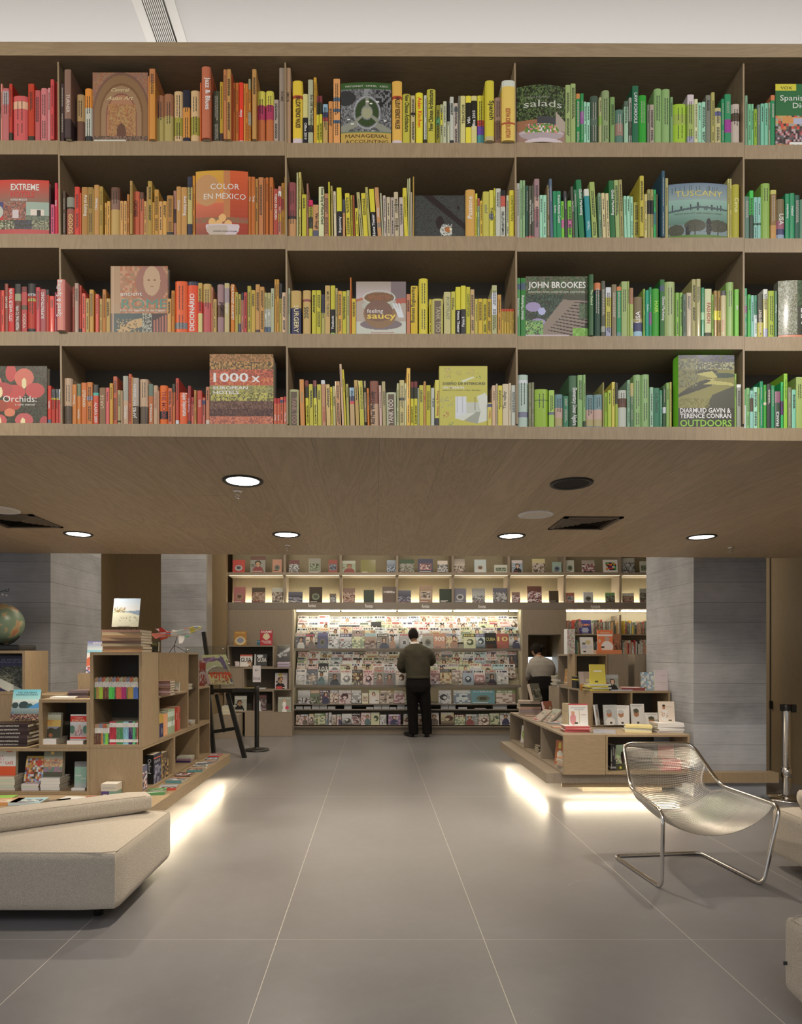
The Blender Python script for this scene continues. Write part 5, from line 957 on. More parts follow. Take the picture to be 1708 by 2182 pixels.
up2 = [(497, 522, 1251, 'b66', 'obj'), (536, 564, 1252, '543', 'photo'), (579, 603, 1252, 'bba', 'photo'), (614, 644, 1261, '676', 'land'), (658.5, 686, 1251, '432', 'obj'), (702, 716, 1265, '765', 'photo'), (730, 756, 1253, '865', 'photo'), (774.5, 797, 1257, '343', 'x'), (814.5, 844.5, 1250, '654', 'plain'), (847, 875.5, 1258, '465', 'land'), (893, 921, 1247, 'a86', 'block'), (936, 962, 1255, '343', 'x'), (967, 993, 1254, '778', 'obj'), (1006, 1033, 1254, '556', 'land'), (1050.5, 1080, 1253, '667', 'photo'), (1091, 1108, 1262, '976', 'photo'), (1124, 1154, 1249, '743', 'photo'), (1170, 1190, 1259, '543', 'x'), (1206.5, 1223.5, 1263, 'b65', 'block'), (1243, 1263.5, 1262, 'ccc', 'obj'), (1290, 1310, 1263, '7a6', 'photo'), (1326, 1350.5, 1264, 'ccb', 'photo'), (1363, 1380, 1254, 'aa9', 'photo')]
for row, ys, zz, nm in ((up1, 1220, z1s+.051, 'highest display shelf'), (up2, 1282, zH1+.001, 'glowing shelf above the header lettering')):
    for i, q in enumerate(row):
        Y = YB + .06; h = (ys - q[2])*Y/F + .02; w = (q[1]-q[0])*Y/F; c = gen(700+i+ys, q[3], q[4], None, 20, 26); tx = ()
        if nm[0] == 'g' and i == 8: tx = [('1000x', .1, .4, .13, 'ddc', dict(w=.8, bold=True))]
        if nm[0] == 'h' and i == 20: c = CV(20, 20, 'ddd', 3); c.n(.15, .2, .9, .8, ['c44', '335', '494', 'da3', '222', 'ddd'], 2)
        face_book(X_((q[0]+q[1])/2, Y), Y, zz, w, h, .025, c, '%s cover, %s book from left on the %s' % (cname(q[3]), ordn(i+1), nm), tilt=.1, texts=tx, spine=q[3], group='display books on the '+nm)
# ---------------- self-help shelf at the far right
R = random.Random(77)
def spine_row(pxa, pxb, Y, z, hmin, hmax, cols, where, wmin=.014, wmax=.03, d=.16, axis='x', group=None, seed=1, gaps=(), x0=None, x1=None, namec='paperback', bands=None, lean=0):
    R = random.Random(seed); x = X_(pxa, Y) if x0 is None else x0; xe = X_(pxb, Y) if x1 is None else x1; i = 0
    while x < xe - wmin:
        w = min(R.uniform(wmin, wmax), xe - x); h = R.uniform(hmin, hmax); col = cols[i % len(cols)] if bands else R.choice(cols)
        b = dict(col=col, bands=bands(i) if bands else ([(0, .2, R.choice(cols))] if R.random() < .4 else []), T=None, rd=False, x0=i)
        mb = MB(); spine_mesh(mb, w-.001, h, d, b); o = mb.build(namec, GLS)
        if axis == 'x': o.location = (x+w/2, Y, z)
        elif axis == 'right': o.location = (Y, x+w/2, z); o.rotation_euler = (0, 0, PI/2)
        else: o.location = (Y, x+w/2, z); o.rotation_euler = (0, 0, -PI/2)
        i += 1; x += w
        tag(o, '%s book, %s from left %s' % (cname(col), ordn(i), where), 'book', group or 'books ' + where)
SH = ['654', '843', '987', '565', '443', 'a86', 'bba', '576', '933', 'c95', '778', '332']
spine_row(1208, 1240, YB+.09, 1.744, .2, .27, ['b43', '933', '954', '655', '443'], 'on the upper self-help shelf, left end', .018, .034, seed=3)
px_face(1234, 1259, 1321, 1350, YB+.085, CV(12, 14, '336', 2).e(.5, .75, .3, .2, '99a'), 'dark blue cover with orange lettering on the upper self-help shelf', .05, texts=[('CORPO', .1, .45, .16, 'e83', dict(w=.8, bold=True))])
spine_row(1262, 1318, YB+.09, 1.744, .19, .26, SH, 'on the upper self-help shelf, middle part', .014, .032, seed=4)
spine_row(1328, 1390, YB+.09, 1.744, .19, .25, SH + ['ca3', 'c86'], 'on the upper self-help shelf, beside the pillar', .014, .03, seed=5)
spine_row(1228, 1316, YB+.09, 1.397, .19, .25, SH, 'on the second self-help shelf', .014, .03, seed=6)
spine_row(1326, 1390, YB+.09, 1.397, .19, .25, ['ba9', 'ccb', 'cdc', 'ddd', 'b44', '333', 'd97', 'c64'], 'on the second self-help shelf, beside the pillar', .014, .03, seed=8)
spine_row(1336, 1354, YB+.09, 1.052, .19, .25, ['c95', 'dc4', '943', 'b65', 'cc5'], 'on the third self-help shelf seen through the gap', .014, .03, seed=9)
# ================================================================== contents of the left island
S = 1/F
UPC = ['284'] + ['b95']*3 + ['ac3']*3 + ['743']*5 + ['5c5']*5 + ['254'] + ['d65']*5 + ['b37']*4 + ['464'] + ['b94']*5 + ['57b']*4
LOC = ['643']*5 + ['d84', '687', '6a8', '8c3', '7b4', '444'] + ['b34']*5 + ['485']*5 + ['8bc']*4 + ['436']*3 + ['5b7']*2 + ['353', 'b76']
def guides(cols, z, y, x0, x1, hs, where, white=(.2, .45), foot=None, seed=1):
    R = random.Random(seed); w = (x1-x0)/len(cols); run = {}
    for i, c in enumerate(cols):
        h = hs(i); bn = [(0, white[0], ['a86', '889', 'b64', 'aa8'][(i//3) % 4]), (white[0], white[1], 'ddd')]
        if foot and foot(i): bn = [(0, .06, c), (.06, .25, 'ddd'), (.78, .9, 'ddd')]
        mb = MB(); spine_mesh(mb, w-.0008, h, .13, dict(col=c, bands=bn, T=None, rd=False, x0=i)); o = mb.build('pocket_guide', GLS); o.location = (x0 + (i+.5)*w, y, z)
        tag(o, '%s pocket guide, %s from left in the %s' % (cname(c), ordn(i+1), where), 'pocket guide', 'pocket guides in the '+where)
guides(UPC, 1.0225, 4.952, X_(201, 4.95), X_(293.5, 4.95), lambda i: .168 + .004*((i*7) % 3), 'upper row of the tall box', seed=2)
guides(LOC, .6545, 4.952, X_(201, 4.95), X_(293.5, 4.95), lambda i: .165 if i < 11 else .185, 'lower row of the tall box', foot=lambda i: i >= 11, seed=3)
zt = stack(-2.045, 5.08, 1.401, .32, .24, .022, 8, ['a86', '975', 'a97', '865'], 'tan shrink-wrapped album', 'on the tall pocket guide box', .0, .02, seed=5)
# wire easel with the beach photo book
def wire_stand(x, y, z, w, h, label, rz=0, m=BLKM):
    t = empty('wire_book_stand', label, 'book stand', (x, y, z), rz)
    for s in (-1, 1):
        mb = MB(); mb.tube([(s*w/2, -.035, .03), (s*w/2, -.035, .006), (s*w/2, .0, .004), (s*w/2, .05, h)], .0022, n=6); mb.tube([(s*w/2, .05, h), (s*w/2, .11, .0)], .0022, n=6); mb.build('wire_leg', m, t)
    mb = MB(); mb.tube([(-w/2, -.035, .03), (w/2, -.035, .03)], .0022, n=6); mb.tube([(-w/2, .05, h), (w/2, .05, h)], .0022, n=6); mb.build('cross_wire', m, t); return t
wire_stand(X_(267, 5.06), 5.06, zt, .10, .17, 'small black wire stand holding the beach photo book on the album stack')
c = CV(44, 50, '99a', 21); c.g(0, 0, 1, .45, '789', '999'); c.g(0, .45, 1, 1, '998', '887'); c.n(.05, .32, .45, .5, ['653', '764', '887', '553'], 2, .8); c.poly([(.3, .47), (1, .42), (1, .6), (.6, .5)], '567'); c.n(.2, .65, .95, .8, ['665', '887', '998'], 2, .5)
face_book(X_(266, 5.04), 5.04, Z_(1335.5, 5.04), 57*5.04*S, 63*5.04*S, .012, c, 'large photo book with a bright beach on its cover, on the wire stand', tilt=.22)
c = CV(30, 40, 'ddd', 22); c.g(0, 0, 1, .3, '669', 'cdd'); c.r(0, .28, 1, .38, '8bc'); c.poly([(0, .55), (.5, .38), (1, .45), (1, .8), (0, .8)], 'c64'); c.n(0, .78, 1, 1, ['558', '99b', 'dcd', 'c65'], 2)
px_face(183, 223, 1366, 1434, 5.55, c, 'blue and orange desert cover behind the tall pocket guide box', .12, texts=[('ISTMO', .3, .1, .07, 'eee')])
px_face(309, 337, 1367, 1388, 5.25, gen(23, '554', 'photo', ['443', '665', '332']), 'small dark book with yellow lettering, right of the album stack', .1, t=.03, texts=[('MÉXICO', .5, .4, .2, 'cb4', dict(w=.4))])
# second tier top: brown stack and the landscape box
stack(X_(347, 5.45), 5.46, 1.021, .16, .2, .021, 6, ['865', '977', '754'], 'brown book', 'between the tall guide box and the aeroplane', .1, .015, seed=6)
c = gen(25, '887', 'land', ['887', '776', 'a98'])
px_face(361, 381, 1454, 1473.5, 5.75, c, 'small wide box with a grey landscape beside the brown book stack', .0, t=.05)
def side_book(y, z, depth, h, t, spine, cv, lab, x=-1.885, texts=(), tilt=0):
    """book whose cover faces the aisle (+X) and whose spine faces the camera"""
    o = cover_book(depth, h, t, cv, texts, spine, spine, name='display_book'); return put(o, (x, y+depth/2, z), PI/2, tilt, lab, 'display book')
def aisle_spines(items, y, z, x, lab):
    for i, (w, h, col, bands, T) in enumerate(items):
        mb = MB(); spine_mesh(mb, w-.001, h, .2, dict(col=col, bands=bands, T=T, rd=False, x0=i)); o = mb.build('display_book', GLS); o.location = (x, y+w/2, z); o.rotation_euler = (0, 0, PI/2); y += w
        tag(o, '%s art book, %s from left %s' % (cname(col), ordn(i+1), lab), 'display book', 'art books ' + lab)
aisle_spines([(.11, .205, '335', [(0, .4, 'b94')], ('ccb', 'atlas')), (.115, .215, 'd96', [(0, .08, '887')], ('eed', 'VALENTINA')), (.2, .225, '9a8', [(.1, .3, 'bcb'), (.5, .7, 'cdc')], ('343', 'planet')), (.075, .23, 'a32', [], ('eec', 'Brasil')), (.085, .23, 'b54', [], ('432', 'MAR'))], 5.40, .6485, -1.89, 'in the box behind the pocket guides')
side_book(4.97, .2725, .12, .20, .05, '557', gen(31, '668', 'photo', ['557', 'dde', 'c65']), 'blue boxed book at the near end of the lowest left cubby')
side_book(5.24, .2725, .19, .25, .075, '222', CV(20, 26, '334', 4).n(0, .4, 1, 1, ['334', '667', '889', '446'], 3).r(0, .1, 1, .14, 'c64'), 'thick black dictionary in the lowest left cubby', texts=[('Oxford', .08, .3, .1, 'bbb', dict(w=.7))])
OX = [q for q in bpy.data.objects if q.get('label', '').startswith('thick black dictionary')][0]
mb = MB(); mb.text('Oxford', (-.0957, .05, .215), (0, 0, -1), (0, -1, 0), .028, hx('ccc'), width=.125); mb.build('spine_lettering', PRN, OX)
side_book(5.45, .2725, .16, .23, .05, 'b94', CV(18, 24, '543', 5).n(0, .2, 1, 1, ['b95', '543', '765', '322'], 2), 'brown and yellow boxed book right of the black dictionary')
side_book(5.92, .2725, .03, .21, .14, '99a', gen(33, '889', 'photo', ['889', '557']), 'grey blue book standing upright in the second lowest left cubby', x=-1.95)
side_book(6.08, .2725, .16, .24, .03, 'a43', gen(34, 'a54', 'photo', ['a54', '743']), 'red cover leaning in the second lowest left cubby', x=-2.02, tilt=.2)
stack(-1.96, 6.36, .2725, .15, .12, .02, 3, ['547', '978', 'bba'], 'small book', 'at the right of the second lowest left cubby', 0, .02, seed=8)
side_book(6.60, .2725, .2, .26, .02, '776', gen(35, '998', 'photo', ['998', 'b76', '678', 'dcc']), 'tall leaning cover in the last lowest left cubby', x=-1.98, tilt=.25)
side_book(6.60, .6485, .18, .22, .02, '665', gen(36, '887', 'photo', ['665', 'aa9', '446']), 'leaning cover in the far second tier cubby', x=-2.0, tilt=.25)
stack(-1.95, 6.33, .6485, .15, .16, .018, 3, ['ccb', 'a75', 'bbb'], 'pale book', 'inside the narrow tall box, lower shelf', 0, .03, seed=9)
stack(-1.97, 6.33, 1.0235, .14, .16, .018, 3, ['ddc', 'cb9', 'eee'], 'white book', 'inside the narrow tall box, upper shelf', 0, .03, seed=10)
px_face(424, 436, 1412, 1462, 6.70, gen(37, 'c43', 'photo', ['c43', 'dcc', 'a54']), 'red and white cover standing on the far left box beside the easel poster', .15)
# flat books along the aisle edge of the platform
FL = [(5.00, 'green', '5a4', .022, .2), (5.17, 'red and white', 'c54', .02, .15), (5.46, 'orange and teal', 'b75', .025, -.1), (5.74, 'dark red', '654', .015, .0), (5.98, 'orange', 'c64', .02, .05), (6.16, 'white', 'ddd', .012, .4), (6.30, 'pale grey', 'cdd', .012, .3), (6.46, 'blue grey', '78a', .012, -.2), (6.62, 'navy', '457', .012, .1), (6.84, 'bright red', 'd33', .012, .0)]
for i, (y, nm, col, t, rz) in enumerate(FL):
    flat_book(-1.755 + .02*((i*5) % 3 - 1), y, ZP+.0005, .145 if i < 5 else .12, .16, t, rz, col, '%s guide lying flat on the left platform edge, %s from the sofa' % (nm, ordn(i+1)), cv=gen(400+i, col, ['photo', 'land', 'photo'][i % 3], None, 12, 14), spine=['585', 'b43', '588', '543', '588'][i] if i < 5 else col)
# boxed pair of small books at the platform corner
t = empty('boxed_books', 'small white slipcase with two purple and green books behind the sofa cushion', 'book set', (X_(233, 4.83), 4.86, ZP))
mb = MB(); mb.box(-.062, .062, -.04, .06, .055, .112, (.62,.60,.55)); mb.box(-.05, .05, -.0405, -.04, .078, .082, hx('887')); mb.build('slipcase', GLS, t)
for k, cc in enumerate(('547', '798')): mb = MB(); mb.box(-.06+k*.061, -.001+k*.061, -.041, .06, 0, .0545, hx(cc)); mb.box(-.045+k*.061, -.016+k*.061, -.0415, -.041, .022, .03, (.7,.7,.7)); mb.build('book_spine', GLS, t)
# flat books on the platform in front of the boxes
def plat(px, py, w, d, t, rz, col, lab, cv=None, **k):
    Y = (CH-ZP)*F/(py-HY); return flat_book(X_(px, Y), Y, ZP+.0005, w, d, t, rz, col, lab, cv=cv, **k)
plat(-5, 1701, .25, .13, .01, .1, '8b4', 'green booklet lying on the left platform at the photo edge')
plat(10, 1711, .24, .16, .02, .12, 'd95', 'orange paperback lying on the left platform near the sofa cushion', gen(41, 'd95', 'block', ['eda', 'c64']))
plat(62, 1710.5, .23, .17, .02, .1, 'adf', 'pale blue book lying on the left platform', gen(42, '9cd', 'block', ['446', 'cde']), spine='bcc')
plat(123, 1708, .18, .11, .006, .5, '654', 'brown leaflet lying on the left platform beside the white one', gen(43, '654', 'x'))
plat(152, 1703, .17, .14, .006, -.1, 'eee', 'white leaflet lying on the left platform', gen(44, 'eee', 'x'))
plat(197, 1700, .1, .09, .006, .3, '954', 'small red-brown leaflet next to the slipcase')
# two travel guides
c = CV(26, 34, '776', 45); c.n(0, 0, 1, .1, ['776', '887'], 2); c.g(0, .08, 1, .3, 'bba', 'aa8'); c.r(0, .3, 1, .55, 'ca5'); c.g(0, .55, 1, 1, '99a', '443'); c.poly([(0, .7), (.4, .6), (.7, .66), (1, .55), (1, 1), (0, 1)], '443'); c.e(.4, .9, .12, .08, 'a64')
yb = 5.0; stack(X_(111, yb), yb+.04, .656, .125, .19, .045, 1, ['ddd'], 'thick white-edged guide', 'under the South America guide', 0, 0, seed=11)
face_book(X_(111, yb), yb, .702, .13, .205, .035, c, 'travel guide with a yellow band and mountains, in the box left of the pocket guides', tilt=.1, texts=[('AMÉRICA', .1, .38, .07, 'b43', dict(w=.45)), ('do SUL', .1, .48, .07, 'b43', dict(w=.35))])
c = CV(26, 34, 'ccc', 46); c.r(0, .06, 1, .3, 'c32'); c.g(0, .3, 1, .85, 'ccc', 'a98'); c.e(.12, .6, .16, .16, '576'); c.e(.9, .6, .15, .16, '576'); c.r(.5, .42, .64, .8, 'b98'); c.n(.3, .6, .75, .85, ['a88', 'caa', '877'], 2); c.r(0, .88, 1, .97, 'c43')
stack(X_(166.5, yb), yb+.04, .656, .13, .19, .03, 1, ['ddd'], 'white guide', 'under the Europe guide', 0, 0, seed=12)
face_book(X_(166.5, yb), yb, .687, .135, .205, .035, c, 'travel guide with a red band and a white palace, right in the two guide box', tilt=.05, texts=[('o viajante', .25, .18, .06, 'edc', dict(w=.5)), ('EUROPA', .12, .28, .08, 'eda', dict(w=.75))])
# wide low box
def lowpile(px, n, w, hh, cols, what): return stack(X_(px, 5.02), 5.06, .2775, w, .17, hh, n, cols, what[0], what[1], 0, .01, seed=px)
z1 = lowpile(12, 5, .2, .022, ['dcb', 'ccb'], ('white paperback', 'under the cafe book'))
c = CV(30, 34, 'ddd', 47); c.r(0, .66, 1, 1, 'd52'); c.r(.55, .06, .85, .12, 'c54'); c.n(0, .25, .45, .6, ['ddd', 'dbb', 'd99'], 2, .6)
face_book(X_(10, 5.02), 5.02, z1, .175, .215, .04, c, 'white and orange cafe book at the left edge of the wide low box', tilt=.06, texts=[('CAFÉ', .5, .58, .1, 'c43', dict(w=.38, bold=True))])
z1 = lowpile(70, 3, .14, .018, ['dcc', 'ccb'], ('thin white book', 'under the colourful poster book'))
c = CV(30, 34, '89b', 48); c.n(0, 0, 1, 1, ['89b', '543', 'b74', 'ccc', 'a43', 'db7'], 3); c.e(.72, .28, .15, .12, 'c43'); c.e(.25, .4, .15, .1, 'b84'); c.r(0, 0, 1, .08, 'b94')
face_book(X_(70, 5.05), 5.05, z1, .155, .21, .02, c, 'colourful poster book leaning in the wide low box', rz=0, tilt=.25, texts=[('POP', .45, .5, .1, 'eee', dict(w=.25))])
z1 = lowpile(113, 4, .155, .025, ['ddc', 'eed'], ('white-edged thick book', 'under the dusk landscape book'))
c = CV(30, 36, '998', 49); c.g(0, 0, 1, .35, '776', '998'); c.n(0, .3, 1, .6, ['b86', 'a75', 'ba8'], 2); c.n(0, .6, 1, .8, ['879', '686', 'a78'], 2); c.r(0, .8, 1, 1, '554'); c.e(.45, .06, .1, .05, 'db6')
face_book(X_(112, 5.02), 5.02, z1, .155, .205, .045, c, 'dusk landscape book standing on a white stack in the wide low box', tilt=.08, texts=[('1000', .5, .36, .08, 'b54', dict(w=.33)), ('lugares', .42, .48, .07, '447', dict(w=.45)), ('para conhecer', .42, .57, .05, 'cb8', dict(w=.5))])
z1 = lowpile(171, 1, .11, .02, ['eee'], ('white book', 'under the green Prague guide'))
face_book(X_(171, 5.02), 5.02, z1, .1, .205, .03, CV(20, 34, '8a9', 50).g(0, 0, 1, .2, '555', '777').g(0, .75, 1, 1, '8a9', 'aaa'), 'green city guide at the right end of the wide low box', tilt=.04, texts=[('PRAHA', .1, .58, .06, 'eee', dict(w=.5)), ('VIENA', .5, .7, .06, 'eee', dict(w=.45))])
# black travel book stack with its display copy
zs = stack(X_(18, 5.1), 5.12, .6295, .40, .22, .03, 6, ['433', '322'], 'black travel book', 'at the left edge', .04, .05, seed=14, texts=[('100 VIAGENS INSPIRADORAS', .3, .28, .012, 'ccb', dict(spine=1, w=.52, bold=True))])
wire_stand(X_(55, 5.14), 5.14, zs, .13, .16, 'wire stand holding the blue mountain travel book')
c = CV(48, 54, '8bc', 51); c.g(0, 0, 1, .35, '6bc', 'add'); c.g(0, .33, 1, .8, 'cdd', '467'); c.e(.12, .52, .12, .1, '344'); c.e(.43, .52, .18, .13, '344'); c.e(.65, .56, .12, .1, '355'); c.poly([(.6, .6), (1, .4), (1, .8), (.7, .75)], '48b'); c.g(.1, .62, 1, .8, '899', '677'); c.n(0, .8, 1, 1, ['644', '865', '433', 'a86'], 2)
face_book(X_(51, 5.12), 5.12, Z_(1534.5, 5.12), 59*5.12*S, 66*5.12*S, .018, c, 'blue travel book with dark misty mountains on its cover, on a wire stand', tilt=.2, texts=[('100 VIAGENS', .18, .13, .055, '344', dict(w=.68)), ('INSPIRADORAS', .12, .205, .055, '344', dict(w=.78))])
c = CV(44, 60, '335', 52); c.g(0, 0, 1, .3, '223', '446'); c.n(0, .3, 1, .9, ['554', '776', '443'], 2); c.poly([(0, .55), (.3, .6), (1, .95), (.6, 1), (0, .7)], 'ccb'); c.poly([(0, .3), (.45, .3), (0, .75)], '335'); c.e(.3, .9, .1, .05, 'a43')
face_book(X_(8, 5.42), 5.42, 1.057, .33, .315, .03, c, 'large dark travel poster book inside the box below the globe', tilt=.08, texts=[('AS VIAGENS MAIS', .4, .14, .05, '99a', dict(w=.75)), ('FANTÁSTICAS DO MUNDO', .2, .21, .05, '99a', dict(w=.9))])
stack(X_(175, 5.15), 5.17, 1.0215, .16, .2, .02, 3, ['655', '433'], 'dark photo book', 'on the two guide box', .0, .02, seed=15)
flat_book(X_(140, 5.06), 5.06, 1.0215, .2, .12, .014, .1, 'ddd', 'white shrink-wrapped book lying on the two guide box', cv=gen(53, 'ddd', 'x'))
# globe
t = empty('globe', 'old green school globe on a black stand at the left edge', 'globe', (X_(4, 5.52), 5.52, 1.415))
mb = MB(); n, m_ = 48, 32; Rr = .182; cz = .243
GLOBE = mat('globe_print', (.35,.45,.35), .35)
g = NT(GLOBE); v = g.coord((1,1,1)); nz = g.noise(v, 5.5, 5, .6, .3); n2 = g.noise(v, 11, 3)
cc = g.ramp(nz, [(.50, (.19, .27, .19)), (.515, (.44, .34, .19)), (.58, (.40, .26, .14)), (.62, (.42, .14, .08)), (.68, (.45, .38, .22))]); g.l(cc, g.b.inputs['Base Color']); g.b.inputs['Roughness'].default_value = .35
mb.lathe(0, 0, [(max(.0005, Rr*math.sin(PI*k/m_)), cz - Rr*math.cos(PI*k/m_)) for k in range(m_+1)], n=n); mb.build('sphere', GLOBE, t)
mb = MB(); mb.tube([(math.sin(a)*(Rr+.012), .0, cz - math.cos(a)*(Rr+.012)) for a in [(-.5 + k*.125)*1.0 for k in range(13)]], .006); mb.build('meridian_arm', BLKM, t)
mb = MB(); mb.lathe(0, 0, [(.06, .05), (.05, .056), (.02, .06), (.015, .07), (.001, .071)], n=20); mb.build('foot', BLKM, t)
mb = MB(); mb.rbox(-.2, .235, -.14, .14, 0, .052, .012); mb.build('base', BLACK, t)
# small wire ornament hanging above the globe
t = empty('wire_ornament', 'tiny black wire ornament with white beads above the globe', 'ornament', (X_(10, 5.5), 5.5, Z_(1262, 5.5)))
mb = MB(); mb.tube([(-.05, 0, 0), (-.01, 0, .014), (.03, 0, .008), (.04, 0, .035)], .003, n=6); mb.tube([(.0, 0, .012), (.02, 0, .03)], .002, n=5); mb.tube([(-.05, 0, 0), (-.05, 0, .12), (-.02, 0, .128)], .0015, n=5); mb.tube([(-.05, 0, .12), (-.1, 0, .125), (-.1, 0, -.0)], .0015, n=5); mb.build('wire', BLKM, t)
for dx, dz in ((-.02, -.02), (.015, -.027)):
    mb = MB(); mb.lathe(dx, 0, [(.0005, dz-.009), (.008, dz-.005), (.009, dz), (.006, dz+.006), (.0005, dz+.009)], n=10); mb.build('bead', WHITE, t)
# model aeroplane: nose to the right, painted fuselage
t = empty('model_aeroplane', 'painted model aeroplane with red tail and white nose on a black wire stand', 'model aeroplane', (X_(376, 6.2), 6.25, 1.401))
LN = 106*6.2*S; k_ = 6.2*S
def ap(px, py, dy=0): return Vector(((px-376)*k_, dy, (HY-py)*k_ + (CH - 1.401)))
path = [(330, 1349, .003), (338, 1349.5, .011), (350, 1350.5, .020), (362, 1351, .029), (375, 1350, .032), (390, 1346.5, .033), (403, 1343, .034), (413, 1340, .030), (421, 1337.5, .020), (426.5, 1336, .005)]
mb = MB(); cols = ['eee', 'fbb', 'e54', 'eee', 'cec', 'eee', 'ec5', 'edc', 'ed8']
pts = [ap(a, b) for a, b, r in path]; 
FUS = MB(); FUS.tube(pts, [r for _, _, r in path], n=16)
nface = 16
for i in range(len(path)-1):
    for j in range(nface): FUS.c[i*nface+j] = hx(cols[i] if (j+i*3) % 7 else ['9db', '69c', 'e54', 'ec5'][(i+j) % 4])
FUS.build('fuselage', GLS, t)
def wing(name, q, th, col, col2=None):
    mb = MB(); q = [Vector(p) for p in q]; nn = Vector((0, 0, th)); vs = [p + nn/2 for p in q] + [p - nn/2 for p in q]; n = len(q)
    mb.add(vs, [tuple(range(n)), tuple(range(2*n-1, n-1, -1))] + [(i, n+i, n+(i+1) % n, (i+1) % n) for i in range(n)], hx(col)); mb.build(name, GLS, t)
wing('wing', [ap(377, 1352, -.012), ap(395, 1352, -.012), ap(398, 1371, -.2), ap(391, 1371.5, -.2)], .006, 'dfe')
wing('wing', [ap(372, 1349, .012), ap(392, 1346, .012), ap(352, 1341, .24), ap(344, 1340, .24)], .008, 'eee')
wing('tailplane', [ap(338, 1350, -.004), ap(356, 1350, -.004), ap(333, 1361, -.07), ap(321, 1350, -.07)], .006, 'f76')
wing('tailplane', [ap(338, 1347, .004), ap(356, 1347, .004), ap(336, 1339, .07), ap(322, 1339, .07)], .004, 'faa')
mb = MB(); q = [ap(336, 1348, 0), ap(352, 1346, 0), ap(341, 1336.5, 0), ap(335, 1338, 0)]; mb.add([p + Vector((0, .004, 0)) for p in q] + [p - Vector((0, .004, 0)) for p in q], [(0,1,2,3), (7,6,5,4), (0,4,5,1), (1,5,6,2), (2,6,7,3), (3,7,4,0)], hx('c32')); mb.build('tail_fin', GLS, t)
mb = MB(); mb.tube([ap(396, 1357, -.09), ap(405, 1355, -.09)], [.010, .009], hx('8ca'), n=12); mb.build('engine', GLS, t)
mb = MB(); mb.tube([ap(340, 1362, -.03), ap(355, 1357, -.03)], [.012, .013], hx('c43'), n=12); mb.build('engine', GLS, t)
mb = MB(); mb.tube([ap(375, 1353), ap(368, 1375), Vector(((360-376)*k_, -.04, 0))], .003, n=6); mb.tube([ap(368, 1375), Vector(((395-376)*k_, .02, 0))], .003, n=6); mb.tube([ap(368, 1375), Vector(((364-376)*k_, .08, 0))], .003, n=6); mb.build('wire_stand', BLKM, t)
# ---------------- stepped boxes by the magazines
def bk(px0, px1, py0, py1, cv, lab, texts=(), tilt=.12, Y=None, t=.012, **k): return px_face(px0, px1, py0, py1, Y or yf+.05, cv, lab, tilt, t, texts=texts, **k)
c = CV(18, 22, 'a73', 60); c.e(.5, .68, .42, .3, 'cb8'); c.e(.5, .65, .27, .2, '889')
bk(498, 525, 1345, 1375, c, 'brown book with a silver coin picture on the stepped boxes', [('PESCARIA', .12, .17, .1, 'db6', dict(w=.75))])
c = CV(18, 22, 'a23', 61); c.e(.5, .42, .26, .22, 'cb9')
bk(553.5, 580, 1343, 1375, c, 'red business magazine with a coin on the stepped boxes', [('EXAME', .08, .17, .14, 'eee', dict(w=.85, bold=True)), ('MELHORES', .1, .78, .1, 'eee', dict(w=.8)), ('MAIORES', .3, .89, .1, 'eee', dict(w=.62))])
bk(547, 554, 1364, 1375, CV(6, 8, '367', 62).r(0, .3, 1, .4, '89a'), 'tiny blue box beside the red business magazine', t=.04, tilt=0)
c = CV(20, 22, 'eed', 63); c.r(0, 0, 1, .15, 'c65'); c.n(.6, .5, 1, 1, ['a75', 'dcb', '543'], 2, .7)
bk(511, 537, 1395, 1421, c, 'white guide with black lettering in the top stepped box', [('GUIA', .06, .62, .36, '222', dict(w=.86, bold=True))])
c = CV(20, 22, '444', 64); c.r(0, 0, .12, 1, 'ccc'); c.e(.45, .15, .25, .12, 'ccc')
bk(541.5, 568, 1394, 1421, c, 'dark guide with white lettering in the top stepped box', [('GUIA', .25, .62, .34, 'ddd', dict(w=.72, bold=True))])
stack(X_(506, yf+.1), yf+.14, Z_(1422.6, yf)+.021, .075, .16, .02, 4, ['dcc'], 'thin pale book', 'left in the top stepped box', 0, .02, seed=20)
stack(X_(605, yf+.08), yf+.1, Z_(1422.6, yf)+.002, .2, .2, .018, 5, ['bab'], 'grey paperback', 'right on the stepped boxes', 0, .02, seed=21)
c = CV(18, 22, '444', 65); c.poly([(0, .6), (1, .1), (1, .3), (.2, .8)], 'aaa'); c.n(.3, .4, .8, .7, ['999', '666'], 2); c.r(.1, .1, .9, .18, '554')
bk(590.5, 617, 1375, 1409, c, 'silver and black book standing on the grey paperback stack', [('FRANQUIAS', .05, .08, .09, '998', dict(w=.9))], t=.02)
c = gen(66, 'ccc', 'face', ['ccc', 'cbb', '765']); c.e(.4, .12, .18, .1, 'bb4'); c.e(.35, .92, .3, .08, 'b44'); c.e(.5, .35, .16, .12, '864'); c.e(.5, .38, .08, .08, 'c97')
bk(585.5, 612, 1434, 1468, c, 'white fashion magazine with a woman in white, in the second stepped box', [('NOIVAS', .3, .16, .12, 'a66', dict(w=.65))])
flat_book(X_(534, yf+.1), yf+.12, Z_(1471, yf)+.021, .2, .16, .02, 0, 'a95', 'tan book lying left in the second stepped box'); flat_book(X_(559, yf+.1), yf+.1, Z_(1471, yf)+.021, .13, .15, .018, 0, 'bbb', 'grey book lying in the middle of the second stepped box')
bk(499, 525, 1483, 1516, gen(67, 'ccb', 'face', ['ccb', 'aa9', '446']), 'magazine with a dark haired woman in the lowest stepped box', [('ELLE', .1, .17, .12, 'ccc', dict(w=.8))])
c = CV(18, 22, '544', 68); c.poly([(.2, 1), (.5, .3), (.65, 1)], 'ccc'); c.n(.55, .2, 1, .9, ['544', '655', '877'], 2)
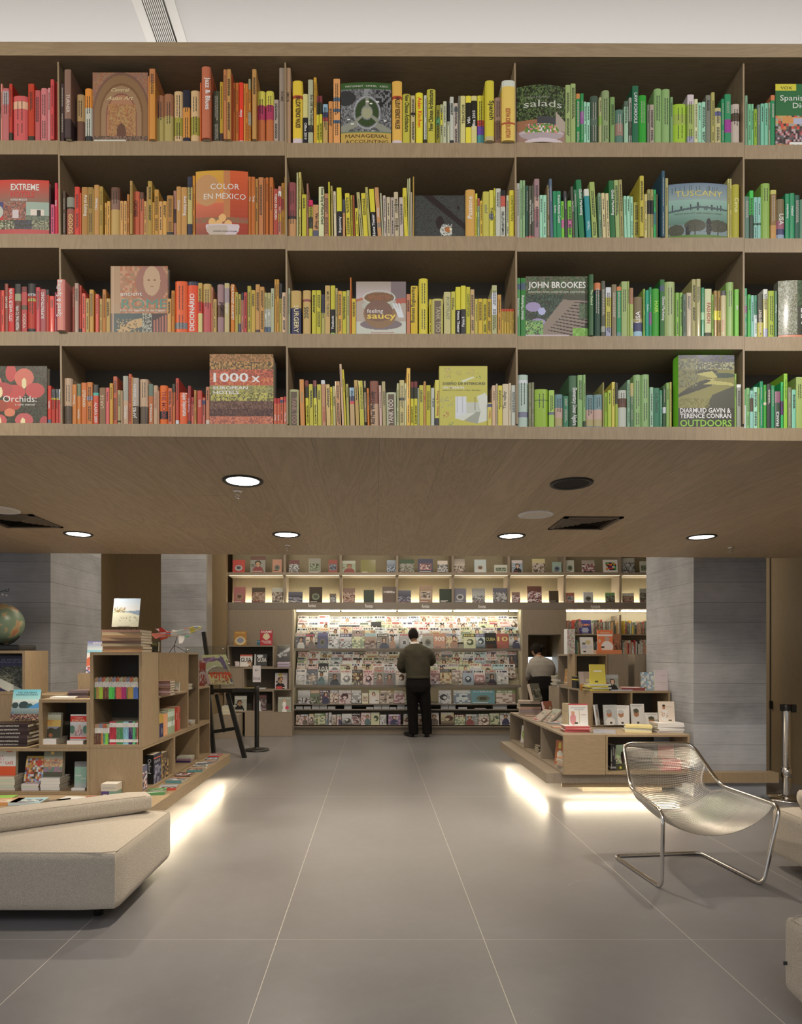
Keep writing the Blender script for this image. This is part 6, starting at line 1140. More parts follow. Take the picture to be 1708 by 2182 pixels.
bk(539, 567, 1480, 1516, c, 'dark magazine behind the black stanchion', [('NOIVAS', .2, .17, .12, 'b66', dict(w=.75))])
c = CV(18, 22, '998', 69); c.e(.5, .28, .09, .08, 'c97'); c.e(.48, .5, .14, .2, 'ddd'); c.poly([(.3, 1), (.45, .5), (.7, 1)], 'ddd'); c.e(.68, .72, .13, .12, 'c46')
px_face(591.5, 620, 1485, 1517, yf+.03, c, 'fashion magazine with a pink bag, standing on the base box', .12, texts=[('BAZAAR', .05, .16, .13, 'ccc', dict(w=.9))])
stack(X_(486, 10.2), 10.22, Z_(1522, 10.15), .2, .2, .022, 6, ['cb9', 'bba'], 'tan paperback', 'on the pale box beside the easel', .1, .03, seed=22)
# ================================================================== contents of the right island
zt1, zt2, zt3 = .628, 1.001, 1.386
# aisle top
stack(X_(1127, 7.72), 7.72, zt1, .26, .2, .035, 5, ['a98', '988', 'b98', '443'], 'thick pale book', 'at the far corner of the low aisle box', -.1, .05, seed=30)
o = cover_book(.15, .22, .05, gen(71, '665', 'photo', ['665', '443', '887']), (), 'ba9', 'ba9', name='display_book'); put(o, (X_(1144, 7.6), 7.55, zt1+.19), .5, .35, 'dark book leaning on top of the thick pale stack', 'display book')
o = cover_book(.15, .2, .03, gen(72, 'b64', 'photo', ['b64', 'cb9', 'a53']), (), 'caa', 'caa', name='display_book'); put(o, (X_(1172, 7.35), 7.35, zt1), .6, .25, 'red patterned book leaning beside the thick pale stack', 'display book')
def lean(px, Y, w, h, ang, rz, col, lab, t=.02):
    o = cover_book(w, h, t, gen(73+int(px), col, 'photo', ['998', 'b98', '776']), (), 'cbb', '776', name='display_book'); return put(o, (X_(px, Y), Y, zt1+.004), rz, ang, lab, 'display book')
lean(1140, 6.95, .15, .21, .95, -1.25, 'a98', 'tan open-lying cover leaning low on the aisle box, nearest the far stack')
lean(1160, 6.85, .15, .22, .9, -1.2, '998', 'grey cover leaning low on the aisle box, second from the far stack')
lean(1183, 6.75, .15, .2, 1.0, -1.25, '99a', 'silver cover leaning low on the aisle box, third from the far stack')
for i, (px, py, w, d, rz, col) in enumerate([(1135, 1526, .2, .14, .2, 'b87'), (1150, 1532, .18, .12, -.1, 'c98'), (1172, 1537, .2, .15, .3, 'bba'), (1188, 1541, .22, .15, .1, 'aab'), (1212, 1545, .2, .15, -.2, 'bbc'), (1196, 1550, .2, .12, .05, 'd97'), (1230, 1537, .15, .12, 0, 'cbb')]):
    Y = (CH-zt1)*F/(py-HY); flat_book(X_(px, Y), Y, zt1 + .0005, w, d*.8, .01, rz, col, '%s booklet scattered on the low aisle box, %s from the far end' % (cname(col), ordn(i+1)), cv=gen(80+i, col, 'photo', ['bba', '998', col]))
mb = MB(); spine_mesh(mb, .055, .24, .16, dict(col='ba8', bands=[(.3, .32, '987')], T=None, rd=True, x0=3)); o = mb.build('display_book', GLS); o.location = (X_(1213, 6.35), 6.35, zt1); tag(o, 'thick tan hardback standing upright behind the white and red book', 'display book')
zz = stack(X_(1226, 6.0), 6.02, zt1, .24, .16, .0115, 5, ['ddd'], 'white book with red spine', 'on the near corner of the aisle box', -.12, .05, seed=33, spine='b55')
c = CV(30, 34, 'ddd', 75); c.r(0, 0, 1, .05, 'b44'); c.r(.1, .15, .9, .2, 'bbb'); c.r(.3, .24, .8, .28, 'bbb'); c.e(.22, .42, .1, .08, 'c97'); c.e(.22, .72, .16, .26, 'c88'); c.r(.52, .3, .56, .9, 'ba8'); c.r(.62, .5, .9, .54, 'b88'); c.r(.3, .85, .48, .93, '443')
face_book(X_(1232.5, 6.0), 6.0, zz, 41*6*S, 46*6*S, .015, c, 'white book with a red top band and a person in pink, on the red-spined stack', tilt=.12)
Y = 5.93
flat_book(X_(1287, Y), Y, zt1, .2, .17, .02, -.35, '889', 'grey blue book lying flat in front of the white biographies', cv=gen(76, '99a', 'photo', ['889', '99b', 'cb9']), spine='aaa')
stack(X_(1357, 5.97), 5.98, zt1, .24, .16, .022, 3, ['dc9', 'ccb', 'dc8'], 'cream book', 'in front of the second tier on the right', -.3, .05, seed=34)
zz = stack(X_(1420, 5.97), 5.99, zt1, .26, .17, .018, 5, ['ddd', 'eee'], 'white book', 'at the right end of the low box', .05, .03, seed=35)
c = CV(30, 36, 'dcb', 77); c.e(.35, .3, .09, .1, 'a75'); c.e(.35, .2, .09, .05, '322'); c.e(.38, .68, .24, .28, 'ddd'); c.n(.2, .5, .6, .8, ['cba', 'c97'], 2, .3); c.r(.6, .88, .8, .94, '443')
face_book(X_(1420.5, 6.0), 6.0, zz, 35*6*S, 44*6*S, .014, c, 'white biography with a smiling man standing on the white stack', tilt=.12, texts=[('Felipe', .52, .3, .05, '888', dict(w=.36))])
c5 = []
for k, (a, b, t0, tp, rz, lab) in enumerate([(1266, 1285, 1503, 1547, .9, 'turned sideways at the left of the white biographies'), (1287, 1317, 1503, 1546, .12, 'with a waving man, second of the white biographies'), (1312, 1340, 1508, 1550, -.25, 'with a bald man, in the middle of the white biographies'), (1345, 1374, 1505, 1550, .0, 'with a man in profile, fourth of the white biographies'), (1376, 1408, 1518, 1553, .0, 'with a man in profile, lowest of the white biographies')]):
    c = CV(24, 32, 'bbb' if k < 2 else 'ddd', 90+k); c.e(.4, .45, .2, .17, 'a75'); c.e(.38, .33, .2, .1, ['888', '999', 'bbb', '554', '554'][k]); c.e(.45, .85, .35, .22, 'eee'); c.r(.1, .06, .85, .1, 'aaa'); c.r(.1, .13, .7, .16, 'aaa'); c.r(.4, .85, .6, .93, '443')
    Y = 6.36 if k < 4 else 6.2
    face_book(X_((a+b)/2, Y), Y, .651 if k < 4 else zt1, (b-a)*Y*S, (tp-t0)*Y*S, .016, c, 'white biography ' + lab, rz=rz, tilt=.14, spine='ccd')
# second tier top
zz = stack(X_(1272, 6.5), 6.53, zt2, .22, .18, .017, 4, ['dc4', 'ccb'], 'yellow book', 'on the second tier right of the aisle', .1, .06, seed=36)
c = CV(20, 26, 'cb4', 78); c.r(.25, .3, .75, .38, 'ddc'); c.r(.3, .85, .5, .93, '443')
face_book(X_(1274, 6.48), 6.48, zz, 33*6.48*S, 42*6.48*S, .02, c, 'plain yellow book standing on the yellow stack', tilt=.15, spine='dc5')
c = CV(20, 26, 'a99', 79); c.r(0, .7, 1, 1, 'b73'); c.e(.7, .5, .2, .12, 'cb9')
face_book(X_(1249, 6.6), 6.6, zt2, .14, .2, .02, c, 'grey and orange book leaning behind the plain yellow book', tilt=.2, rz=.15)
c = gen(101, 'aaa', 'face', ['aaa', '998', 'caa'])
face_book(X_(1304.5, 6.5), 6.5, zt2, 28*6.5*S, 34*6.5*S, .02, c, 'cover with an old man in white beside the yellow book', tilt=.18)
flat_book(X_(1345, 6.55), 6.58, zt2, .24, .2, .03, -.1, 'a66', 'large pink and white boxed book lying on the second tier', cv=CV(20, 20, 'b77', 1).r(.1, .15, .9, .8, 'ddd').e(.25, .6, .15, .15, 'c99'), spine='844')
flat_book(X_(1322, 6.45), 6.44, zt2, .22, .05, .01, .0, 'aab', 'thin grey booklet lying before the pink boxed book')
c = CV(26, 30, '9ab', 102); c.n(0, 0, 1, 1, ['9ab', 'cdd', '8ab', 'eee', 'aaa'], 3); c.r(.2, .8, .4, .9, '885')
face_book(X_(1381, 6.5), 6.5, zt2, 31*6.5*S, 39*6.5*S, .02, c, 'silver foil wrapped book left of the cream book', tilt=.1)
c = CV(26, 30, 'dcc', 103)
face_book(X_(1413, 6.48), 6.48, zt2, 36*6.48*S, 44*6.48*S, .02, c, 'cream book with fine script, at the right end of the second tier', tilt=.06, texts=[('Jesus', .4, .3, .05, '998', dict(w=.25)), ('A sabedoria de', .15, .62, .045, '998', dict(w=.7)), ('Jesus', .4, .72, .045, '998', dict(w=.22))], spine='ccb')
# third tier top
c = CV(12, 36, 'bba', 104); c.n(0, .05, 1, 1, ['bba', 'cbb', 'a99', 'b98', 'ccb'], 2)
face_book(X_(1216.5, 7.1), 7.1, zt3, 17*7.1*S, 54*7.1*S, .12, c, 'tall silver patterned boxed book at the left of the topmost tier', tilt=0, spine='ccc')
c = CV(20, 26, 'ddc', 105); c.e(.62, .3, .2, .13, 'cb8'); c.r(.15, .3, .4, .45, '777'); c.r(.2, .8, .4, .9, '443'); c.n(.1, .5, .9, .7, ['ddc', 'ccc', 'bbc'], 2)
face_book(X_(1251, 7.08), 7.08, zt3, 29*7.08*S, 37*7.08*S, .03, c, 'white wrapped book leaning between the silver book and the orange one', tilt=.15, rz=.1)
zz = stack(X_(1290, 7.1), 7.12, zt3, .3, .2, .024, 2, ['d85'], 'orange book', 'on the topmost tier', .05, .02, seed=37)
c = CV(24, 32, 'd74', 106); c.r(0, .22, 1, .3, 'edc'); c.e(.62, .45, .16, .13, 'b98'); c.e(.6, .85, .4, .3, 'ddd'); c.e(.12, .55, .08, .1, 'ca9'); c.r(.2, .8, .4, .9, '443')
face_book(X_(1290, 7.08), 7.08, zz, 32*7.08*S, 43*7.08*S, .02, c, 'orange book with a waving man in white, standing on the orange stack', tilt=.12, spine='d74', texts=[('FRANCISCO', .2, .17, .06, 'edb', dict(w=.6))])
face_book(X_(1311, 7.2), 7.2, zt3, .13, .24, .02, gen(107, 'a63', 'photo', ['a63', '743', 'b74']), 'brown cover half hidden behind the orange waving man book', tilt=.08)
# aisle-side cubbies on the right
def left_cover(Y, z, depth, h, t, cv, lab, x, tilt=.12, texts=(), sp='998'):
    o = cover_book(depth, h, t, cv, texts, sp, sp, name='display_book'); return put(o, (x, Y, z), -PI/2 + .5, tilt, lab, 'display book')
left_cover(7.48, 1.021, .15, .19, .03, gen(110, 'b84', 'photo', ['b84', 'c95']), 'orange book in the open side cubby of the topmost tier', 2.36)
mb = MB(); spine_mesh(mb, .05, .13, .16, dict(col='222', bands=[(.2, .3, 'cb3')], T=None, rd=False, x0=1)); o = mb.build('display_book', GLS); o.location = (X_(1218, 6.95)+.01, 6.9, zt2); tag(o, 'small black boxed book standing on the second tier beside the aisle', 'display book'); o.location = (2.29, 6.9, zt2)
stack(2.33, 7.72, .981, .16, .16, .022, 6, ['ddd', 'ccc', '998'], 'white book', 'on the closed grey box beside the person in grey', .1, .05, seed=38)
c = CV(14, 22, 'ddd', 111); c.e(.5, .5, .36, .3, '8a3'); c.n(.25, .4, .75, .6, ['8a3', 'cdb'], 1, .5)
left_cover(7.72, .2725, .14, .215, .015, c, 'white book with a green circle in the far low aisle cubby', 1.88)
left_cover(7.5, .2725, .14, .2, .015, gen(112, 'bbb', 'x'), 'grey white book beside the green circle book', 1.89)
o = cover_book(.14, .2, .03, gen(113, '776', 'photo', ['776', 'a87']), (), 'ccd', '443', name='display_book'); put(o, (1.80, 6.78, .28), -PI/2 - .3, .85, 'book with white pages leaning out of the middle low aisle cubby', 'display book')
stack(1.92, 7.02, .2725, .14, .14, .02, 4, ['765', '887', '554'], 'small dark book', 'in the middle low aisle cubby', .1, .03, seed=39)
c = CV(14, 26, 'a64', 114); c.e(.5, .6, .3, .18, 'ccb'); c.r(.3, .08, .6, .35, 'cb5'); c.e(.5, .85, .2, .1, '322')
left_cover(6.2, .2725, .13, .24, .03, c, 'orange book with yellow lettering in the near low aisle cubby', 1.86, sp='887')
stack(1.87, 5.93, .2725, .15, .16, .018, 6, ['bbb', 'ccb', 'c86'], 'striped paperback', 'in the near low aisle cubby', .25, .05, seed=40)
# low open box behind the chair
for i in range(3):
    mb = MB(); spine_mesh(mb, .016, .24, .16, dict(col='333', bands=[(.85, .92, '999')], T=None, rd=False, x0=i)); o = mb.build('display_book', GLS); o.location = (X_(1303, 5.85)+i*.018, 5.86, .2745); tag(o, 'slim black spine, %s from left in the low open box behind the chair' % ordn(i+1), 'display book', 'black spines in the low open box')
c = CV(20, 34, 'ab9', 115); c.g(0, 0, 1, .5, 'bca', '9a7'); c.n(0, .5, 1, .75, ['897', 'ba8', '665'], 2); c.r(0, .75, 1, 1, '443'); c.e(.8, .5, .2, .25, '322'); c.r(.4, .85, .6, .93, 'cb3')
face_book(X_(1322, 5.87), 5.87, .2745, .10, .24, .02, c, 'nature book with a dark lower half beside the black spines', tilt=.1, rz=.25)
stack(X_(1420, 5.95), 5.96, .2745, .2, .18, .025, 4, ['c66', 'b55'], 'red book', 'in the low open box seen through the chair mesh', .1, .06, seed=41)
face_book(X_(1419, 5.98), 5.98, .379, .16, .15, .02, CV(12, 12, 'c65', 1).r(0, 0, 1, .15, 'dc9'), 'small red cover standing on the red books behind the chair', tilt=.1)
face_book(X_(1414, 6.1), 6.12, .2745, .17, .325, .02, CV(16, 24, 'aaa', 1).r(.3, .05, .7, .1, '333'), 'tall grey cover standing at the back of the low open box', tilt=.04)
# ================================================================== sofas
def soft(x0, x1, y0, y1, z0, z1, r, name, label, cat, group=None, extra=None):
    t = empty(name, label, cat, ((x0+x1)/2, (y0+y1)/2, 0), 0, group)
    hx_, hy_ = (x1-x0)/2, (y1-y0)/2
    mb = MB(); mb.rbox(-hx_, hx_, -hy_, hy_, z0, z1, r)
    # upholstery panels bulge a little between the seams
    for i, v in enumerate(mb.v):
        k = (1 - (v[0]/hx_)**4) * (1 - (v[1]/hy_)**4) * max(0, (v[2]-z0)/(z1-z0) - .5) * .022
        mb.v[i] = (v[0], v[1], v[2] + k)
    mb.build('seat_block', LINEN, t)
    # piped seam along the upper edges
    q = r*.30; pts = []
    for sx, sy in ((-1, -1), (1, -1), (1, 1), (-1, 1)): pts.append((sx*(hx_-q), sy*(hy_-q), z1-q+.001))
    P2 = []
    for i in range(4):
        a, b = Vector(pts[i]), Vector(pts[(i+1) % 4])
        P2 += [a.lerp(b, f) for f in np.linspace(.03, .97, 12)]
    mb = MB(); mb.tube(P2, .0022, n=5, closed=True); mb.build('seam', LINEN, t)
    for sx in (-1, 1):
        for sy in (-1, 1):
            mb = MB(); mb.lathe(sx*(hx_-.16), sy*(hy_-.16), [(.001, 0), (.025, 0), (.025, z0+.01), (.001, z0+.01)], n=12); mb.build('foot', BLKM, t)
    return t
soft(-3.7, -1.305, 3.10, 3.97, .07, .385, .042, 'sofa', 'low beige linen sofa block at the left, carrying a long bolster', 'sofa')
soft(2.60, 4.2, 3.0, 4.04, .07, .388, .042, 'sofa', 'beige linen sofa block behind the steel mesh chair, at the right edge', 'sofa')
soft(1.575, 3.2, 1.2, 2.385, .07, .38, .042, 'sofa', 'beige linen sofa corner at the bottom right of the photo', 'sofa')
# bolster lying diagonally on the left sofa
a, b = Vector((-2.62, 2.975, 0)), Vector((-1.385, 3.845, 0)); L = (b-a).length; an = math.atan2(b.y-a.y, b.x-a.x)
t = empty('bolster_cushion', 'long beige bolster cushion lying across the left sofa', 'cushion', (a.x, a.y, .392), an)
mb = MB(); mb.rbox(.0, L, .0, .17, 0, .115, .038); mb.build('cushion_cover', LINEN, t)
mb = MB(); mb.tube([(.04, .012, .106), (L-.04, .012, .106)], .0016, n=5); mb.build('seam', LINEN, t)
t = empty('bolster_cushion', 'small part of a beige cushion on the far right sofa', 'cushion', (3.28, 3.66, .392), -.5)
mb = MB(); mb.rbox(-.63, .6, -.09, .09, 0, .12, .05); mb.build('cushion_cover', LINEN, t)
mb = MB(); mb.box(1.562, 1.576, 2.345, 2.349, .190, .204, hx('333')); tag(mb.build('sofa_label', PRN), 'tiny black fabric label on the side of the bottom right sofa', 'label')

# ================================================================== steel mesh lounge chair
def bez(pts, r=.05, n=6):
    """polyline with rounded corners"""
    pts = [Vector(p) for p in pts]; out = [pts[0]]
    for i in range(1, len(pts)-1):
        a, b, c = pts[i-1], pts[i], pts[i+1]; d1 = min(r, (a-b).length*.45); d2 = min(r, (c-b).length*.45)
        p, q = b + (a-b).normalized()*d1, b + (c-b).normalized()*d2
        for k in range(n+1): s = k/n; out.append(p*(1-s)**2 + b*2*s*(1-s) + q*s**2)
    out.append(pts[-1]); return out
cB, cA, cC, cD = Vector((1.68, 3.594, .012)), Vector((1.626, 4.17, .012)), Vector((2.243, 4.235, .012)), Vector((2.30, 3.638, .012))
cE, cH = P(1412, 1731, 3.6), P(1662, 1718, 3.66); cFl, cG = P(1342.6, 1680, 4.13), P(1534.7, 1673.8, 4.2)
cT1, cT2 = P(1327.5, 1584, 4.42), P(1472, 1584, 4.47)
base = Vector((1.98, 3.9, 0))
chair = empty('mesh_lounge_chair', 'low lounge chair of bent steel tube with a see-through metal mesh sling', 'chair', base)
def loc(L): return [Vector(p) - base for p in L]
mid = lambda a, b: (a+b)/2
mb = MB(); mb.tube(loc(bez([mid(cB, cE), cB, cA, cC, cD, mid(cD, cH)], .055)), .0115, n=12, caps=False); mb.build('base_frame', CHROME, chair)
mb = MB(); mb.tube(loc(bez([mid(cB, cE), cE, cFl, cT1, cT2, cG, cH, mid(cD, cH)], .075)), .0115, n=12, caps=False); mb.build('sling_frame', CHROME, chair)
def side(v, l):
    A = [cT1, cFl, cE] if l else [cT2, cG, cH]
    s0 = .42
    return A[0].lerp(A[1], v/s0) if v < s0 else A[1].lerp(A[2] + (A[1]-A[2])*(.10 if not l else .02), (v-s0)/(1-s0))
def sling(u, v):
    l, r = side(v, True), side(v, False)
    g = math.sin(PI*(v-.22)/.26) if .22 < v < .48 else 0        # the sling leaves the tubes behind the bend
    ins = .085*g; u2 = ins + u*(1-2*ins); p = l.lerp(r, u2); s = 1-(2*u-1)**2
    back = .085*math.sin(PI*min(1, v/.75)); q = max(0, (v-.12)/.88)
    down = .015 + .195*math.sin(PI/2*min(1, q/.62))**1.4 - .045*max(0, (q-.62)/.38)**1.5 if q > 0 else .015*v/.12
    return p + Vector((0, 1, 0))*(back*s**.7 + .05*g) - Vector((0, 0, 1))*(down*s**.72 + .05*g)
def mesh_rows():
    mb = MB(); NV, NU = 96, 26
    for k in range(NV+1):
        v = .01 + .985*k/NV; mb.tube([sling(j/NU, v) - base for j in range(NU+1)], .0021, n=5, caps=False)
    for j in range(1, 44):
        u = j/44; mb.tube([sling(u, .01 + .985*k/46) + Vector((0, 0, .0012*(1 if k % 2 else -1))) - base for k in range(47)], .0009, n=3, caps=False)
    return mb
mesh_rows().build('mesh_sling', STEEL, chair)
for u in (.012, .988):
    mb = MB(); mb.tube([sling(u, .01 + .985*k/60) - base for k in range(61)], .0038, n=6); mb.build('sling_edge', STEEL, chair)

# ================================================================== stanchions
def stanchion(x, y, r, h, rp, m, basem, label, belt=None):
    t = empty('barrier_post', label, 'barrier post', (x, y, 0))
    mb = MB(); mb.lathe(0, 0, [(.001, 0), (r, 0), (r, .012), (r*.97, .02), (r*.5, .03), (rp*1.25, .038), (rp*1.2, .045), (.001, .046)], n=40); mb.build('base', basem, t)
    mb = MB(); mb.lathe(0, 0, [(rp, .04), (rp, h-.06)], n=24); mb.build('pole', m, t)
    mb = MB(); mb.lathe(0, 0, [(rp*1.02, h-.06), (rp*1.02, h-.004), (rp*.9, h), (.001, h)], n=24); mb.build('head', m if m is BLKM else BLKM, t)
    return t
t = stanchion(X_(547, 8.86), 8.86, .178, .93, .033, BLACK, BLACK, 'black barrier post with a small sign, right of the easel')
mb = MB(); mb.tube([(0, 0, .92), (-.002, 0, .97)], .004, n=8); mb.build('sign_rod', BLACK, t)
mb = MB(); mb.box(-.064, .064, -.006, 0, .97, 1.23, (.03,.03,.03)); mb.build('sign_holder', BLKM, t)
mb = MB(); zc = 1.10; mb.box(-.058, .058, -.008, -.006, .985, 1.225, (.62, .6, .64)); ink = (.1, .09, .16)
mb.box(-.026, .028, -.0085, -.008, 1.155, 1.161, ink); mb.add([(-.028, -.0086, 1.158), (-.006, -.0086, 1.180), (-.002, -.0086, 1.176), (-.020, -.0086, 1.158), (-.002, -.0086, 1.140), (-.006, -.0086, 1.136)], [(0, 1, 2, 3), (0, 3, 4, 5)], ink)
mb.text('Entrada', (0, -.0082, 1.02), (1,0,0), (0,0,1), .045, ink, align='c', width=.098); mb.build('sign_card', PRN, t)
mb = MB(); y0 = 8.86; mb.box(X_(447, 9.2), X_(541, y0), 8.95, 8.953, Z_(1475.5, y0), Z_(1467.5, y0)); o = mb.build('retractable_belt', BLKM); o.parent = t; o.location = (-X_(547, y0), -y0, 0)
t = stanchion(3.93, 5.86, .20, .905, .038, CHROME, CHROME, 'polished chrome barrier post right of the concrete pillar')
mb = MB(); mb.box(-.052, -.03, -.02, .02, .84, .905); mb.box(.03, .075, -.03, .03, .83, .905); mb.box(-.014, -.008, -.041, -.036, .835, .90); mb.build('belt_cassette', BLKM, t)
mb = MB(); mb.lathe(.04, 0, [(.001, .9), (.008, .9), (.008, .909), (.001, .91)], hx('c44'), n=12); mb.build('red_button', PRN, t)
mb = MB(); mb.lathe(0, 0, [(.0385, .21), (.047, .212), (.047, .305), (.0385, .307)], n=24); mb.build('collar', CHROME, t)

# ================================================================== easel with poster
ez = Vector((-2.0, 8.5, 0)); t = empty('easel', 'black wooden display easel holding a clear panel with a travel poster', 'easel', ez)
def bar(name, a, b, w, m=BLACK, d=None):
    a, b = Vector(a)-ez, Vector(b)-ez; mb = MB(); d = d or w; u = (b-a).normalized(); s = u.cross(Vector((0, 1, 0))).normalized(); q = u.cross(s).normalized()
    vs = [p + s*w/2*i + q*d/2*j for p in (a, b) for i, j in ((-1,-1), (1,-1), (1,1), (-1,1))]
    mb.add(vs, [(3,2,1,0), (4,5,6,7), (0,1,5,4), (1,2,6,5), (2,3,7,6), (3,0,4,7)]); mb.build(name, m, t)
bar('leg', P(485, 1478, 8.45), Vector((X_(521, 8.22), 8.22, 0)), .055)
bar('leg', P(444, 1480, 8.75), Vector((X_(455, 8.65), 8.65, 0)), .055)
bar('leg', P(461, 1480, 8.62), P(478, 1560, 8.52), .042)
bar('crossbar', P(449, 1560, 8.66), P(503, 1551.5, 8.36), .045)
bar('mast', P(434, 1347, 8.75), P(452, 1480, 8.66), .052); bar('tray', P(447, 1472, 8.62), P(500, 1471, 8.36), .05, d=.1)
TL, TR, BL, BR_ = P(394, 1378, 8.62), P(481, 1375.5, 8.42), P(416, 1467, 8.56), P(500.5, 1463, 8.36)
nn = (TR-TL).cross(BL-TL).normalized(); nn = nn if nn.y < 0 else -nn
for k, nm in ((0, 'back_panel'), (1, 'front_panel')):
    off = nn*(.002 + .014*k); mb = MB(); q = [p + off - ez for p in (BL, BR_, TR, TL)]; mb.add(q + [p + nn*.003 for p in q], [(0,1,2,3), (7,6,5,4), (0,4,5,1), (1,5,6,2), (2,6,7,3), (3,7,4,0)]); mb.build(nm, GLASS, t)
for p in ((.07, .08), (.93, .08), (.93, .92), (.97, .36), (.99, .45)):
    q = TL.lerp(TR, p[0]).lerp(BL.lerp(BR_, p[0]), p[1]) - ez; mb = MB(); mb.tube([q, q + nn*.03], .009, n=10); mb.build('standoff_screw', CHROME, t)
c = CV(84, 90, 'bb9', 120); c.g(0, 0, 1, .5, 'cc9', 'bb9'); c.e(.3, .16, .3, .07, '868'); c.poly([(.0, .28), (.5, .05), (.55, .1), (.1, .3)], 'a8a'); c.poly([(.5, .14), (.75, .1), (.7, 0), (.85, .1), (.95, .6), (1, .9), (.9, .95), (.8, .5), (.7, .25)], '768'); c.e(.55, .7, .45, .3, '875', y0=.35); c.e(.55, .66, .4, .24, 'a98', y0=.4, y1=.6); c.poly([(0, .55), (.4, .37), (.6, .36), (.3, .45), (0, .62)], 'eee'); c.r(0, .66, .9, 1, 'dc9'); c.n(.1, .86, .85, .98, ['dc9', 'b97', 'a65', 'dc9'], 3); c.poly([(0, 0), (.05, 0), (.12, 1), (0, 1)], 'caa')
pu, pv = (TR-TL), (BL-TL)
A0 = TL.lerp(TR, .34) + (pv)*.21; Wp, Hp = pu*.62, pv*.70
o0 = A0 + Hp + nn*.009 - ez; mb = MB(); mb.canvas(c.a, o0, Wp, -Hp)
mb.text('voyage', o0 + Wp*.16 - Hp*.12 + nn*.001, Wp.normalized(), (-Hp).normalized(), .125, hx('f31', 1.6), width=Wp.length*.84, bold=True); mb.quad(o0, o0 + Wp, o0 + Wp - nn*.002, o0 - nn*.002, (.5,.5,.5)); mb.build('poster', GLS, t)
c2 = gen(121, 'c77', 'photo', ['caa', 'c65', 'ddd']); o1 = TL.lerp(TR, .16) + pv*.96 + nn*.006 - ez; mb = MB(); mb.canvas(c2.a, o1, pu*.17, -pv*.62); mb.build('side_leaflet', GLS, t)

# ================================================================== people
def skin_mesh(verts, edges, sub=2, root=0):
    me = bpy.data.meshes.new('sk'); me.from_pydata([v[:3] for v in verts], edges, []); o = bpy.data.objects.new('sk', me)
    m = o.modifiers.new('s', 'SKIN'); m.use_smooth_shade = True
    lay = me.skin_vertices[0].data if me.skin_vertices else None
    if lay is None: return None
    for i, v in enumerate(verts):
        r = v[3]; lay[i].radius = r if isinstance(r, tuple) else (r, r); lay[i].use_root = (i == root)
    s = o.modifiers.new('u', 'SUBSURF'); s.levels = s.render_levels = sub
    return o
def skin_obj(name, verts, edges, m, parent, sub=2, root=0, off=None):
    me = bpy.data.meshes.new('sk'); me.from_pydata([tuple(v[:3]) for v in verts], edges, []); o = bpy.data.objects.new('sk', me)
    mo = o.modifiers.new('s', 'SKIN'); mo.use_smooth_shade = True
    if not me.skin_vertices:
        import bmesh
        bm = bmesh.new(); bm.from_mesh(me); bm.verts.layers.skin.verify(); bm.to_mesh(me); bm.free()
    for i, v in enumerate(verts):
        r = v[3]; d = me.skin_vertices[0].data[i]; d.radius = r if isinstance(r, tuple) else (r, r); d.use_root = (i == root)
    s = o.modifiers.new('u', 'SUBSURF'); s.levels = s.render_levels = sub
    me2 = evaluated(o); bpy.data.objects.remove(o); me2.name = name; me2.materials.clear(); me2.materials.append(m)
    for p in me2.polygons: p.use_smooth = True
    r = bpy.data.objects.new(name, me2); COL.objects.link(r); r.parent = parent; return r
def loft(mb, rings, n=20):
    """closed elliptical loft; rings = (x, y, z, rx, ry)"""
    vs = []; fs = []
    for x, y, z, rx, ry in rings: vs += [(x + rx*math.cos(2*PI*k/n), y + ry*math.sin(2*PI*k/n), z) for k in range(n)]
    for i in range(len(rings)-1): fs += [(i*n+k, i*n+(k+1) % n, (i+1)*n+(k+1) % n, (i+1)*n+k) for k in range(n)]
    m = len(rings)-1; fs += [tuple(range(n))[::-1], tuple(m*n+k for k in range(n))]; mb.add(vs, fs)
def fuse(name, mb, m, parent, voxel=.011, it=6):
    me = bpy.data.meshes.new('f'); me.from_pydata(mb.v, [], mb.f); o = bpy.data.objects.new('f', me)
    r = o.modifiers.new('r', 'REMESH'); r.mode = 'VOXEL'; r.voxel_size = voxel
    q = o.modifiers.new('q', 'SMOOTH'); q.iterations = it; q.factor = .6
    me2 = evaluated(o); bpy.data.objects.remove(o); me2.name = name; me2.materials.clear(); me2.materials.append(m)
    for p in me2.polygons: p.use_smooth = True
    r = bpy.data.objects.new(name, me2); COL.objects.link(r); r.parent = parent; return r
def chain(V, E, pts, start=None):
    """append a chain of (x,y,z,r); returns index of the last vertex"""
    p = start
    for q in pts:
        V.append(q); i = len(V)-1
        if p is not None: E.append((p, i))
        p = i
    return p
def hand(V, E, wrist, direc, palmn, s=1.0, curl=.5):
    """palm and five bent fingers from a wrist vertex"""
    w = Vector(V[wrist][:3]); d = Vector(direc).normalized(); n = Vector(palmn).normalized(); sdir = d.cross(n).normalized()
    pm = w + d*.045*s; ip = chain(V, E, [(*pm, (.020*s, .013*s))], wrist)
    for k, (off, L) in enumerate(((-.028, .072), (-.010, .082), (.009, .078), (.026, .062))):
        b = w + d*.085*s + sdir*off*s; j = chain(V, E, [(*b, .0095*s)], ip); p = b; dd = d
        for f in range(3):
            dd = (dd*math.cos(curl) + n*math.sin(curl)).normalized(); p = p + dd*L*s*(.42, .32, .26)[f]; j = chain(V, E, [(*p, (.0088, .008, .0068)[f]*s)], j)
    b = w + d*.03*s - sdir*.03*s; j = chain(V, E, [(*b, .011*s)], wrist); p = b; dd = (d*.7 - sdir*.6 + n*.3).normalized()
    for f in range(2): p = p + dd*.03*s; dd = (dd + n*.3).normalized(); j = chain(V, E, [(*p, (.0105, .0085)[f]*s)], j)
SKIN = mat('skin', (.50, .30, .20), .55); SKIN.node_tree.nodes['Principled BSDF'].inputs['Subsurface Weight'].default_value = .05
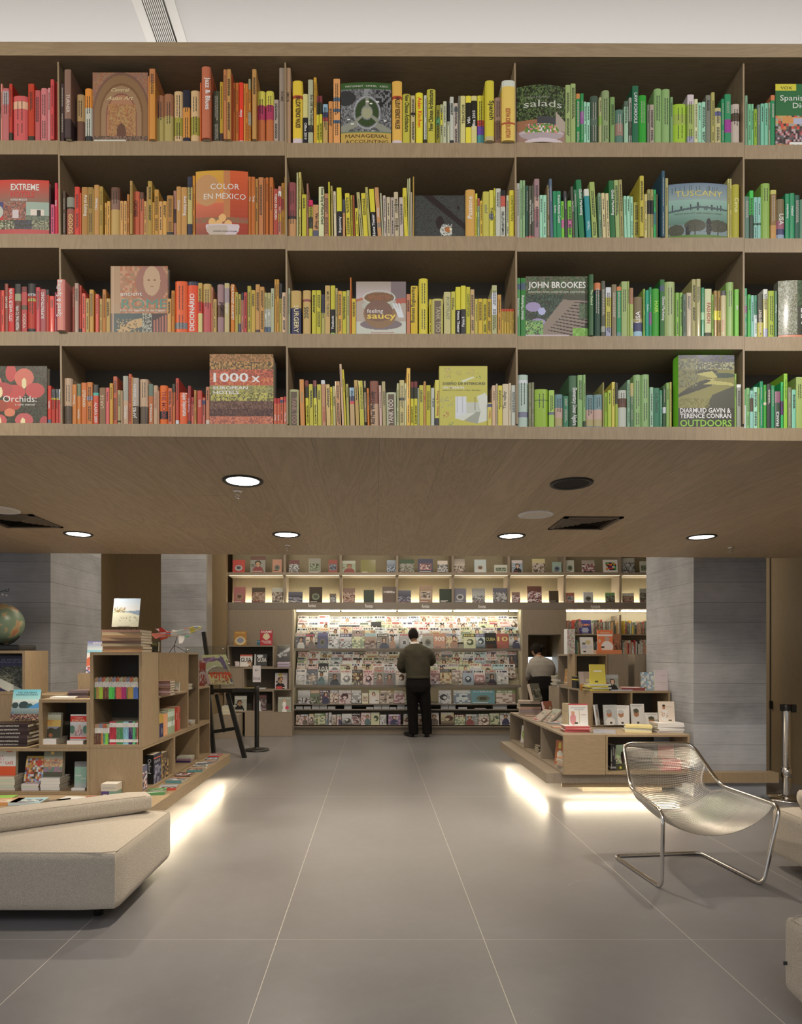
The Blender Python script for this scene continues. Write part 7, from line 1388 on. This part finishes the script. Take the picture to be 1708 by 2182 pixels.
def cloth(name, c1, c2, sc=300):
    m = mat(name, c1, .92); t_ = NT(m); v = t_.coord((1,1,1)); n = t_.noise(v, 9, 3); n2 = t_.noise(v, sc, 2)
    t_.l(t_.ramp(t_.math('ADD', t_.math('MULTIPLY', n, .6), t_.math('MULTIPLY', n2, .4)), [(.3, c2), (.7, c1)]), t_.b.inputs['Base Color']); t_.bump(n, .5, .02); t_.b.inputs['Specular IOR Level'].default_value = .15; return m
def head_mesh(parent, cx, cy, cz, s, face, m, hairm, bun=False, look=0):
    """head with face towards +Y: skull, jaw, nose, ears, eyes, mouth; hair as a shell"""
    mb = MB(); n, mm = 28, 22; rx, ry, rz = .076*s, .096*s, .118*s
    def pt(a, k, g=1.0):
        th = PI*k/mm; z = math.cos(th); r = math.sin(th)
        x, y = r*math.sin(a), r*math.cos(a)
        taper = 1 - .22*max(0, -z)*1.2
        yy = y*ry*(1 - .10*max(0, -z)*(1 if y < 0 else 0))*g; xx = x*rx*taper*g; zz = z*rz*g
        if y > .6 and -.45 < z < .05 and abs(x) < .22: yy += .018*s*(1 - abs(x)/.22)*(1 - abs(z+.2)/.25) if abs(z+.2) < .25 else 0
        if y > .75 and .0 < z < .2 and .2 < abs(x) < .5: yy -= .006*s
        return Vector((xx, yy, zz))
    vs = [pt(2*PI*j/n, k) for k in range(mm+1) for j in range(n)]
    fs = [(k*n+j, k*n+(j+1) % n, (k+1)*n+(j+1) % n, (k+1)*n+j) for k in range(mm) for j in range(n)]
    return vs, fs, pt
def person_head(t, c, s, rz, tilt, skinm, hairm, style):
    R = Matrix.Translation(c) @ Matrix.Rotation(rz, 4, 'Z') @ Matrix.Rotation(tilt, 4, 'X')
    vs, fs, pt = head_mesh(None, 0, 0, 0, s, 0, None, None)
    H = MB(); H.M = R; H.add(vs, fs, smooth=True)
    for sx in (-1, 1):     # ears
        H.add([Vector((sx*.074*s, -.004*s, -.012*s)) + Vector((sx*.012*s*math.sin(a)*.5 + sx*.006*s, .016*s*math.cos(b)*math.sin(a), .030*s*math.sin(b)*math.sin(a) - 0)) for a in (0.01, .8, 1.6, 2.4, 3.13) for b in [2*PI*q/10 for q in range(10)]],
              [(k*10+j, k*10+(j+1) % 10, (k+1)*10+(j+1) % 10, (k+1)*10+j) for k in range(4) for j in range(10)], smooth=True)
    o = H.build('head', skinm, t)
    D = MB(); D.M = R
    for sx in (-1, 1): D.add([Vector((sx*.03*s + .011*s*math.cos(a), .093*s, .012*s + .005*s*math.sin(a))) for a in [2*PI*q/12 for q in range(12)]], [tuple(range(12))], (.04, .03, .03))
    for sx in (-1, 1): D.box(*(sorted((sx*.018*s, sx*.044*s)) + [.088*s, .094*s, .026*s, .031*s]), (.05, .035, .025))
    D.box(-.022*s, .022*s, .083*s, .089*s, -.062*s, -.056*s, (.3, .1, .08)); D.build('face_features', CLO, o)
    hb = MB(); hb.M = R; n, mm = 28, 22; vv = []; ff = []; R2 = random.Random(4)
    for k in range(mm+1):
        for j in range(n):
            a = 2*PI*j/n; p = pt(a, k, 1.10 if style == 'short' else 1.16); 
            if style != 'short': p = p + Vector((R2.uniform(-1, 1), R2.uniform(-1, 1), R2.uniform(-1, 1)))*.007*s
            vv.append(p)
    for k in range(mm):
        for j in range(n):
            a = 2*PI*(j+.5)/n; z = math.cos(PI*(k+.5)/mm); y = math.cos(a)
            lim = .38 if y > .35 else (-.05 if y > -.1 else -.52)
            if z > lim: ff.append((k*n+j, k*n+(j+1) % n, (k+1)*n+(j+1) % n, (k+1)*n+j))
    hb.add(vv, ff, smooth=True); hb.build('hair', hairm, t)
    return R
HAIR = mat('dark_hair', (.012, .009, .007), .7, spec=.12); nt = NT(HAIR); v = nt.coord((1,1,1)); nt.bump(nt.noise(v, 60, 3), .8, .01)
# --- standing man seen from behind (browsing the magazines)
Ym = 10.33; k = Ym/F
man = empty('person', 'man in olive sweater and black trousers browsing the magazines with his back turned', 'person', (X_(889, Ym), Ym, 0))
def mp(px, py, dy=0): return (X_(px, Ym) - X_(889, Ym), dy, Z_(py, Ym))
def mv(px, py, dy, r): return (*mp(px, py, dy), r)
foot_z = Z_(1566, Ym)
V = []; E = []
hipc = chain(V, E, [mv(890, 1452, 0, (.125, .09))]); ch = chain(V, E, [mv(889, 1425, 0, (.12, .085)), mv(888, 1395, 0, (.135, .09)), mv(886, 1384, 0, (.10, .07)), mv(884, 1370, .02, .045), mv(882, 1358, .03, .05)], hipc)
for l in (1, -1):
    cx = 877 if l > 0 else 903; fx = 880 if l > 0 else 908
    a = chain(V, E, [mv(cx, 1460, 0, (.085, .085)), mv((cx+fx)/2, 1512, .02, .06), mv(fx, 1557, 0, .04), (mp(fx, 0)[0], .0, .045, .04)], hipc)
    chain(V, E, [(mp(fx - (8 if l > 0 else -2), 0)[0], .14, .03, .03)], a)
    sh = 3
    ar = [mv(864, 1388, 0, .04), mv(853, 1418, .03, .042), mv(858, 1428, .22, .032)] if l > 0 else [mv(911, 1388, 0, .04), mv(920, 1404, .08, .042), mv(912, 1412, .26, .032)]
    w = chain(V, E, ar, 3); hand(V, E, w, (.2*l, .95, -.1), (-l*.6, 0, -.7), 1.0, .55)
skin_obj('body', V, E, SKIN, man)
SW = cloth('olive_knit', (.080, .073, .052), (.055, .05, .036)); TR_ = cloth('black_trousers', (.011, .010, .010), (.006, .0055, .0055)); SHIRT = cloth('white_shirt', (.7, .68, .66), (.6, .58, .56))
def mr(px, py, dy, rx, ry): return (*mp(px, py, dy), rx, ry)
mb = MB(); loft(mb, [mr(890.5, 1446, 0, .185, .13), mr(890.5, 1441, 0, .20, .14), mr(890, 1428, 0, .212, .148), mr(889, 1410, 0, .215, .15), mr(888, 1396, 0, .222, .15), mr(887, 1385, 0, .225, .135), mr(886, 1379, 0, .185, .11), mr(885, 1373.5, .005, .105, .085), mr(884.5, 1371, .01, .08, .075)])
mb.tube([mp(870, 1387), mp(861, 1396, .0), mp(856.5, 1408, .02), mp(853.5, 1420, .05), mp(857, 1427, .14), mp(863, 1430, .23)], [.075, .085, .078, .072, .062, .05], n=14)
mb.tube([mp(906, 1387), mp(914, 1394, .01), mp(919, 1402, .04), mp(921.5, 1409, .09), mp(918, 1413, .17), mp(912, 1414, .25)], [.075, .082, .075, .07, .06, .048], n=14)
fuse('sweater', mb, SW, man)
mb = MB(); loft(mb, [mr(890.5, 1445.5, 0, .198, .142), mr(890.5, 1444, 0, .204, .147), mr(890.5, 1441, 0, .204, .147), mr(890.5, 1439.5, 0, .198, .142)], 30); mb.build('sweater_hem', SW, man)
mb = MB(); loft(mb, [mr(890.5, 1438, 0, .17, .12), mr(890.5, 1448, 0, .20, .135), mr(890.5, 1462, -.015, .212, .155), mr(890.5, 1474, -.015, .20, .15), mr(890.5, 1482, 0, .15, .11)])
for l in (1, -1):
    q = [(878.5, 1464, .112, .135), (878, 1484, .106, .125), (878.5, 1505, .094, .11), (879, 1522, .088, .10), (880, 1545, .084, .092), (881, 1560, .084, .095), (881, 1564.5, .084, .10)] if l > 0 else [(902, 1464, .112, .135), (903.5, 1484, .108, .125), (906, 1505, .094, .11), (908, 1522, .088, .10), (909.5, 1545, .083, .092), (909.5, 1560, .083, .095), (909.5, 1563.5, .083, .10)]
    loft(mb, [mr(x, y, 0, rx, ry) for x, y, rx, ry in q][::-1], 18)
fuse('trousers', mb, TR_, man)
for l in (1, -1):
    fx = 878 if l > 0 else 909; V = []; E = []; xx = mp(fx, 0)[0]
    chain(V, E, [(xx, -.07, .042, .042), (xx, .02, .046, .050), (xx - (.07 if l > 0 else -.01), .12, .04, .048), (xx - (.12 if l > 0 else -.02), .2, .032, .036)]); skin_obj('shoe', V, E, BLACK, man)
mb = MB(); cx, cy, cz = mp(883.5, 1371, .02); mb.lathe(cx, cy, [(.092, cz-.035), (.082, cz-.005), (.070, cz+.026), (.064, cz+.026), (.066, cz-.02)], n=24); mb.build('shirt_collar', SHIRT, man)
person_head(man, Vector(mp(880.5, 1354, .05)), 1.02, .25, -.28, SKIN, HAIR, 'short')
# --- person in grey at the alcove computer
Yw = 10.35; wm = empty('person', 'person with dark tied-up hair, grey sweater and black apron at the alcove computer', 'person', (X_(1155, Yw), Yw, 0))
def wp(px, py, dy=0): return (X_(px, Yw) - X_(1155, Yw), dy, Z_(py, Yw))
def wv(px, py, dy, r): return (*wp(px, py, dy), r)
V = []; E = []
hipc = chain(V, E, [wv(1153, 1462, -.05, (.12, .09))]); chain(V, E, [wv(1154, 1440, 0, (.11, .085)), wv(1154, 1420, .04, (.12, .085)), wv(1153, 1408, .08, (.09, .07)), wv(1150, 1399, .12, .045), wv(1148, 1391, .14, .045)], hipc)
for l in (1, -1):
    fx = 1153 - l*10; a = chain(V, E, [wv(fx, 1470, -.03, .08), wv(fx, 1515, 0, .06), (wp(fx, 0)[0], 0, .08, .04), (wp(fx, 0)[0], 0, .045, .038)], hipc); chain(V, E, [(wp(fx, 0)[0], .13, .03, .03)], a)
    ar = [wv(1135, 1409, .06, .045), wv(1130, 1432, .1, .038), wv(1132, 1446, .22, .03)] if l > 0 else [wv(1172, 1409, .06, .045), wv(1180, 1430, .1, .038), wv(1176, 1440, .24, .03)]
    w = chain(V, E, ar, 3); hand(V, E, w, (.1*l, .95, .05), (0, 0, -1), .92, .4)
skin_obj('body', V, E, SKIN, wm)
GS = cloth('grey_knit', (.36, .34, .31), (.27, .25, .23))
def wr(px, py, dy, rx, ry): return (*wp(px, py, dy), rx, ry)
mb = MB(); loft(mb, [wr(1154, 1447, -.02, .15, .115), wr(1154, 1440, -.01, .175, .13), wr(1154, 1428, .01, .20, .145), wr(1154, 1416, .03, .21, .145), wr(1153.5, 1407, .06, .195, .125), wr(1152, 1402, .09, .13, .095), wr(1150, 1398.5, .11, .07, .065)])
mb.tube([wp(1140, 1411, .05), wp(1133, 1419, .06), wp(1130.5, 1430, .09), wp(1130, 1440, .13), wp(1133, 1446, .22)], [.07, .07, .063, .058, .045], n=14)
mb.tube([wp(1168, 1411, .05), wp(1175, 1418, .06), wp(1179.5, 1428, .09), wp(1181, 1436, .14), wp(1177, 1441, .23)], [.07, .07, .063, .058, .045], n=14)
fuse('sweater', mb, GS, wm)
mb = MB(); loft(mb, [wr(1154, 1438, -.01, .15, .12), wr(1153.5, 1450, -.03, .195, .155), wr(1153, 1466, -.05, .215, .18), wr(1153.5, 1490, -.03, .205, .16), wr(1154, 1512, 0, .19, .14)]); fuse('apron', mb, TR_, wm)
for l in (1, -1):
    V = []; E = []; xx = wp(1153-l*10, 0)[0]; chain(V, E, [wv(1153-l*10, 1505, 0, .08), (xx, 0, .09, .06)]); skin_obj('trouser_leg', V, E, TR_, wm)
    V = []; E = []; chain(V, E, [(xx, -.04, .04, .035), (xx, .05, .038, .038), (xx, .16, .028, .026)]); skin_obj('shoe', V, E, BLACK, wm)
person_head(wm, Vector(wp(1148, 1386, .16)), .98, .45, -.45, SKIN, HAIR, 'loose')
mb = MB(); cx, cy, cz = wp(1158, 1379, .06); mb.M = Matrix.Translation((cx, cy, cz)); mb.lathe(0, 0, [(max(.001, .045*math.sin(PI*q/10)), -.045*math.cos(PI*q/10)) for q in range(11)], n=16); mb.build('hair_bun', HAIR, wm)
mb = MB(); mb.tube([wp(1152, 1399, .03), wp(1153, 1406, -.02)], .006, n=6); mb.tube([wp(1148, 1399, .05), wp(1159, 1399, .05)], .005, n=6); mb.build('neck_ribbon', BLACK, wm)
# computer monitor in the alcove
t = empty('computer_monitor', 'bright computer monitor glowing in the alcove behind the person in grey', 'monitor', (X_(1152, 11.2), 11.25, 1.0))
mb = MB(); zc_ = Z_(1417, 11.2) - 1.0; mb.box(-.24, .24, .01, .04, zc_-.15, zc_+.16, (.02,.02,.02)); mb.box(-.03, .03, .01, .04, 0.01, zc_-.1); mb.box(-.1, .1, -.06, .08, 0, .012); mb.build('casing', BLKM, t)
mb = MB(); mb.box(-.225, .225, .004, .01, zc_-.135, zc_+.145); mb.build('screen', SCRN, t)
bpy.data.scenes.remove(_tmp)
